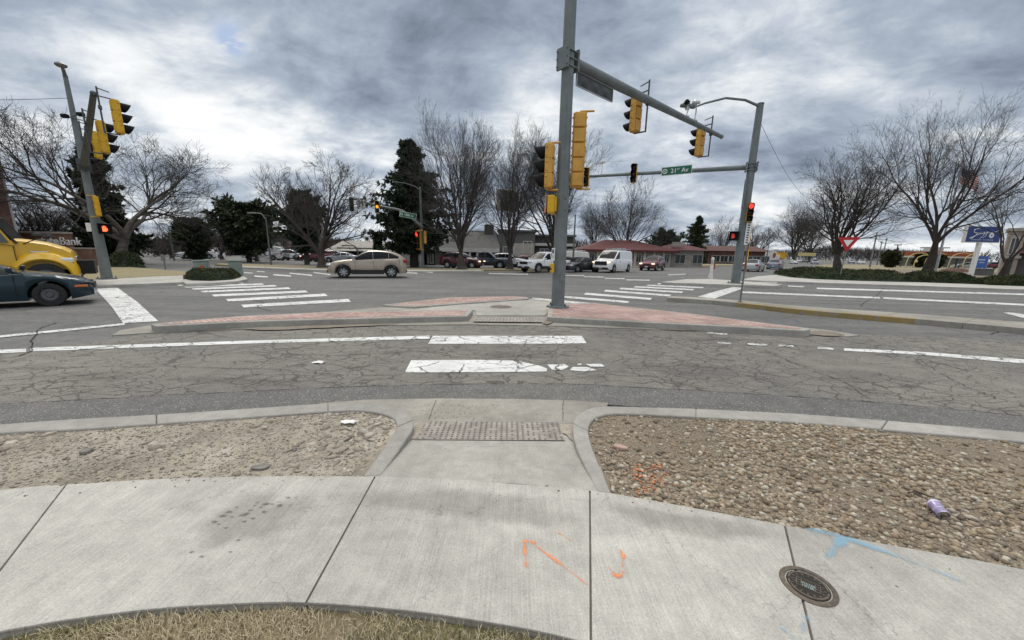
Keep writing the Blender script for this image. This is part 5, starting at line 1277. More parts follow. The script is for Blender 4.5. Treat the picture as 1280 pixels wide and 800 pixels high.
    b = MB(); b.box((-L / 2 - .03, 0, K['clear'] + .34), (.012, .32, .15)); b.build('number_plate', 'plate', t)
    if kind == 'pickup':
        b = MB(); b.box((-1.75, 0, 1.15), (1.9, 1.6, .10)); b.build('cargo_bed', 'under', t)
    if kind == 'van':
        b = MB()
        for s in (1, -1): b.cyl((-2.2, s * .75, 2.24), (.4, s * .75, 2.24), .025, n=6)
        for x in (-2.1, -.9, .3): b.cyl((x, -.75, 2.24), (x, .75, 2.24), .022, n=6); b.cyl((x, -.75, 2.08), (x, -.75, 2.24), .02, n=6); b.cyl((x, .75, 2.08), (x, .75, 2.24), .02, n=6)
        b.box((-.6, .3, 2.29), (2.4, .32, .09)); b.build('roof_rack', 'alu', t)
    return t
def at_px(px, py, z=0.0): return G(px, py, z)
B_DIR = R(40)

# tan crossover crossing the junction, in profile
SUV = car('suv', 'tan', 'tan crossover car driving left through the middle of the junction', 'car', G(461, 346.5), R(200))
SUV.location.z = 0
# teal coupe with its nose in the frame, school bus in the lane behind it
wq = G(66, 382.6); d = Vector((math.cos(R(45)), math.sin(R(45)), 0))
COUPE = car('coupe', 'teal', 'dark teal older car waiting at the stop line beside the school bus', 'car', wq - d * 1.38 + Vector((-d.y, d.x, 0)) * .76, R(45), None, 'rim_steel', False)
b = MB()
for s in (1, -1): b.box((1.98, s * .80, .53), (.26, .07, .06), -s * R(14))
b.build('side_marker', 'lamp_orange', COUPE, 0, .01)

van = car('van', 'white', 'white panel van with roof rack driving towards the crosswalk', 'van', G(766, 340), R(231), lit=True)
suv_m = car('suv', 'maroon', 'maroon crossover car with lit headlights behind the white van', 'car', G(815, 338), R(234), None, lit=True)
pk = car('pickup', 'white', 'white pickup truck half hidden behind the island pole', 'pickup', G(681, 340), R(222))
sed_b = car('sedan', 'black', 'black sedan between the island pole and the white van', 'car', G(724, 339.8), R(224))
sed_s = car('sedan', 'silver', 'silver sedan driving away just right of the right corner pole', 'car', G(941, 339.2), R(48), 'cars driving away on the right hand street')
sed_s2 = dup(sed_s, 'slate blue grey sedan ahead of the silver sedan on the right hand street', G(968, 336.6), R(50), None, 'slate')

# row of parked cars before the centre building
GP = 'cars parked before the centre building'
park = [(suv_m, 'darkred', 'dark red car parked behind the trunk of the tallest bare tree', 578, 335.5, 6, 1), (pk, 'navy', 'dark blue grey pickup parked between the two tall bare trees', 607, 335.2, 10, 1), (SUV, 'white', 'white crossover parked behind the second tall bare trunk', 637, 335.2, 8, 1), (sed_b, 'maroon', 'dark red sedan parked between the white crossover and white pickup', 658, 334.2, 12, 1)]
for src, pt, lab, px, py, rz, sc in park: dup(src, lab, G(px, py), R(-20 + rz), GP, pt)
dup(sed_b, 'black sedan whose nose shows between the white pickup and island pole', G(702, 335.6), R(200), None, 'black')
dup(van, 'pale van parked far behind the black sedan', G(712, 332.4), R(170), None, 'offwhite')
GL = 'cars parked at the left hand buildings'
for src, pt, lab, px, py, rz in ((SUV, 'white', 'white crossover turning on the far left street, before the brick wall', 246, 323.6, 235), (sed_b, 'white', 'white sedan just right of the far left white crossover', 261, 322.8, 250), (pk, 'offwhite', 'long white pickup under the dark pines', 328, 322.4, 10), (sed_b, 'offwhite', 'white sedan right of the long white pickup', 344, 322.6, 10), (van, 'white', 'white van behind the grey lamp post under the pine', 331, 325.2, 190),
        (SUV, 'silver', 'silver crossover parked before the white columns', 368, 325.6, 5), (pk, 'white', 'white pickup right of the silver crossover by the columns', 388, 325.8, 200), (suv_m, 'maroon', 'maroon car under the bare tree left of the tan crossover', 399, 327.2, 195), (SUV, 'grey', 'grey crossover behind the bare tree trunk left of the tan crossover', 410, 327.2, 190), (sed_b, 'silver', 'silver sedan directly behind the roof of the tan crossover', 427, 328, 190), (SUV, 'navy', 'dark crossover parked at the foot of the bare tree', 404, 325.4, 0), (sed_b, 'black', 'black sedan parked far left of the columns', 349, 323.5, 185)):
    dup(src, lab, G(px, py), R(rz), GL, pt)
GR = 'cars far down the right hand street'
for src, pt, lab, px, py, rz in ((sed_b, 'red', 'red and white small car ahead of the slate sedan', 972, 331.5, 50), (sed_b, 'white', 'white car in the far lane beneath the yellow sign', 992, 329.6, 60), (SUV, 'black', 'dark crossover among the far cars right of the yellow sign', 1006, 328.6, 235), (sed_b, 'silver', 'silver car far down the right hand street, left of the big trunk', 1018, 330.2, 238), (SUV, 'white', 'white crossover far down the right hand street', 998, 327.8, 240), (sed_b, 'black', 'small dark car farthest down the right hand street', 1012, 327.2, 240),
        (SUV, 'silver', 'silver crossover in the gap right of the big trunk', 1064, 329.4, 238), (sed_b, 'white', 'white sedan in the gap between the yield sign and lamp posts', 1076, 329.8, 240), (pk, 'white', 'white pickup parked by the yellow arches left of the big right tree', 1133, 332.4, 150), (van, 'offwhite', 'white van parked behind the left yellow arch', 1129, 330.8, 330), (pk, 'white', 'white pickup parked right of the biggest right hand tree', 1188, 333.8, 160), (sed_b, 'white', 'white sedan parked left of the blue sign post', 1206, 335.6, 160), (SUV, 'maroon', 'dark red car parked behind the blue banner', 1237, 335.8, 160)):
    dup(src, lab, G(px, py), R(rz), GR, pt)

# school bus
BW, BL = 2.44, 9.6
off = Vector((-d.y, d.x, 0)) * 6.2
lo, hi = -10.0, 12.0
base = wq + off
for _ in range(40):
    m = (lo + hi) / 2
    if PROJ(base + d * m + Vector((-d.y, d.x, 0)) * .6 + Vector((0, 0, .7)))[0] > 104: hi = m
    else: lo = m
front = base + d * lo
bus = thing('school_bus', 'yellow school bus with its bonnet and wheel arch in view behind the teal car', 'school bus', front - d * BL, R(45))
HL = 1.45                                     # bonnet length; x runs from 0 (tail) to BL (bumper)
b = MB(); xc = BL - HL
prof = [(1.22, .62), (1.22, 1.75), (1.19, 2.2), (1.10, 2.62), (.80, 2.92), (.35, 3.04), (0, 3.06)]; rg = prof + [(-y, z) for y, z in prof[-2::-1]]; n = len(rg)
sec = [(0.0, .96), (.12, 1.0), (xc - .55, 1.0), (xc - .50, 1.0)]
vs = [(x, y * k, z if z < 1 else 1 + (z - 1) * (1 if k == 1 else .97)) for x, k in sec for y, z in rg]
fs = [(i * n + k, i * n + k + 1, (i + 1) * n + k + 1, (i + 1) * n + k) for i in range(3) for k in range(n - 1)] + [tuple(range(n)), tuple(range(3 * n, 4 * n))] + [(i * n, (i + 1) * n, (i + 1) * n + n - 1, i * n + n - 1) for i in range(3)]
b.add(vs, fs)
# raked windscreen frame
b.add([(xc - .5, s * 1.2, .62) for s in (1, -1)] + [(xc + .12, s * 1.12, .62) for s in (1, -1)] + [(xc - .5, s * 1.21, 1.78) for s in (1, -1)] + [(xc + .10, s * 1.10, 1.66) for s in (1, -1)] + [(xc - .5, s * 1.08, 2.66) for s in (1, -1)] + [(xc - .32, s * .98, 2.60) for s in (1, -1)],
      [(0, 2, 6, 4), (1, 5, 7, 3), (2, 3, 7, 6), (4, 6, 10, 8), (5, 9, 11, 7), (6, 7, 11, 10), (8, 10, 11, 9), (0, 1, 3, 2)])
b.build('body', 'bus_yellow', bus, .5)
b = MB()
hs = [(xc + .05, 1.02, 1.78), (xc + .35, 1.0, 1.75), (xc + .80, .96, 1.66), (xc + 1.14, .92, 1.52), (xc + 1.33, .88, 1.38), (xc + 1.41, .84, 1.12), (xc + 1.41, .84, .72)]
vs = []
for x, w_, z in hs:
    z += .055; pr = [(w_ * 1.0, .78), (w_, min(z - .16, 1.30)), (w_ * .97, z - .06), (w_ * .84, z), (0, z + .03)]; r2 = pr + [(-y, q) for y, q in pr[-2::-1]]; vs += [(x, y, q) for y, q in r2]
n = len(r2); fs = [(i * n + k, i * n + k + 1, (i + 1) * n + k + 1, (i + 1) * n + k) for i in range(len(hs) - 1) for k in range(n - 1)] + [tuple(range((len(hs) - 1) * n, len(hs) * n))]
b.add(vs, fs); b.build('bonnet', 'bus_yellow', bus, .6)
xw = xc + .66
for s in (1, -1):                              # flared wings over the front wheels
    b = MB(); vs = []; fs = []; N = 18
    for i in range(N + 1):
        a = math.pi * (-.02 + 1.04 * i / N); c, s_ = math.cos(a), math.sin(a); ex = 1.0 if c > 0 else 1.08
        for rr_, y in ((.60, 1.20), (.66, 1.22), (.76 + .06 * s_, 1.12), (.80 + .20 * s_, .88)): vs.append((xw + rr_ * c * ex, s * y, .52 + rr_ * s_ * .98))
    for i in range(N):
        for k in range(3): fs.append((4 * i + k, 4 * i + k + 1, 4 * i + k + 5, 4 * i + k + 4))
    b.add(vs, fs); o = b.build('wing', 'bus_yellow', bus, .8); md = o.modifiers.new('thick', 'SOLIDIFY'); md.thickness = .03
    b = MB(); b.box((xc + 1.20, s * 1.0, 1.12), (.36, .22, .17), -s * R(26)); b.build('headlight', 'lamp_clear', bus, 0, .06)
    b = MB(); b.box((xc + 1.0, s * 1.09, 1.15), (.12, .05, .10), -s * R(20)); b.build('turn_lamp', 'lamp_orange', bus, 0, .02)
    b = MB(); b.box((xc + .62, s * 1.0, 1.40), (.42, .03, .05)); b.build('bonnet_badge', 'chrome', bus, 0, .01)
    b = MB(); b.tube([(xc + .3, s * 1.0, 1.66), (xc + .6, s * 1.2, 1.82), (xc + .7, s * 1.3, 1.95)], .016, 6); b.lathe([(0, .10), (.12, .08), (.15, 0)], 14, 'Z', (xc + .7, s * 1.3, 1.95)); b.build('mirror', 'black_plastic', bus, .7)
    for z in (.80, 1.12, 1.52): b = MB(); b.box(((xc - .5) / 2, s * 1.228, z), (xc - .7, .03, .07)); b.build('rub_rail', 'black_plastic', bus)
    for k in range(9):
        x = .55 + k * .70; b = MB(); b.add([(x, s * 1.226, 1.70), (x + .60, s * 1.226, 1.70), (x + .60, s * 1.165, 2.42), (x, s * 1.165, 2.42)], [(0, 1, 2, 3)])
        b.v = [(q[0], q[1] + s * .006, q[2]) for q in b.v]; o = b.build('side_window', 'glass_pane', bus); md = o.modifiers.new('thick', 'SOLIDIFY'); md.thickness = .012
    b = MB(); b.add([(xc - .42, s * 1.225, 1.72), (xc + .02, s * 1.145, 1.70), (xc - .30, s * 1.045, 2.50), (xc - .44, s * 1.11, 2.52)], [(0, 1, 2, 3)]); o = b.build('cab_window', 'glass_pane', bus); md = o.modifiers.new('thick', 'SOLIDIFY'); md.thickness = .02
    b = MB(); b.tube([(xc - .45, s * 1.235, .7), (xc - .45, s * 1.235, 1.68), (xc + .09, s * 1.125, 1.6), (xc + .09, s * 1.125, .8)], .012, 5); b.build('door_gap', 'under', bus)
b = MB(); b.add([(xc + .13, 1.02, 1.72), (xc + .13, -1.02, 1.72), (xc - .285, -.90, 2.54), (xc - .285, .90, 2.54)], [(0, 1, 2, 3)]); b.v = [(x + .02, y, z + .01) for x, y, z in b.v]; o = b.build('windshield', 'glass_pane', bus); md = o.modifiers.new('thick', 'SOLIDIFY'); md.thickness = .02
b = MB(); b.tube([(xc + .16, 1.05, 1.70), (xc - .28, .93, 2.55), (xc - .28, -.93, 2.55), (xc + .16, -1.05, 1.70), (xc + .17, 0, 1.70), (xc + .16, 1.05, 1.70)], .035, 6); b.build('windshield_seal', 'black_plastic', bus)
b = MB(); b.box((BL - .14, 0, .50), (.20, 1.75, .26)); b.build('bumper', 'black_plastic', bus, 0, .05)
b = MB(); b.box((xc + 1.41, 0, 1.02), (.06, 1.1, .46)); b.build('grille', 'chrome', bus, 0, .03)
b = MB(); b.box((BL * .48, 0, .58), (BL * .88, 1.5, .30)); b.box((xc + 1.0, 0, .85), (1.7, 1.5, .5)); b.build('underbody', 'under', bus)
for x in (xw, 2.2):
    for s in (1, -1): wheel(bus, x, s * 1.06, .50, s, 'rim_steel', False)

# ================================================================ TREES AND HEDGES
class Tubes:
    """many polylines of equal point count turned into tubes at once"""
    def __init__(s): s.g = {}
    def add(s, pts, rad, n): s.g.setdefault((len(pts), n), []).append((pts, rad))
    def mesh(s):
        V = []; Fc = []; o = 0
        for (k, n), L in s.g.items():
            P = np.array([[tuple(p) for p in l[0]] for l in L]); Rr = np.array([l[1] for l in L]); m = len(L)
            T = np.empty_like(P); T[:, 1:-1] = P[:, 2:] - P[:, :-2]; T[:, 0] = P[:, 1] - P[:, 0]; T[:, -1] = P[:, -1] - P[:, -2]
            T /= np.linalg.norm(T, axis=2, keepdims=True) + 1e-9
            ref = np.where(np.abs(T[:, :1, 2:3]) < .8, np.array([0, 0, 1.0]), np.array([1.0, 0, 0]))
            A = np.cross(T, np.broadcast_to(ref, T.shape)); A /= np.linalg.norm(A, axis=2, keepdims=True) + 1e-9; B = np.cross(T, A)
            an = 2 * np.pi * np.arange(n) / n
            ring = P[:, :, None] + (A[:, :, None] * np.cos(an)[:, None] + B[:, :, None] * np.sin(an)[:, None]) * Rr[:, :, None, None]
            V.append(ring.reshape(-1, 3))
            base = (np.arange(m) * k * n)[:, None, None] + (np.arange(k - 1) * n)[None, :, None]
            j = np.arange(n); j2 = (j + 1) % n
            q = np.stack([base + j, base + j2, base + n + j2, base + n + j], -1).reshape(-1, 4); Fc.append(q + o); o += m * k * n
        return np.concatenate(V), np.concatenate(Fc)
def bare_tree(label, loc, h, spread, seed, r0, trunk_h=.22, limbs=6, up=.30, la=(18, 42), nc=(9, 6, 5, 3), wander=.10, ratio=.52, group=None, bark='bark', twig_r=.010, lean=0.0, first=.25):
    r = random.Random(seed); trunk, crown = Tubes(), Tubes()
    def perp(d):
        v = Vector((r.gauss(0, 1), r.gauss(0, 1), r.gauss(0, 1))); v -= d * v.dot(d); return v.normalized()
    NP = (9, 9, 7, 5, 4, 3); NS = (9, 8, 6, 4, 3, 3)
    def grow(p, d, L, rad, lev):
        k = NP[lev]; pts = [p]; dd = d.copy(); tr = up * (.55, .5, .6, .8, 1.0, 1.0)[lev]
        for i in range(k - 1):
            dd = (dd + perp(dd) * wander * (.6 if lev == 0 else 1.3 if lev < 3 else .9) + Vector((0, 0, tr / k))).normalized(); pts.append(pts[-1] + dd * L / (k - 1))
        e = rad * (.55 if lev == 0 else .20 if lev == 1 else .30); e = max(e, twig_r * .6); rs = [rad + (e - rad) * i / (k - 1) for i in range(k)]
        if lev == 0: rs[0] *= 1.35; rs[1] *= 1.08
        (trunk if lev <= 1 else crown).add(pts, rs, NS[lev])
        return pts, rs
    def kids(pts, rs, L, lev):
        if lev > 4: return
        n = nc[lev - 1] if lev - 1 < len(nc) else 0
        k = len(pts) - 1
        for i in range(n):
            t = first + (1 - first) * (i + r.random()) / n
            if i == n - 1: t = .97
            f = t * k; j = min(k - 1, int(f)); p = pts[j].lerp(pts[j + 1], f - j); d = (pts[j + 1] - pts[j]).normalized(); rr_ = rs[j] + (rs[j + 1] - rs[j]) * (f - j)
            a = R(r.uniform(24, 52)); d2 = (d * math.cos(a) + perp(d) * math.sin(a)).normalized()
            L2 = L * ratio * (1.2 - .55 * t) * r.uniform(.75, 1.3); ra = max(twig_r * (.6 if lev == 4 else .8), rr_ * r.uniform(.46, .70))
            q, s = grow(p, d2, L2, ra, lev + 1); kids(q, s, L2, lev + 1)
    tp_, rs0 = grow(Vector((0, 0, -.1)), Vector((lean, 0, 1)).normalized(), h * trunk_h + .1, r0, 0)
    for i in range(limbs):
        a = 2 * math.pi * (i + r.uniform(-.3, .3)) / limbs; tilt = R(r.uniform(*la)) if i else R(r.uniform(3, 10))
        d = Vector((math.cos(a) * math.sin(tilt), math.sin(a) * math.sin(tilt), math.cos(tilt)))
        L = (h * (1 - trunk_h)) * r.uniform(.80, 1.0); q = tp_[-1] if i % 3 else tp_[-1].lerp(tp_[-2], r.random())
        pts, rs = grow(q, d, L, rs0[-1] * r.uniform(.62, .86), 1); kids(pts, rs, L, 1)
    vt, ft = trunk.mesh(); vc, fc = crown.mesh()
    al = np.concatenate([vt, vc]); top = np.percentile(al[:, 2], 99.9); kz = h / top
    hx = np.percentile(np.abs(al[:, 0]), 96.5); kx = spread / hx
    def fit(v):
        v = v.copy(); w_ = np.clip((v[:, 2] - h * trunk_h * .4) / (h * trunk_h), 0, 1)[:, None]; v[:, :2] *= 1 + (kx - 1) * w_; v[:, 2] *= kz; return v
    t = thing('bare_tree', label, 'tree', loc, 0, group)
    o = np_mesh('trunk', fit(vt), ft, bark, t); o.data.shade_smooth()
    np_mesh('crown', fit(vc), fc, 'bark_twig', t)
    return t
def tree_at(label, px, py, pyt, wpx, seed, z=.15, **kw):
    """foot at (px, py), top seen at pyt, crown wpx wide in the photograph"""
    q = G(px, py, z); f = (q.x * _f.x + q.y * _f.y + (q.z - CAMZ) * _f.z)
    h = AT(px, pyt, q.y).z - z
    lat = abs(q.x) / q.y; st_ = math.sqrt(1 + lat * lat)
    return bare_tree(label, q, h, wpx / 2 * f / F / (st_ if lat > .6 else 1), seed, **kw)
T1 = tree_at('wide spreading bare tree with crooked limbs behind the left corner pole', 151, 330.5, 132, 262, 4, r0=.50, trunk_h=.20, limbs=6, up=.12, la=(25, 60), nc=(10, 7, 6, 4), wander=.20, ratio=.55, bark='bark_grey', twig_r=.013, first=.3)
T3 = tree_at('bare tree with low forked limbs left of the tan crossover', 403, 334.2, 190, 125, 9, r0=.46, trunk_h=.12, limbs=6, up=.28, la=(18, 48), twig_r=.014, first=.15)
T6 = tree_at('tallest upright bare tree right of the big dark spruce', 577, 336.4, 130, 112, 12, r0=.46, trunk_h=.13, limbs=9, up=.30, la=(9, 36), nc=(10, 7, 5, 3), twig_r=.013, first=.15)
T7 = tree_at('second tall bare tree, before the grey pylon sign', 637, 336.2, 146, 84, 15, r0=.38, trunk_h=.15, limbs=8, up=.32, la=(8, 32), nc=(10, 7, 5, 3), twig_r=.012, first=.18)
T8 = tree_at('third tall bare tree, just left of the island pole', 691, 335.6, 160, 116, 18, r0=.44, trunk_h=.14, limbs=8, up=.28, la=(12, 42), nc=(10, 7, 5, 3), twig_r=.013, first=.2)
T9 = tree_at('round bare tree before the red roofed building', 779, 330.5, 216, 82, 23, r0=.42, trunk_h=.12, limbs=8, up=.25, la=(12, 46), twig_r=.018, first=.15)
T12 = tree_at('dense bare tree behind the yield sign and juniper bed', 1046, 341, 172, 135, 27, r0=.52, trunk_h=.17, limbs=8, up=.32, la=(15, 46), nc=(10, 7, 5, 3), twig_r=.012, bark='bark', wander=.13, first=.15)
T13 = tree_at('biggest bare tree at right, with the flag behind its branches', 1158, 346, 110, 215, 33, r0=.46, trunk_h=.22, limbs=6, up=.30, la=(16, 44), nc=(10, 7, 5, 3), twig_r=.010, wander=.13, first=.12)
T14 = tree_at('low forked dark bare tree right of the blue sign', 1250, 350, 205, 150, 38, r0=.26, trunk_h=.16, limbs=4, up=.2, la=(15, 45), twig_r=.010, wander=.2, first=.3)
def tdup(src, label, px, py, pyt, rz, group=None, hsrc=1.0, wide=1.0, z=.1):
    q = G(px, py, z); h = AT(px, pyt, q.y).z - z; hs = max(v.co.z for v in src.children[1].data.vertices); k = h / hs
    return dup(src, label, q, rz, group, None, (k * wide, k * wide, k))
GB = 'bare trees in the background'
for src, lab, px, py, pyt, rz, wd in ((T9, 'bare tree right of the dark conifer by the red roofed building', 899, 327.6, 283, 1, 1.1), (T3, 'bare tree half hidden behind the right corner pole', 942, 327, 286, 2, 1.1), (T12, 'lone bare tree over the far right hand street, left of the big trunk', 992, 329, 268, .5, 1.0),
        (T3, 'bare tree showing above the bank wall at far left', 62, 326, 256, 3, 1.5), (T9, 'brownish bare tree between the dark pines at left', 278, 324, 276, 4, 1.5), (T1, 'low bare tree before the dark broad pine', 322, 326.2, 280, 1.5, 1.0), (T9, 'bare tree left of the round dark evergreen', 214, 322.8, 284, 2.2, 1.3), (T3, 'bare tree behind the bank wall beside the dark spruce', 88, 325.6, 262, 5, 1.4), (T7, 'thin bare tree between the island pole and the red roof', 742, 329, 268, 2.6, 1.0), (T8, 'bare tree before the far right hand dark wood', 1010, 327.6, 282, 1, 1.2)):
    tdup(src, lab, px, py, pyt, rz, GB, 1, wd)

def evergreen(name, label, loc, h, rad, seed, nb=480, t0=.06, shape='spruce', material='needles', group=None, trunk_r=.25, blade=.42):
    r = np.random.default_rng(seed); t = thing(name, label, 'tree', loc, 0, group)
    tb = Tubes(); tb.add([Vector((0, 0, -.1)), Vector((.03, 0, h * .3)), Vector((-.02, .02, h * .65)), Vector((0, 0, h * .97))], [trunk_r * 1.2, trunk_r, trunk_r * .6, trunk_r * .1], 8); v, f = tb.mesh(); np_mesh('trunk', v, f, 'bark', t)
    u = t0 + (1 - t0) * r.random(nb) ** (1.15 if shape == 'spruce' else .85); az = r.uniform(0, 6.283, nb)
    if shape == 'spruce': prof = np.where(u < t0 + .10, .62 + (u - t0) * 3.0, (1 - u) ** .62 * 1.06)
    else: prof = np.sqrt(np.clip(1 - ((u - .58) / .46) ** 2, .02, 1))
    lump = .62 + .34 * np.sin(az * 2.0 + u * 9 + seed) + .34 * np.sin(az * 5 + u * 23 + seed)
    L = rad * prof * np.clip(lump, .30, 1.15) * r.uniform(.62, 1.18, nb)
    el = (R(8) - R(22) * (1 - u)) if shape == 'spruce' else R(28) * (u - .25) + r.normal(0, .2, nb)
    m = 13; s = (np.arange(m)[None] + r.random((nb, m))) / m; s = .12 + .90 * s
    D = np.stack([np.cos(az) * np.cos(el), np.sin(az) * np.cos(el), np.sin(el)], -1)
    P = np.stack([np.zeros(nb), np.zeros(nb), u * h], -1)[:, None] + D[:, None] * (L[:, None] * s)[..., None]
    P[..., 2] += (s ** 2) * L[:, None] * (.10 if shape == 'spruce' else .18) - .05
    wsp = np.minimum(L[:, None] * .16, .5) * (1.15 - s); P += r.normal(0, 1, P.shape) * np.stack([wsp, wsp, wsp * .45], -1)
    nbld = 7; N = nb * m * nbld; C0 = np.repeat(P.reshape(-1, 3), nbld, 0); Dr = np.repeat(np.repeat(D, m, 0), nbld, 0)
    dv = Dr * .8 + r.normal(0, .62, (N, 3)); dv /= np.linalg.norm(dv, axis=1, keepdims=True)
    wv_ = np.cross(dv, r.normal(0, 1, (N, 3))); wv_ /= np.linalg.norm(wv_, axis=1, keepdims=True)
    ln = blade * r.uniform(.5, 1.1, N)[:, None]; wd = blade * .17
    V = np.stack([C0 - wv_ * wd * .5, C0 + dv * ln * .5 - wv_ * wd, C0 + dv * ln, C0 + dv * ln * .5 + wv_ * wd], 1).reshape(-1, 3)
    tone = np.clip(np.repeat(r.random(nb * m), nbld) * .8 + r.random(N) * .2, 0, 1)
    np_mesh('crown', V, np.arange(N * 4).reshape(-1, 4), material, t, np.repeat(tone, 4))
    return t
def ever_at(label, px, py, pyt, wpx, seed, z=.1, name='spruce_tree', **kw):
    q = G(px, py, z); f = q.y * _f.y + (q.z - CAMZ) * _f.z; lat = abs(q.x) / q.y
    return evergreen(name, label, q, AT(px, pyt, q.y).z - z, wpx / 2 * f / F / (math.sqrt(1 + lat * lat) if lat > .6 else 1), seed, **kw)
ever_at('big dark spruce behind the far corner signal pole', 518, 332.6, 178, 128, 3, nb=560, t0=.15, trunk_r=.42, blade=.55)
ever_at('dark spruce behind the spreading bare tree at left', 138, 328.4, 180, 104, 5, nb=480, t0=.08, blade=.62)
ever_at('broad dark pine left of the bare tree, over the parked cars', 312, 327, 264, 74, 6, name='pine_tree', shape='pine', nb=760, t0=.2, material='needles_warm', blade=.75)
ever_at('round dark evergreen at the far left street', 246, 324.4, 280, 40, 7, name='pine_tree', shape='pine', nb=600, t0=.1, material='needles_warm', blade=.85)
ever_at('dark pine behind the bare tree left of the tan crossover', 384, 329.6, 246, 52, 8, name='pine_tree', shape='pine', nb=420, t0=.2, material='needles', blade=.6)
ever_at('small pointed conifer right of the red roofed building', 867, 329.4, 271, 46, 9, nb=190, t0=.05, material='needles_warm', blade=.6)
ever_at('dark round pine peeping over the red roof', 829, 327.6, 294, 42, 10, name='pine_tree', shape='pine', nb=260, t0=.2, blade=.9)
ever_at('narrow dark cypress at the left end of the pale roofed building', 474, 332.4, 294, 14, 11, nb=200, t0=.02, blade=.45)
ever_at('clipped dark evergreen bush left of the yellow arches', 1112, 334.6, 317, 26, 12, name='evergreen_bush', shape='pine', nb=300, t0=.0, material='juniper', blade=.6)
ever_at('dark evergreen bush behind the biggest right hand trunk', 1150, 334.8, 320, 22, 13, name='evergreen_bush', shape='pine', nb=260, t0=.0, material='juniper', blade=.6)
ever_at('dark evergreen bush right of the biggest right hand trunk', 1170, 335.4, 321, 18, 14, name='evergreen_bush', shape='pine', nb=240, t0=.0, material='juniper', blade=.6)

def hedge(name, label, poly, hmax, n, seed, z=.13, edge=.7, bl=.16, cat='hedge', bw=.022):
    r = np.random.default_rng(seed); P = np.array([tuple(p[:2]) for p in poly]); lo, hi = P.min(0), P.max(0)
    def dist(x, y):
        d = np.full(x.shape, 1e9)
        for a, c in zip(P, np.roll(P, -1, 0)):
            ab = c - a; t = np.clip(((x - a[0]) * ab[0] + (y - a[1]) * ab[1]) / (ab @ ab + 1e-9), 0, 1); d = np.minimum(d, np.hypot(x - a[0] - t * ab[0], y - a[1] - t * ab[1]))
        return d
    def height(x, y): return hmax * np.clip(dist(x, y) / edge, 0, 1) ** .45 * (.72 + .30 * vnoise(x, y, .55, seed) + .22 * vnoise(x, y, 1.6, seed + 1))
    t = thing(name, label, cat)
    k = 40; gx, gy = np.meshgrid(np.linspace(lo[0], hi[0], k), np.linspace(lo[1], hi[1], k), indexing='ij'); ins = inside(gx, gy, P)
    gz = np.where(ins, z + height(gx, gy) * .86 - .03, z - .12); V = np.stack([gx, gy, gz], -1).reshape(-1, 3)
    i, j = np.meshgrid(np.arange(k - 1), np.arange(k - 1), indexing='ij'); keep = ins[:-1, :-1] | ins[1:, 1:] | ins[1:, :-1] | ins[:-1, 1:]; q = (i * k + j)[keep]
    np_mesh('stems', V, np.stack([q, q + k, q + k + 1, q + 1], -1), 'needles', t, np.full(len(V), .25))
    x, y = r.uniform(lo[0], hi[0], n * 3), r.uniform(lo[1], hi[1], n * 3); m = inside(x, y, P); x, y = x[m][:n], y[m][:n]; n = len(x)
    hh = height(x, y); s = r.random(n) ** .45; C0 = np.stack([x, y, z + hh * s], -1); az = r.uniform(0, 6.283, n); el = r.uniform(-.1, 1.1, n)
    dv = np.stack([np.cos(az) * np.cos(el), np.sin(az) * np.cos(el), np.sin(el)], -1); wv_ = np.cross(dv, r.normal(0, 1, (n, 3))); wv_ /= np.linalg.norm(wv_, axis=1, keepdims=True)
    ln = (bl * r.uniform(.5, 1.2, n))[:, None]; Vv = np.stack([C0 - wv_ * bw * .5, C0 + dv * ln * .5 - wv_ * bw, C0 + dv * ln, C0 + dv * ln * .5 + wv_ * bw], 1).reshape(-1, 3)
    tone = np.clip(.75 * vnoise(x, y, 2.2, seed + 3) + .4 * r.random(n) - .05, 0, 1)
    np_mesh('foliage', Vv, np.arange(n * 4).reshape(-1, 4), 'juniper', t, np.repeat(tone, 4)); return t
def back_off(front, d): return front + [Vector((p.x + d * .52, p.y + d * .85, p.z)) for p in front[::-1]]
hedge('juniper_hedge', 'low juniper mound round the yield sign and left bare tree', back_off(pxs([(972, 343.5), (990, 346.5), (1020, 348.6), (1060, 350.3), (1100, 351.4), (1140, 352.4)], .15), 5.5), .72, 30000, 3, .15, .9)
hedge('juniper_hedge', 'middle juniper mound below the biggest bare tree', back_off(pxs([(1138, 352.2), (1170, 353.2), (1200, 354.2), (1232, 355.4)], .15), 3.2), .66, 16000, 4, .15, .8)
hedge('juniper_hedge', 'right hand juniper mound below the low forked tree', back_off(pxs([(1236, 356), (1260, 356.8), (1290, 357.8), (1330, 359.2)], .15), 2.6), .58, 14000, 5, .15, .8)
hedge('clipped_hedge', 'clipped dark hedge before the two green utility cabinets', pxs([(230, 348.4), (240, 350.6), (265, 351.2), (290, 349.6), (301, 346.6), (296, 344.8), (262, 345.6), (236, 346.4)], .15), .42, 14000, 6, .15, .3, .10, bw=.014)
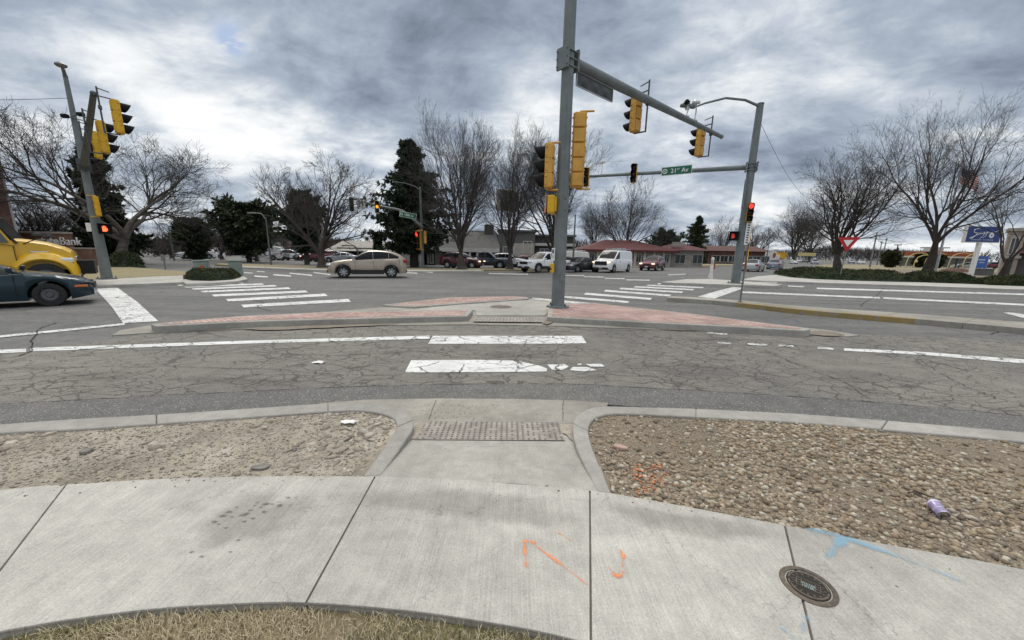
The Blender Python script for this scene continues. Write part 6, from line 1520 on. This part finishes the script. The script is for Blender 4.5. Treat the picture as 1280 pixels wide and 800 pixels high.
for (px, w_, py, lab, el) in ((250.5, .62, 345.6, 'tilted grey green utility cabinet with an orange label behind the left hedge', True), (292, .58, 345.0, 'upright grey green utility cabinet at the right end of the left hedge', False)):
    q = G(px, py, .15); q.y += .25; ht = AT(px, 326.5, q.y).z - .15
    t = thing('utility_cabinet', lab, 'utility cabinet', q, R(30)); 
    b = MB(); b.box((0, 0, ht / 2), (w_, .5, ht)); b.build('body', 'cabinet', t, 0, .03)
    b = MB(); b.box((0, 0, ht + .03), (w_ + .07, .57, .07)); b.build('lid', 'cabinet', t, 0, .02)
    b = MB(); b.box((0, -.256, ht * .5), (w_ * .86, .015, ht * .8)); dr = b.build('door', 'cabinet', t, 0, .006); b = MB(); b.cyl((w_ * .3, -.28, ht * .5), (w_ * .3, -.25, ht * .5), .02, n=8); b.build('handle', 'galv_dark', dr)
    if el: b = MB(); b.box((.02, -.268, ht * .62), (.16, .004, .16)); b.build('label', 'lamp_orange', t); t.rotation_euler = (0, R(-3), R(30))

# far woods reading as one brown mass
def far_wood(label, lst, depth, hpx, n, seed, material='far_scrub'):
    r = np.random.default_rng(seed); V = []; tn = []
    pts = [G(x, y, 0) for x, y in lst]; hh = [AT(x, y - h_, p.y).z for (x, y), p, h_ in zip(lst, pts, hpx)]
    tb = Tubes()
    for _ in range(n):
        i = r.integers(0, len(pts) - 1); u = r.random(); p = pts[i].lerp(pts[i + 1], u); H = hh[i] + (hh[i + 1] - hh[i]) * u
        lump = .62 + .38 * vnoise(np.array([p.x]), np.array([p.y]), .11, seed)[0]
        q = p + Vector((r.normal(0, 1.5), r.uniform(0, depth), 0)); z0 = H * lump * r.random() ** .8 * .75; s = H * .28 * r.uniform(.5, 1)
        d = Vector((r.normal(0, .55), r.normal(0, .55), 1)).normalized(); w1 = Vector((r.normal(0, .3), r.normal(0, .3), .2))
        tb.add([q + Vector((0, 0, z0)), q + Vector((0, 0, z0)) + d * s * .5, q + Vector((0, 0, z0)) + (d + w1 * .6) * s], [.13, .09, .04], 3)
    v, f = tb.mesh(); tone = np.repeat(r.random(len(v) // 9), 9)
    return tag(np_mesh('far_wood', v, f, material, None, tone), label, 'wood', None, 'stuff')
far_wood('brown leafless wood beyond the left hand street', [(150, 322), (200, 319.5), (240, 319), (290, 319), (340, 320.5), (400, 322)], 22, [26, 34, 36, 40, 42, 40], 9000, 1)
far_wood('brown leafless wood at the end of the right hand street', [(880, 326.4), (940, 325), (1000, 325.6), (1040, 326.2), (1080, 327), (1120, 328), (1180, 330), (1260, 333)], 24, [16, 16, 18, 28, 22, 22, 20, 26], 10000, 2)
far_wood('brown leafless wood behind the buildings at the centre', [(410, 322.4), (480, 323), (560, 323.4), (640, 323.6), (720, 323.8), (860, 325)], 20, [30, 26, 30, 34, 32, 22], 8000, 3)

# ================================================================ BUILDINGS AND WHAT STANDS BY THEM
def building(label, pxl, pxr, pyb, pyt, Y, depth, wall, rz=0.0, name='building'):
    """front from pxl to pxr in the plane y = Y; returns thing (origin at the left foot), width and height"""
    a, c, t_ = AT(pxl, pyb, Y), AT(pxr, pyb, Y), AT((pxl + pxr) / 2, pyt, Y)
    w_, h = c.x - a.x, t_.z
    t = thing(name, label, 'building', (a.x, Y, 0), rz)
    if wall:
        b = MB(); b.box((w_ / 2, depth / 2, h / 2 - .2), (w_, depth, h + .4)); b.build('wall', wall, t)
    return t, w_, h
def slab(t, name, m, x0, x1, y0, y1, z0, z1, bev=0.0):
    b = MB(); b.box(((x0 + x1) / 2, (y0 + y1) / 2, (z0 + z1) / 2), (x1 - x0, y1 - y0, z1 - z0)); return b.build(name, m, t, 0, bev)
def window(t, x0, x1, z0, z1, y=0.0, fr='wall_white', pane='glass_pane', mull=1):
    b = MB(); e = .10
    b.box(((x0 + x1) / 2, y - .03, z0 - e / 2), (x1 - x0 + 2 * e, .16, e)); b.box(((x0 + x1) / 2, y - .03, z1 + e / 2), (x1 - x0 + 2 * e, .14, e)); b.box((x0 - e / 2, y - .03, (z0 + z1) / 2), (e, .12, z1 - z0)); b.box((x1 + e / 2, y - .03, (z0 + z1) / 2), (e, .12, z1 - z0))
    for k in range(mull): xm = x0 + (x1 - x0) * (k + 1) / (mull + 1); b.box((xm, y - .02, (z0 + z1) / 2), (.06, .08, z1 - z0))
    f = b.build('window', fr, t); p = slab(f, 'pane', pane, x0 + .003, x1 - .003, y - .02, y + .05, z0 + .003, z1 - .003); return f

# bank wall with its lettering
Yw = G(121, 331.5, .15).y
t, w_, h = building('low brick wall with white bank lettering behind the school bus', 14, 88, 330, 292, Yw, .55, 'brick_wall', 0, 'sign_wall')
t['category'] = 'sign wall'; t.name = 'sign_wall'
slab(t, 'coping', 'wall_buff', -.06, w_ + .06, -.06, .61, h, h + .16, .02)
lx = AT(74.5, 304, Yw).x - t.location.x; lz = AT(76, 301.8, Yw).z
text_mesh('state', .90, 'lettering', 'sign_white', t, Matrix.Translation((lx, -.03, lz)) @ STAND, .03, .022, 0, 'RIGHT')
text_mesh('Bank', .88, 'lettering', 'sign_white', t, Matrix.Translation((lx + .05, -.03, lz)) @ STAND, .03, -.004, 0, 'LEFT')
t, w_, h = building('lower brick wall stepping down right of the bank lettering', 88.5, 124, 331.5, 311.5, Yw + .15, .5, 'brick_wall', 0, 'brick_wall')
t['category'] = 'wall'; slab(t, 'coping', 'wall_buff', 0.0, w_ + .05, -.05, .55, h, h + .12, .02)
# brick building at the left edge
q = AT(19, 300, Yw - 2); t = thing('brick_building', 'tall dark brick building cut off by the left edge of the photo', 'building', (q.x, Yw - 2, 0), R(52))
slab(t, 'wall', 'brick_dark', -14, 0, 0, 16, -.2, 13.5)
slab(t, 'parapet', 'wall_dark', -14.1, .12, -.12, 16.1, 13.5, 13.9); slab(t, 'pilaster', 'brick_dark', -.9, .10, -.14, 1.0, -.2, 13.3); slab(t, 'downpipe', 'alu', .10, .22, .3, .42, 0, 12.5)
for k in range(3):
    for z in (1.2, 4.6, 8.0): window(t, -3.4 - k * 3.6, -1.6 - k * 3.6, z, z + 2.0, -.02, 'wall_dark')
q = AT(20, 300, Yw + 8); t = thing('brick_building', 'long low dark flat roofed building behind the bank wall', 'building', (q.x - 3, Yw + 8, 0), R(42)); zt = AT(40, 287, Yw + 8).z
slab(t, 'wall', 'brick_dark', -6, 7, 0, 8, -.2, zt - .5); slab(t, 'roof', 'roof_grey', -6.3, 7.3, -.3, 8.3, zt - .5, zt)

# centre: grey office with a white fascia
Y0 = 58
t, w_, h = building('grey mansard roofed office behind the tall bare trees', 541, 622, 332, 312, Y0, 14, 'wall_dark')
slab(t, 'fascia', 'wall_white', -.3, w_ + .3, -1.5, 0.02, h - .35, h + .25)
for k in range(9):
    x = w_ * (k + .3) / 9; slab(t, 'column', 'wall_white', x - .14, x + .14, -1.4, -1.12, 0, h - .35)
for k in range(8):
    x = w_ * (k + .3) / 9 + .25; window(t, x + .15, x + w_ / 9 - .5, .5, h - .8, -.02, 'wall_grey')
zt = AT(580, 288, Y0 + 3).z
b = MB(); vs = [(-.4, -1.2, h + .26), (w_ + .4, -1.2, h + .26), (w_ + .4, 14, h + .26), (-.4, 14, h + .26), (1.2, 3, zt), (w_ - .5, 3, zt), (w_ - .5, 13, zt), (1.2, 13, zt)]
b.add(vs, [(0, 1, 5, 4), (1, 2, 6, 5), (2, 3, 7, 6), (3, 0, 4, 7), (4, 5, 6, 7), (3, 2, 1, 0)]); rf = b.build('roof', 'roof_grey', t)
slab(rf, 'chimney', 'wall_dark', w_ * .78, w_ * .92, 2.0, 4.0, zt - 2.2, zt + .9)
t, w_, h = building('pale grey two storey block right of the mansard roofed office', 622.5, 668, 332, 290, Y0 + 1, 14, 'wall_grey')
slab(t, 'parapet', 'roof_grey', -.2, w_ + .2, -.2, 14.2, h, h + .3)
xw_ = AT(663, 309, Y0).x - t.location.x; zw = AT(663, 309, Y0).z
window(t, xw_ - 1.0, xw_ + .2, zw - .8, zw + .8, -.02, 'wall_white'); slab(t, 'panel', 'wall_buff', w_ * .40, w_ * .98, -.10, -.01, .3, h * .66); window(t, .8, 2.4, .5, 2.6, -.02); 
t, w_, h = building('low dark grey wing behind the third tall bare tree', 668.5, 716, 332, 296, Y0 + 2, 12, 'wall_dark')
slab(t, 'fascia', 'wall_white', -.1, w_ + .2, -.5, -.01, 2.9, 3.3)
for k in range(4): window(t, .8 + k * w_ / 4.3, .8 + k * w_ / 4.3 + 1.3, .6, 2.4, -.02)
slab(t, 'roof', 'roof_grey', -.2, w_ + .3, -.3, 12.2, h, h + .3)
t, w_, h = building('white gable wall left of the far corner pole', 503, 525, 333.4, 311, 48, 9, 'wall_white')
slab(t, 'roof', 'roof_grey', -.3, w_ + .3, -.3, 9.2, h, h + .22); slab(t, 'plinth', 'wall_tan', -.03, w_ + .03, -.04, 0.0, 0, .5)
t, w_, h = building('white framed glass entrance right of the far corner pole', 533, 544, 333.4, 313, 50, 5, 'wall_dark')
slab(t, 'roof', 'wall_white', -.4, w_ + .4, -.6, 5, h, h + .3); window(t, .3, w_ - .3, .3, h - .5, -.02, 'wall_white', 'glass_pane', 1)
q = AT(635, 250, 66); t = thing('pylon_sign', 'grey double sided box sign on tall posts behind the second bare tree', 'sign', (q.x, 66, 0), R(38)); zt, zbm = AT(635, 238, 66).z, AT(635, 264, 66).z
slab(t, 'box', 'roof_pale', -2.1, 2.1, -.45, .45, zbm, zt, .05); slab(t, 'face', 'wall_grey', -1.9, 1.9, -.49, -.45, zbm + .2, zt - .2); slab(t, 'face', 'wall_white', -1.9, 1.9, .45, .49, zbm + .2, zt - .2)
for x in (-1.3, 1.3): b = MB(); b.cyl((x, 0, 0), (x, 0, zbm), .16, n=10); b.build('post', 'galv_dark', t)
# left of the centre
t, w_, h = building('long low building with a pale roof behind the parked cars', 418, 500, 331, 314, 66, 14, 'wall_dark')
zt = AT(450, 303.5, 66).z; b = MB(); b.add([(-1, -1.2, h), (w_ + 1, -1.2, h), (w_ + 1, 14, h), (-1, 14, h), (0, 4, zt + .4), (w_, 4, zt + .4), (w_, 12, zt + .4), (0, 12, zt + .4)], [(0, 1, 5, 4), (1, 2, 6, 5), (2, 3, 7, 6), (3, 0, 4, 7), (4, 5, 6, 7), (3, 2, 1, 0)]); b.build('roof', 'roof_pale', t)
for k in range(6): window(t, .8 + k * w_ / 6, .8 + k * w_ / 6 + 1.8, .7, 2.1, -.02, 'wall_grey')
t, w_, h = building('office with tall white columns far behind the dark pine', 337, 382, 325, 301, 92, 14, 'wall_tan')
for k in range(3): x = AT(341.5 + k * 6, 315, 92).x - t.location.x; slab(t, 'column', 'wall_white', x - .45, x + .45, -1.3, -.4, 0, h - .3)
slab(t, 'canopy', 'wall_dark', -.5, w_ * .55, -1.6, -.01, h - .3, h + .5); window(t, w_ * .62, w_ * .92, h - 2.4, h - .6, -.02)
t, w_, h = building('low red brick building far behind the white parked cars', 262, 336, 322, 309, 104, 12, 'brick_dark')
slab(t, 'roof', 'wall_dark', -.5, w_ + .5, -.6, 12, h, h + .5)
for k in range(6): window(t, 1 + k * w_ / 6, 3 + k * w_ / 6, 1.0, 2.3, -.02)
t, w_, h = building('low brown building at the far end of the left street', 186, 258, 321.5, 308, 112, 12, 'brick_dark')
slab(t, 'roof', 'roof_grey', -.5, w_ + .5, -.6, 12, h, h + .5)
for k in range(5): window(t, 1 + k * w_ / 5, 3.4 + k * w_ / 5, 1.0, 2.5, -.02)
q = AT(203.5, 312, 95); t = thing('board_sign', 'tall white board sign far left of the grey lamp posts', 'sign', (q.x, 95, 0)); z0, z1 = AT(203, 317.5, 95).z, AT(203, 306, 95).z
slab(t, 'panel', 'wall_buff', -1.9, 1.9, -.1, .1, max(.5, z0), z1); 
for x in (-1.5, 1.5): slab(t, 'post', 'galv_dark', x - .1, x + .1, .1, .25, 0, z1)
q = AT(270, 318, 80); t = thing('board_sign', 'small white board sign between white sedan and long white pickup', 'sign', (q.x, 80, 0)); z1 = AT(270, 315, 80).z
slab(t, 'panel', 'sign_white', -1.1, 1.1, -.08, .08, .7, max(1.9, z1)); slab(t, 'post', 'galv_dark', -.9, -.75, .08, .2, 0, 1.8); slab(t, 'post', 'galv_dark', .75, .9, .08, .2, 0, 1.8)

# red roofed restaurant
Yr_ = 60
t, w_, h = building('cream building with a red hipped roof right of the white van', 733, 838, 330.5, 312.5, Yr_, 14, 'wall_buff')
b = MB(); zt = AT(785, 300, Yr_ + 5).z; e = .9
b.add([(-e, -e, h), (w_ + e, -e, h), (w_ + e, 14 + e, h), (-e, 14 + e, h), (4.2, 6, zt), (w_ - 4.2, 6, zt), (w_ - 4.2, 8, zt), (4.2, 8, zt)], [(0, 1, 5, 4), (1, 2, 6, 5), (2, 3, 7, 6), (3, 0, 4, 7), (4, 5, 6, 7), (3, 2, 1, 0)]); rf = b.build('roof', 'roof_red', t)
slab(t, 'fascia', 'roof_red', -e, w_ + e, -e - .04, -e + .05, h - .28, h - .003)
nk = 9
for k in range(nk):
    x = (k + .12) * w_ / nk; window(t, x + .25, x + w_ / nk - .55, .7, h - .6, -.02, 'wall_white'); slab(t, 'column', 'wall_white', x - .22, x + .12, -.35, -.08, 0, h - .29)
t, w_, h = building('small red roofed wing at the right end of the cream building', 838.5, 878, 330, 313, Yr_ + 1.5, 9, 'wall_buff')
b = MB(); zt = AT(856, 304, Yr_ + 3).z; b.add([(-e, -e, h), (w_ + e, -e, h), (w_ + e, 9 + e, h), (-e, 9 + e, h), (2, 4, zt), (w_ - 2, 4, zt), (w_ - 2, 5, zt), (2, 5, zt)], [(0, 1, 5, 4), (1, 2, 6, 5), (2, 3, 7, 6), (3, 0, 4, 7), (4, 5, 6, 7), (3, 2, 1, 0)]); b.build('roof', 'roof_red', t)
slab(t, 'skylight', 'wall_buff', .2, 1.9, .6, .9, h + .6, h + 1.3)
for k in range(2): window(t, .6 + k * w_ * .55, .6 + k * w_ * .55 + w_ * .30, .6, h - .7, -.02, 'wall_white')
# low brown shops behind the right corner pole
t, w_, h = building('low brown roofed shop behind the right corner pole', 884, 955, 326.5, 314, 92, 14, 'brick_dark')
b = MB(); zt = AT(920, 307.5, 95).z; b.add([(-1, -1, h), (w_ + 1, -1, h), (w_ + 1, 14, h), (-1, 14, h), (0, 4, zt), (w_, 4, zt), (w_, 10, zt), (0, 10, zt)], [(0, 1, 5, 4), (1, 2, 6, 5), (2, 3, 7, 6), (3, 0, 4, 7), (4, 5, 6, 7), (3, 2, 1, 0)]); b.build('roof', 'mound_red', t)
for k in range(7): window(t, 1 + k * w_ / 7, 3 + k * w_ / 7, .6, 2.0, -.02)
q = G(953, 329.6, 0); t = thing('box_truck', 'white box trailer with a round red mark far right of the corner pole', 'truck', q, R(25))
slab(t, 'box', 'car_offwhite', -4.5, 4.0, -1.25, 1.25, 1.1, 3.7, .05); slab(t, 'chassis', 'under', -4.3, 6.0, -.9, .9, .5, 1.1); slab(t, 'cab', 'car_offwhite', 4.3, 6.2, -1.1, 1.1, .6, 2.7, .15); slab(t, 'windshield', 'glass_car', 6.15, 6.24, -.95, .95, 1.6, 2.5)
b = MB(); b.lathe([(0, -1.27), (.8, -1.27), (.8, -1.25)], 20, 'Y', (3.0, 0, 2.5)); b.build('mark', 'roof_orange', t)
for x in (-3.2, -2.1, 5.2):
    for s in (1, -1): wheel(t, x, s * 1.0, .5, s, 'rim_steel', False)
q = G(975, 329, 0); t = thing('roadside_sign', 'yellow roadside sign right of the white box trailer', 'sign', q); z0, z1 = AT(975, 323, q.y).z, AT(975, 315.5, q.y).z; ww = 1.7 * (z1 - z0) / 2
slab(t, 'panel', 'sign_yellow', -ww, ww, -.15, .15, z0, z1, .03); slab(t, 'post', 'galv_dark', -.15, .15, .15, .4, 0, z1)
q = G(1007, 328, 0); t = thing('roadside_sign', 'low wide yellow roof sign farther down the right hand street', 'sign', q); z0, z1 = AT(1007, 320, q.y).z, AT(1007, 316, q.y).z
slab(t, 'panel', 'trim_yellow', -4, 4, -.2, .2, z0, z1, .03); slab(t, 'post', 'galv_dark', -.2, .2, .2, .5, 0, z1)

# drive-in at the right: yellow arches, canopy, long roof
Ya = G(1130, 335, .1).y
for k, (px, pyt, fl) in enumerate(((1131, 316.5, 1), (1141, 319, 1), (1154, 317, 1), (1184, 316.5, 1), (1202, 317, 1))):
    q = G(px, 334.6 + k * .3, .1); z1 = AT(px, pyt, q.y).z
    t = thing('arch_post', ('leftmost yellow curved canopy post', 'second yellow curved canopy post from the left, with a round lamp', 'yellow curved canopy post left of the biggest trunk', 'yellow curved canopy post right of the biggest trunk', 'yellow curved canopy post left of the blue sign post')[k], 'canopy post', q, R(-15))
    b = MB(); b.tube([(0, 0, 0), (.15, 0, z1 * .55), (.5, 0, z1 * .82), (1.3, 0, z1 * .97), (2.4, 0, z1), (3.4, 0, z1 * .93)], [.09, .09, .08, .075, .07, .06], 8); b.build('post', 'trim_yellow', t, .8); slab(t, 'footing', 'concrete_far', -.25, .25, -.25, .25, -.05, .25)
    if k == 1: b = MB(); b.lathe([(0, -.3), (.25, -.15), (.25, .15), (0, .3)], 10, 'Z', (.2, -.2, z1 * .5)); b.build('lamp', 'trim_yellow', t, .8)
t, w_, h = building('long white edged canopy behind the yellow curved posts', 1136, 1232, 334, 320.5, Ya + 9, 5, None, 0, 'canopy'); t['category'] = 'canopy'; h2 = h
slab(t, 'roof', 'wall_white', 0, w_, 0, 5, h - .35, h)
for k in range(5): slab(t, 'post', 'galv_dark', k * (w_ - .4) / 4, k * (w_ - .4) / 4 + .2, 2, 2.2, 0, h - .35)
t, w_, h = building('low restaurant with an orange roof behind the white canopy', 1172, 1215, 333, 321, Ya + 22, 10, 'wall_grey')
slab(t, 'roof', 'roof_orange', -.4, w_ + .4, -.5, 10, h, AT(1190, 314.5, Ya + 22).z); slab(t, 'roof_unit', 'alu', w_ * .05, w_ * .6, 3, 6, AT(1190, 314.5, Ya + 22).z + .9, AT(1190, 308.5, Ya + 22).z); slab(t, 'roof_screen', 'wall_white', -.5, w_ * .3, 2, 4, AT(1190, 314.5, Ya + 22).z, AT(1190, 310.5, Ya + 22).z)
q = G(1194, 339.5, .14); b = MB(); b.lathe([(0, .55), (.8, .48), (1.5, .25), (1.8, -.1)], 16); tag(b.build('planter_mound', 'mound_red', None, 1.0), 'low reddish mound on the verge left of the blue sign post', 'planter').location = q
# blue script sign
Ys = G(1211, 345, .15).y
a, c = AT(1205.5, 293, Ys), AT(1249.5, 293, Ys); zt, zb_ = AT(1230, 282.5, Ys).z, AT(1226, 303.5, Ys).z
t = thing('shop_sign', 'dark blue sign with white script lettering on a white post', 'sign', ((a.x + c.x) / 2, Ys, .1)); ww = (c.x - a.x) / 2; z0, z1 = zb_ - .1, zt - .1; zc = (z0 + z1) / 2; hh = z1 - z0
slab(t, 'border', 'sign_white', -ww, ww, -.16, .16, z0, z1, .02); slab(t, 'face', 'sign_blue', -ww + .08, ww - .08, -.175, .175, z0 + .08, z1 - .08)
def stroke(pts, r_): 
    L = smooth_line([Vector((x * ww, -.185, zc + y * hh)) for x, y in pts], 26); bs.tube(L, [r_ * (.6 + .5 * math.sin(math.pi * k / 26)) for k in range(27)], 5)
bs = MB()
stroke([(-.78, -.22), (-.60, -.16), (-.42, .02), (-.62, .14), (-.58, .28), (-.40, .33), (-.30, .30)], .040)
stroke([(-.78, -.22), (-.70, -.26), (-.50, -.12)], .032)
stroke([(-.32, .10), (-.44, .04), (-.40, -.06), (-.28, .04), (-.24, .12), (-.24, -.02), (-.14, .10)], .026)
stroke([(-.14, .12), (-.12, .02), (.0, .14), (-.06, -.12), (-.20, -.26)], .026)
stroke([(.02, .14), (.03, .02), (.16, .16), (.10, -.08), (-.02, -.22)], .026)
stroke([(.18, .06), (.26, .14), (.34, .04), (.42, .13), (.60, .15), (.82, .27)], .024)
bs.build('lettering', 'sign_white', t, .8)
b = MB(); b.lathe([(0, -.20), (hh * .13, -.195), (hh * .155, -.18)], 18, 'Y', (ww * .44, 0, zc - .06 * hh)); b.build('emblem', 'sign_white', t); b = MB(); b.lathe([(0, -.206), (hh * .04, -.205), (hh * .05, -.197)], 12, 'Y', (ww * .44, 0, zc - .06 * hh)); b.build('emblem_centre', 'sign_blue', t)
b = MB()
for k in range(13):
    if k == 6: continue
    b.box((-ww * .62 + k * ww * .098, -.178, zc - hh * .33), (ww * .06, .006, hh * .05))
b.build('small_lettering', 'alu', t)
slab(t, 'post', 'sign_white', -.22, .14, -.13, .13, -.1, z0 + .02, .02)
q = AT(1226.5, 329, Ys + 3); t = thing('banner', 'bright blue banner leaning on a low box behind the blue sign post', 'banner', (q.x, Ys + 3, .1)); z0, z1 = AT(1226, 336, Ys + 3).z, AT(1227, 321.5, Ys + 3).z; k = abs(AT(1220, 329, Ys + 3).x - AT(1234, 329, Ys + 3).x) / 2
mat('banner_blue', (.04, .12, .42), .6, 0, .1, 3)
slab(t, 'panel', 'banner_blue', -k, k, -.03, .03, max(.5, z0), z1); slab(t, 'frame', 'alu', -k - .06, -k, -.04, .04, 0, z1); slab(t, 'frame', 'alu', k, k + .06, -.04, .04, 0, z1)
b = MB(); b.box((-k * .1, -.033, (z0 + z1) / 2 + .25), (k * 1.2, .006, .16)); b.box((0, -.033, (z0 + z1) / 2 - .05), (k * 1.0, .006, .10)); b.build('print', 'alu', t)
q = AT(1229, 339, Ys + 2); t = thing('utility_box', 'low grey utility box below the blue banner', 'utility box', (q.x, Ys + 2, .1)); slab(t, 'body', 'wall_grey', -.75, .75, -.4, .4, -.1, .75, .04); slab(t, 'lid', 'steel_grey', -.8, .8, -.45, .45, .75, .82, .02)
# building at the right edge
Ye = Ys + 6; q = AT(1249, 335, Ye); t = thing('stone_building', 'stone fronted building with a small tower at the right edge', 'building', (q.x, Ye, 0), R(-50)); zt = AT(1262, 289, Ye).z; k = AT(1266, 320, Ye).x - q.x
slab(t, 'tower', 'stone_wall', 0, k, 0, 4, -.2, zt); slab(t, 'tower_cap', 'wall_buff', -.2, k + .2, -.2, 4.2, zt, zt + .35); slab(t, 'wall', 'wall_grey', k, k + 18, .6, 14, -.2, AT(1275, 318, Ye).z)
window(t, k * .30, k * .70, zt * .50, zt * .84, -.02, 'wall_white'); slab(t, 'ledge', 'wall_buff', -.15, k + .15, -.25, -.01, zt * .40, zt * .46)
b = MB(); z0, z1 = AT(1275, 317, Ye).z, AT(1278, 297, Ye + 3).z; b.add([(k + .01, -.4, z0), (k + 19, -.4, z0), (k + 19, 15, z0), (k + .01, 15, z0), (k + .01, 4, z1), (k + 17, 4, z1), (k + 17, 11, z1), (k + .01, 11, z1)], [(0, 1, 5, 4), (1, 2, 6, 5), (2, 3, 7, 6), (3, 0, 4, 7), (4, 5, 6, 7), (3, 2, 1, 0)]); b.build('roof', 'roof_red', t)
for j in range(3): window(t, k + 1.5 + j * 4.5, k + 4 + j * 4.5, .4, 2.3, .58, 'wall_white')
slab(t, 'door', 'wall_dark', k * .3, k * .7, -.06, -.01, 0, 2.1)
# flag
Yf_ = T13.location.y + .9; q = AT(1171, 333, Yf_); t = thing('flagpole', 'tall pale flagpole beside the trunk of the biggest bare tree', 'flagpole', (q.x, Yf_, 0)); zt = AT(1206, 204, Yf_).z
b = MB(); b.tube([(0, 0, 0), (0, 0, zt)], [.11, .05], 10); b.build('pole', 'alu', t); b = MB(); b.lathe([(0, zt + .22), (.11, zt + .11), (0, zt)], 10); b.build('ball', 'trim_yellow', t, 1.0)
fz1, fz0 = AT(1199, 208, Yf_).z, AT(1197, 239, Yf_).z; fh = fz1 - fz0; fw_ = fh * .85
flag = thing('flag', 'drooping red and white striped flag with a blue canton in the branches', 'flag', (q.x + .1, Yf_, 0))
def fpt(u, v, dy=0):                           # u along the fly, v down the hoist; it hangs limp
    return (u * fw_ * (1 - .15 * v), .30 * math.sin(u * 9 + v * 2) * u + dy, fz1 - v * fh * .62 - u * fh * .36 - .1 * math.sin(u * 7))
mat('flag_red', (.50, .03, .04), .8, 0, .08, 4); mat('flag_white', (.80, .79, .77), .8, 0, .06, 4); mat('flag_blue', (.02, .03, .12), .8, 0, .08, 4)
for k in range(13):
    u0 = .42 if k < 7 else 0.0
    b = MB(); b.grid(lambda u, v: fpt(u0 + (1 - u0) * u, (k + v) / 13), 14, 2); o = b.build('stripe', 'flag_red' if k % 2 == 0 else 'flag_white', flag, 1.0); md = o.modifiers.new('thick', 'SOLIDIFY'); md.thickness = .008
b = MB(); b.grid(lambda u, v: fpt(.42 * u, 7 / 13 * v), 8, 8); o = b.build('canton', 'flag_blue', flag, 1.0); md = o.modifiers.new('thick', 'SOLIDIFY'); md.thickness = .008

# street lamps and wooden poles
def lamp(label, px, py, pyt, arm, rz, z=.1, r_=.11):
    q = G(px, py, z); h = AT(px, pyt, q.y).z - z; t = thing('street_lamp', label, 'street lamp', q, rz)
    b = MB(); b.tube([(0, 0, 0), (0, 0, h * .5), (0, 0, h)], [r_ * 1.2, r_, r_ * .7], 10); b.build('pole', 'galv_green', t)
    if arm: b = MB(); b.tube([(0, 0, h - .2), (arm * .4, 0, h + .35), (arm, 0, h + .4)], [.06, .05, .045], 8); b.build('arm', 'galv_green', t, .8); b = MB(); b.box((arm + .3, 0, h + .38), (.8, .28, .14)); b.build('lamp_head', 'steel_grey', t, 0, .04)
    return t
lamp('grey street lamp leaning before the broad dark pine', 339, 331.4, 272, .9, R(185), .1, .07)
lamp('grey street lamp at the far left street, left of the round evergreen', 218, 326, 284, .8, R(160), .1, .08)
lamp('distant curved street lamp right of the corner pole', 957, 331, 298, 3.0, R(15))
lamp('thin pale street lamp behind the third tall bare tree', 716, 333.5, 268, 0, 0)
def upole(label, px, py, pyt):
    q = G(px, py, .1); h = AT(px, pyt, q.y).z; t = thing('utility_pole', label, 'utility pole', q, R(25))
    b = MB(); b.tube([(0, 0, 0), (0, 0, h)], [.17, .11], 8); b.build('pole', 'galv', t); b = MB(); b.box((0, 0, h - .6), (1.8, .12, .14)); b.build('crossarm', 'galv_dark', t)
upole('nearer grey utility pole in the gap right of the yield sign', 1087, 334.4, 291)
upole('middle grey utility pole in the gap right of the yield sign', 1096, 331.6, 301)
upole('right grey utility pole in the gap right of the yield sign', 1101, 332, 297)
q = G(1117, 331, .1); t = thing('lamp_post', 'twin headed lamp post behind the bushes at right', 'lamp post', q); h = AT(1117, 307, q.y).z; slab(t, 'pole', 'galv_dark', -.12, .12, -.12, .12, 0, h); slab(t, 'lamp_head', 'wall_white', -1.1, 1.1, -.3, .3, h, h + .4, .05)
t = lamp('small grey bent lamp behind the tan crossover', 448.6, 332.6, 312, .9, R(180), .1, .07)
q = G(38 + 169, 337.5, .13); t = thing('sign_post', 'thin grey sign post on the dry verge at left', 'post', q); h = AT(207, 320, q.y).z; b = MB(); b.cyl((0, 0, 0), (0, 0, h), .04, n=8); b.build('post', 'galv', t); b = MB(); b.box((0, -.05, h - .25), (.3, .02, .4)); b.build('plate', 'steel_grey', t)
# overhead wires
def wire(label, a, c, sag):
    b = MB(); b.tube([a.lerp(c, k / 16) - Vector((0, 0, sag * math.sin(math.pi * k / 16))) for k in range(17)], .010, 5); tag(b.build('overhead_wire', 'sig_black', None, 1.0), label, 'wire')
wire('thin wire from the left edge to the left corner lamp mast', AT(-140, 121, Yl + 1), Vector(P3.location) + Vector((0, 0, AT(85, 127, Yl).z)), .1)
wire('thin wire from the right corner pole down to the bare trees', Vector(P2.location) + Vector((0, 0, AT(956, 152, Yr).z)), AT(1012, 252, Yr + 14), .5)
# dark boulders and shrubs at the foot of the left tree
hedge('shrub', 'low dark shrub at the foot of the spreading left tree', pxs([(136, 332.4), (140, 333.6), (152, 334), (170, 333.6), (180, 332.2), (172, 331), (152, 330.6)], .15), .9, 5000, 9, .15, .5, .3, 'shrub', .03)
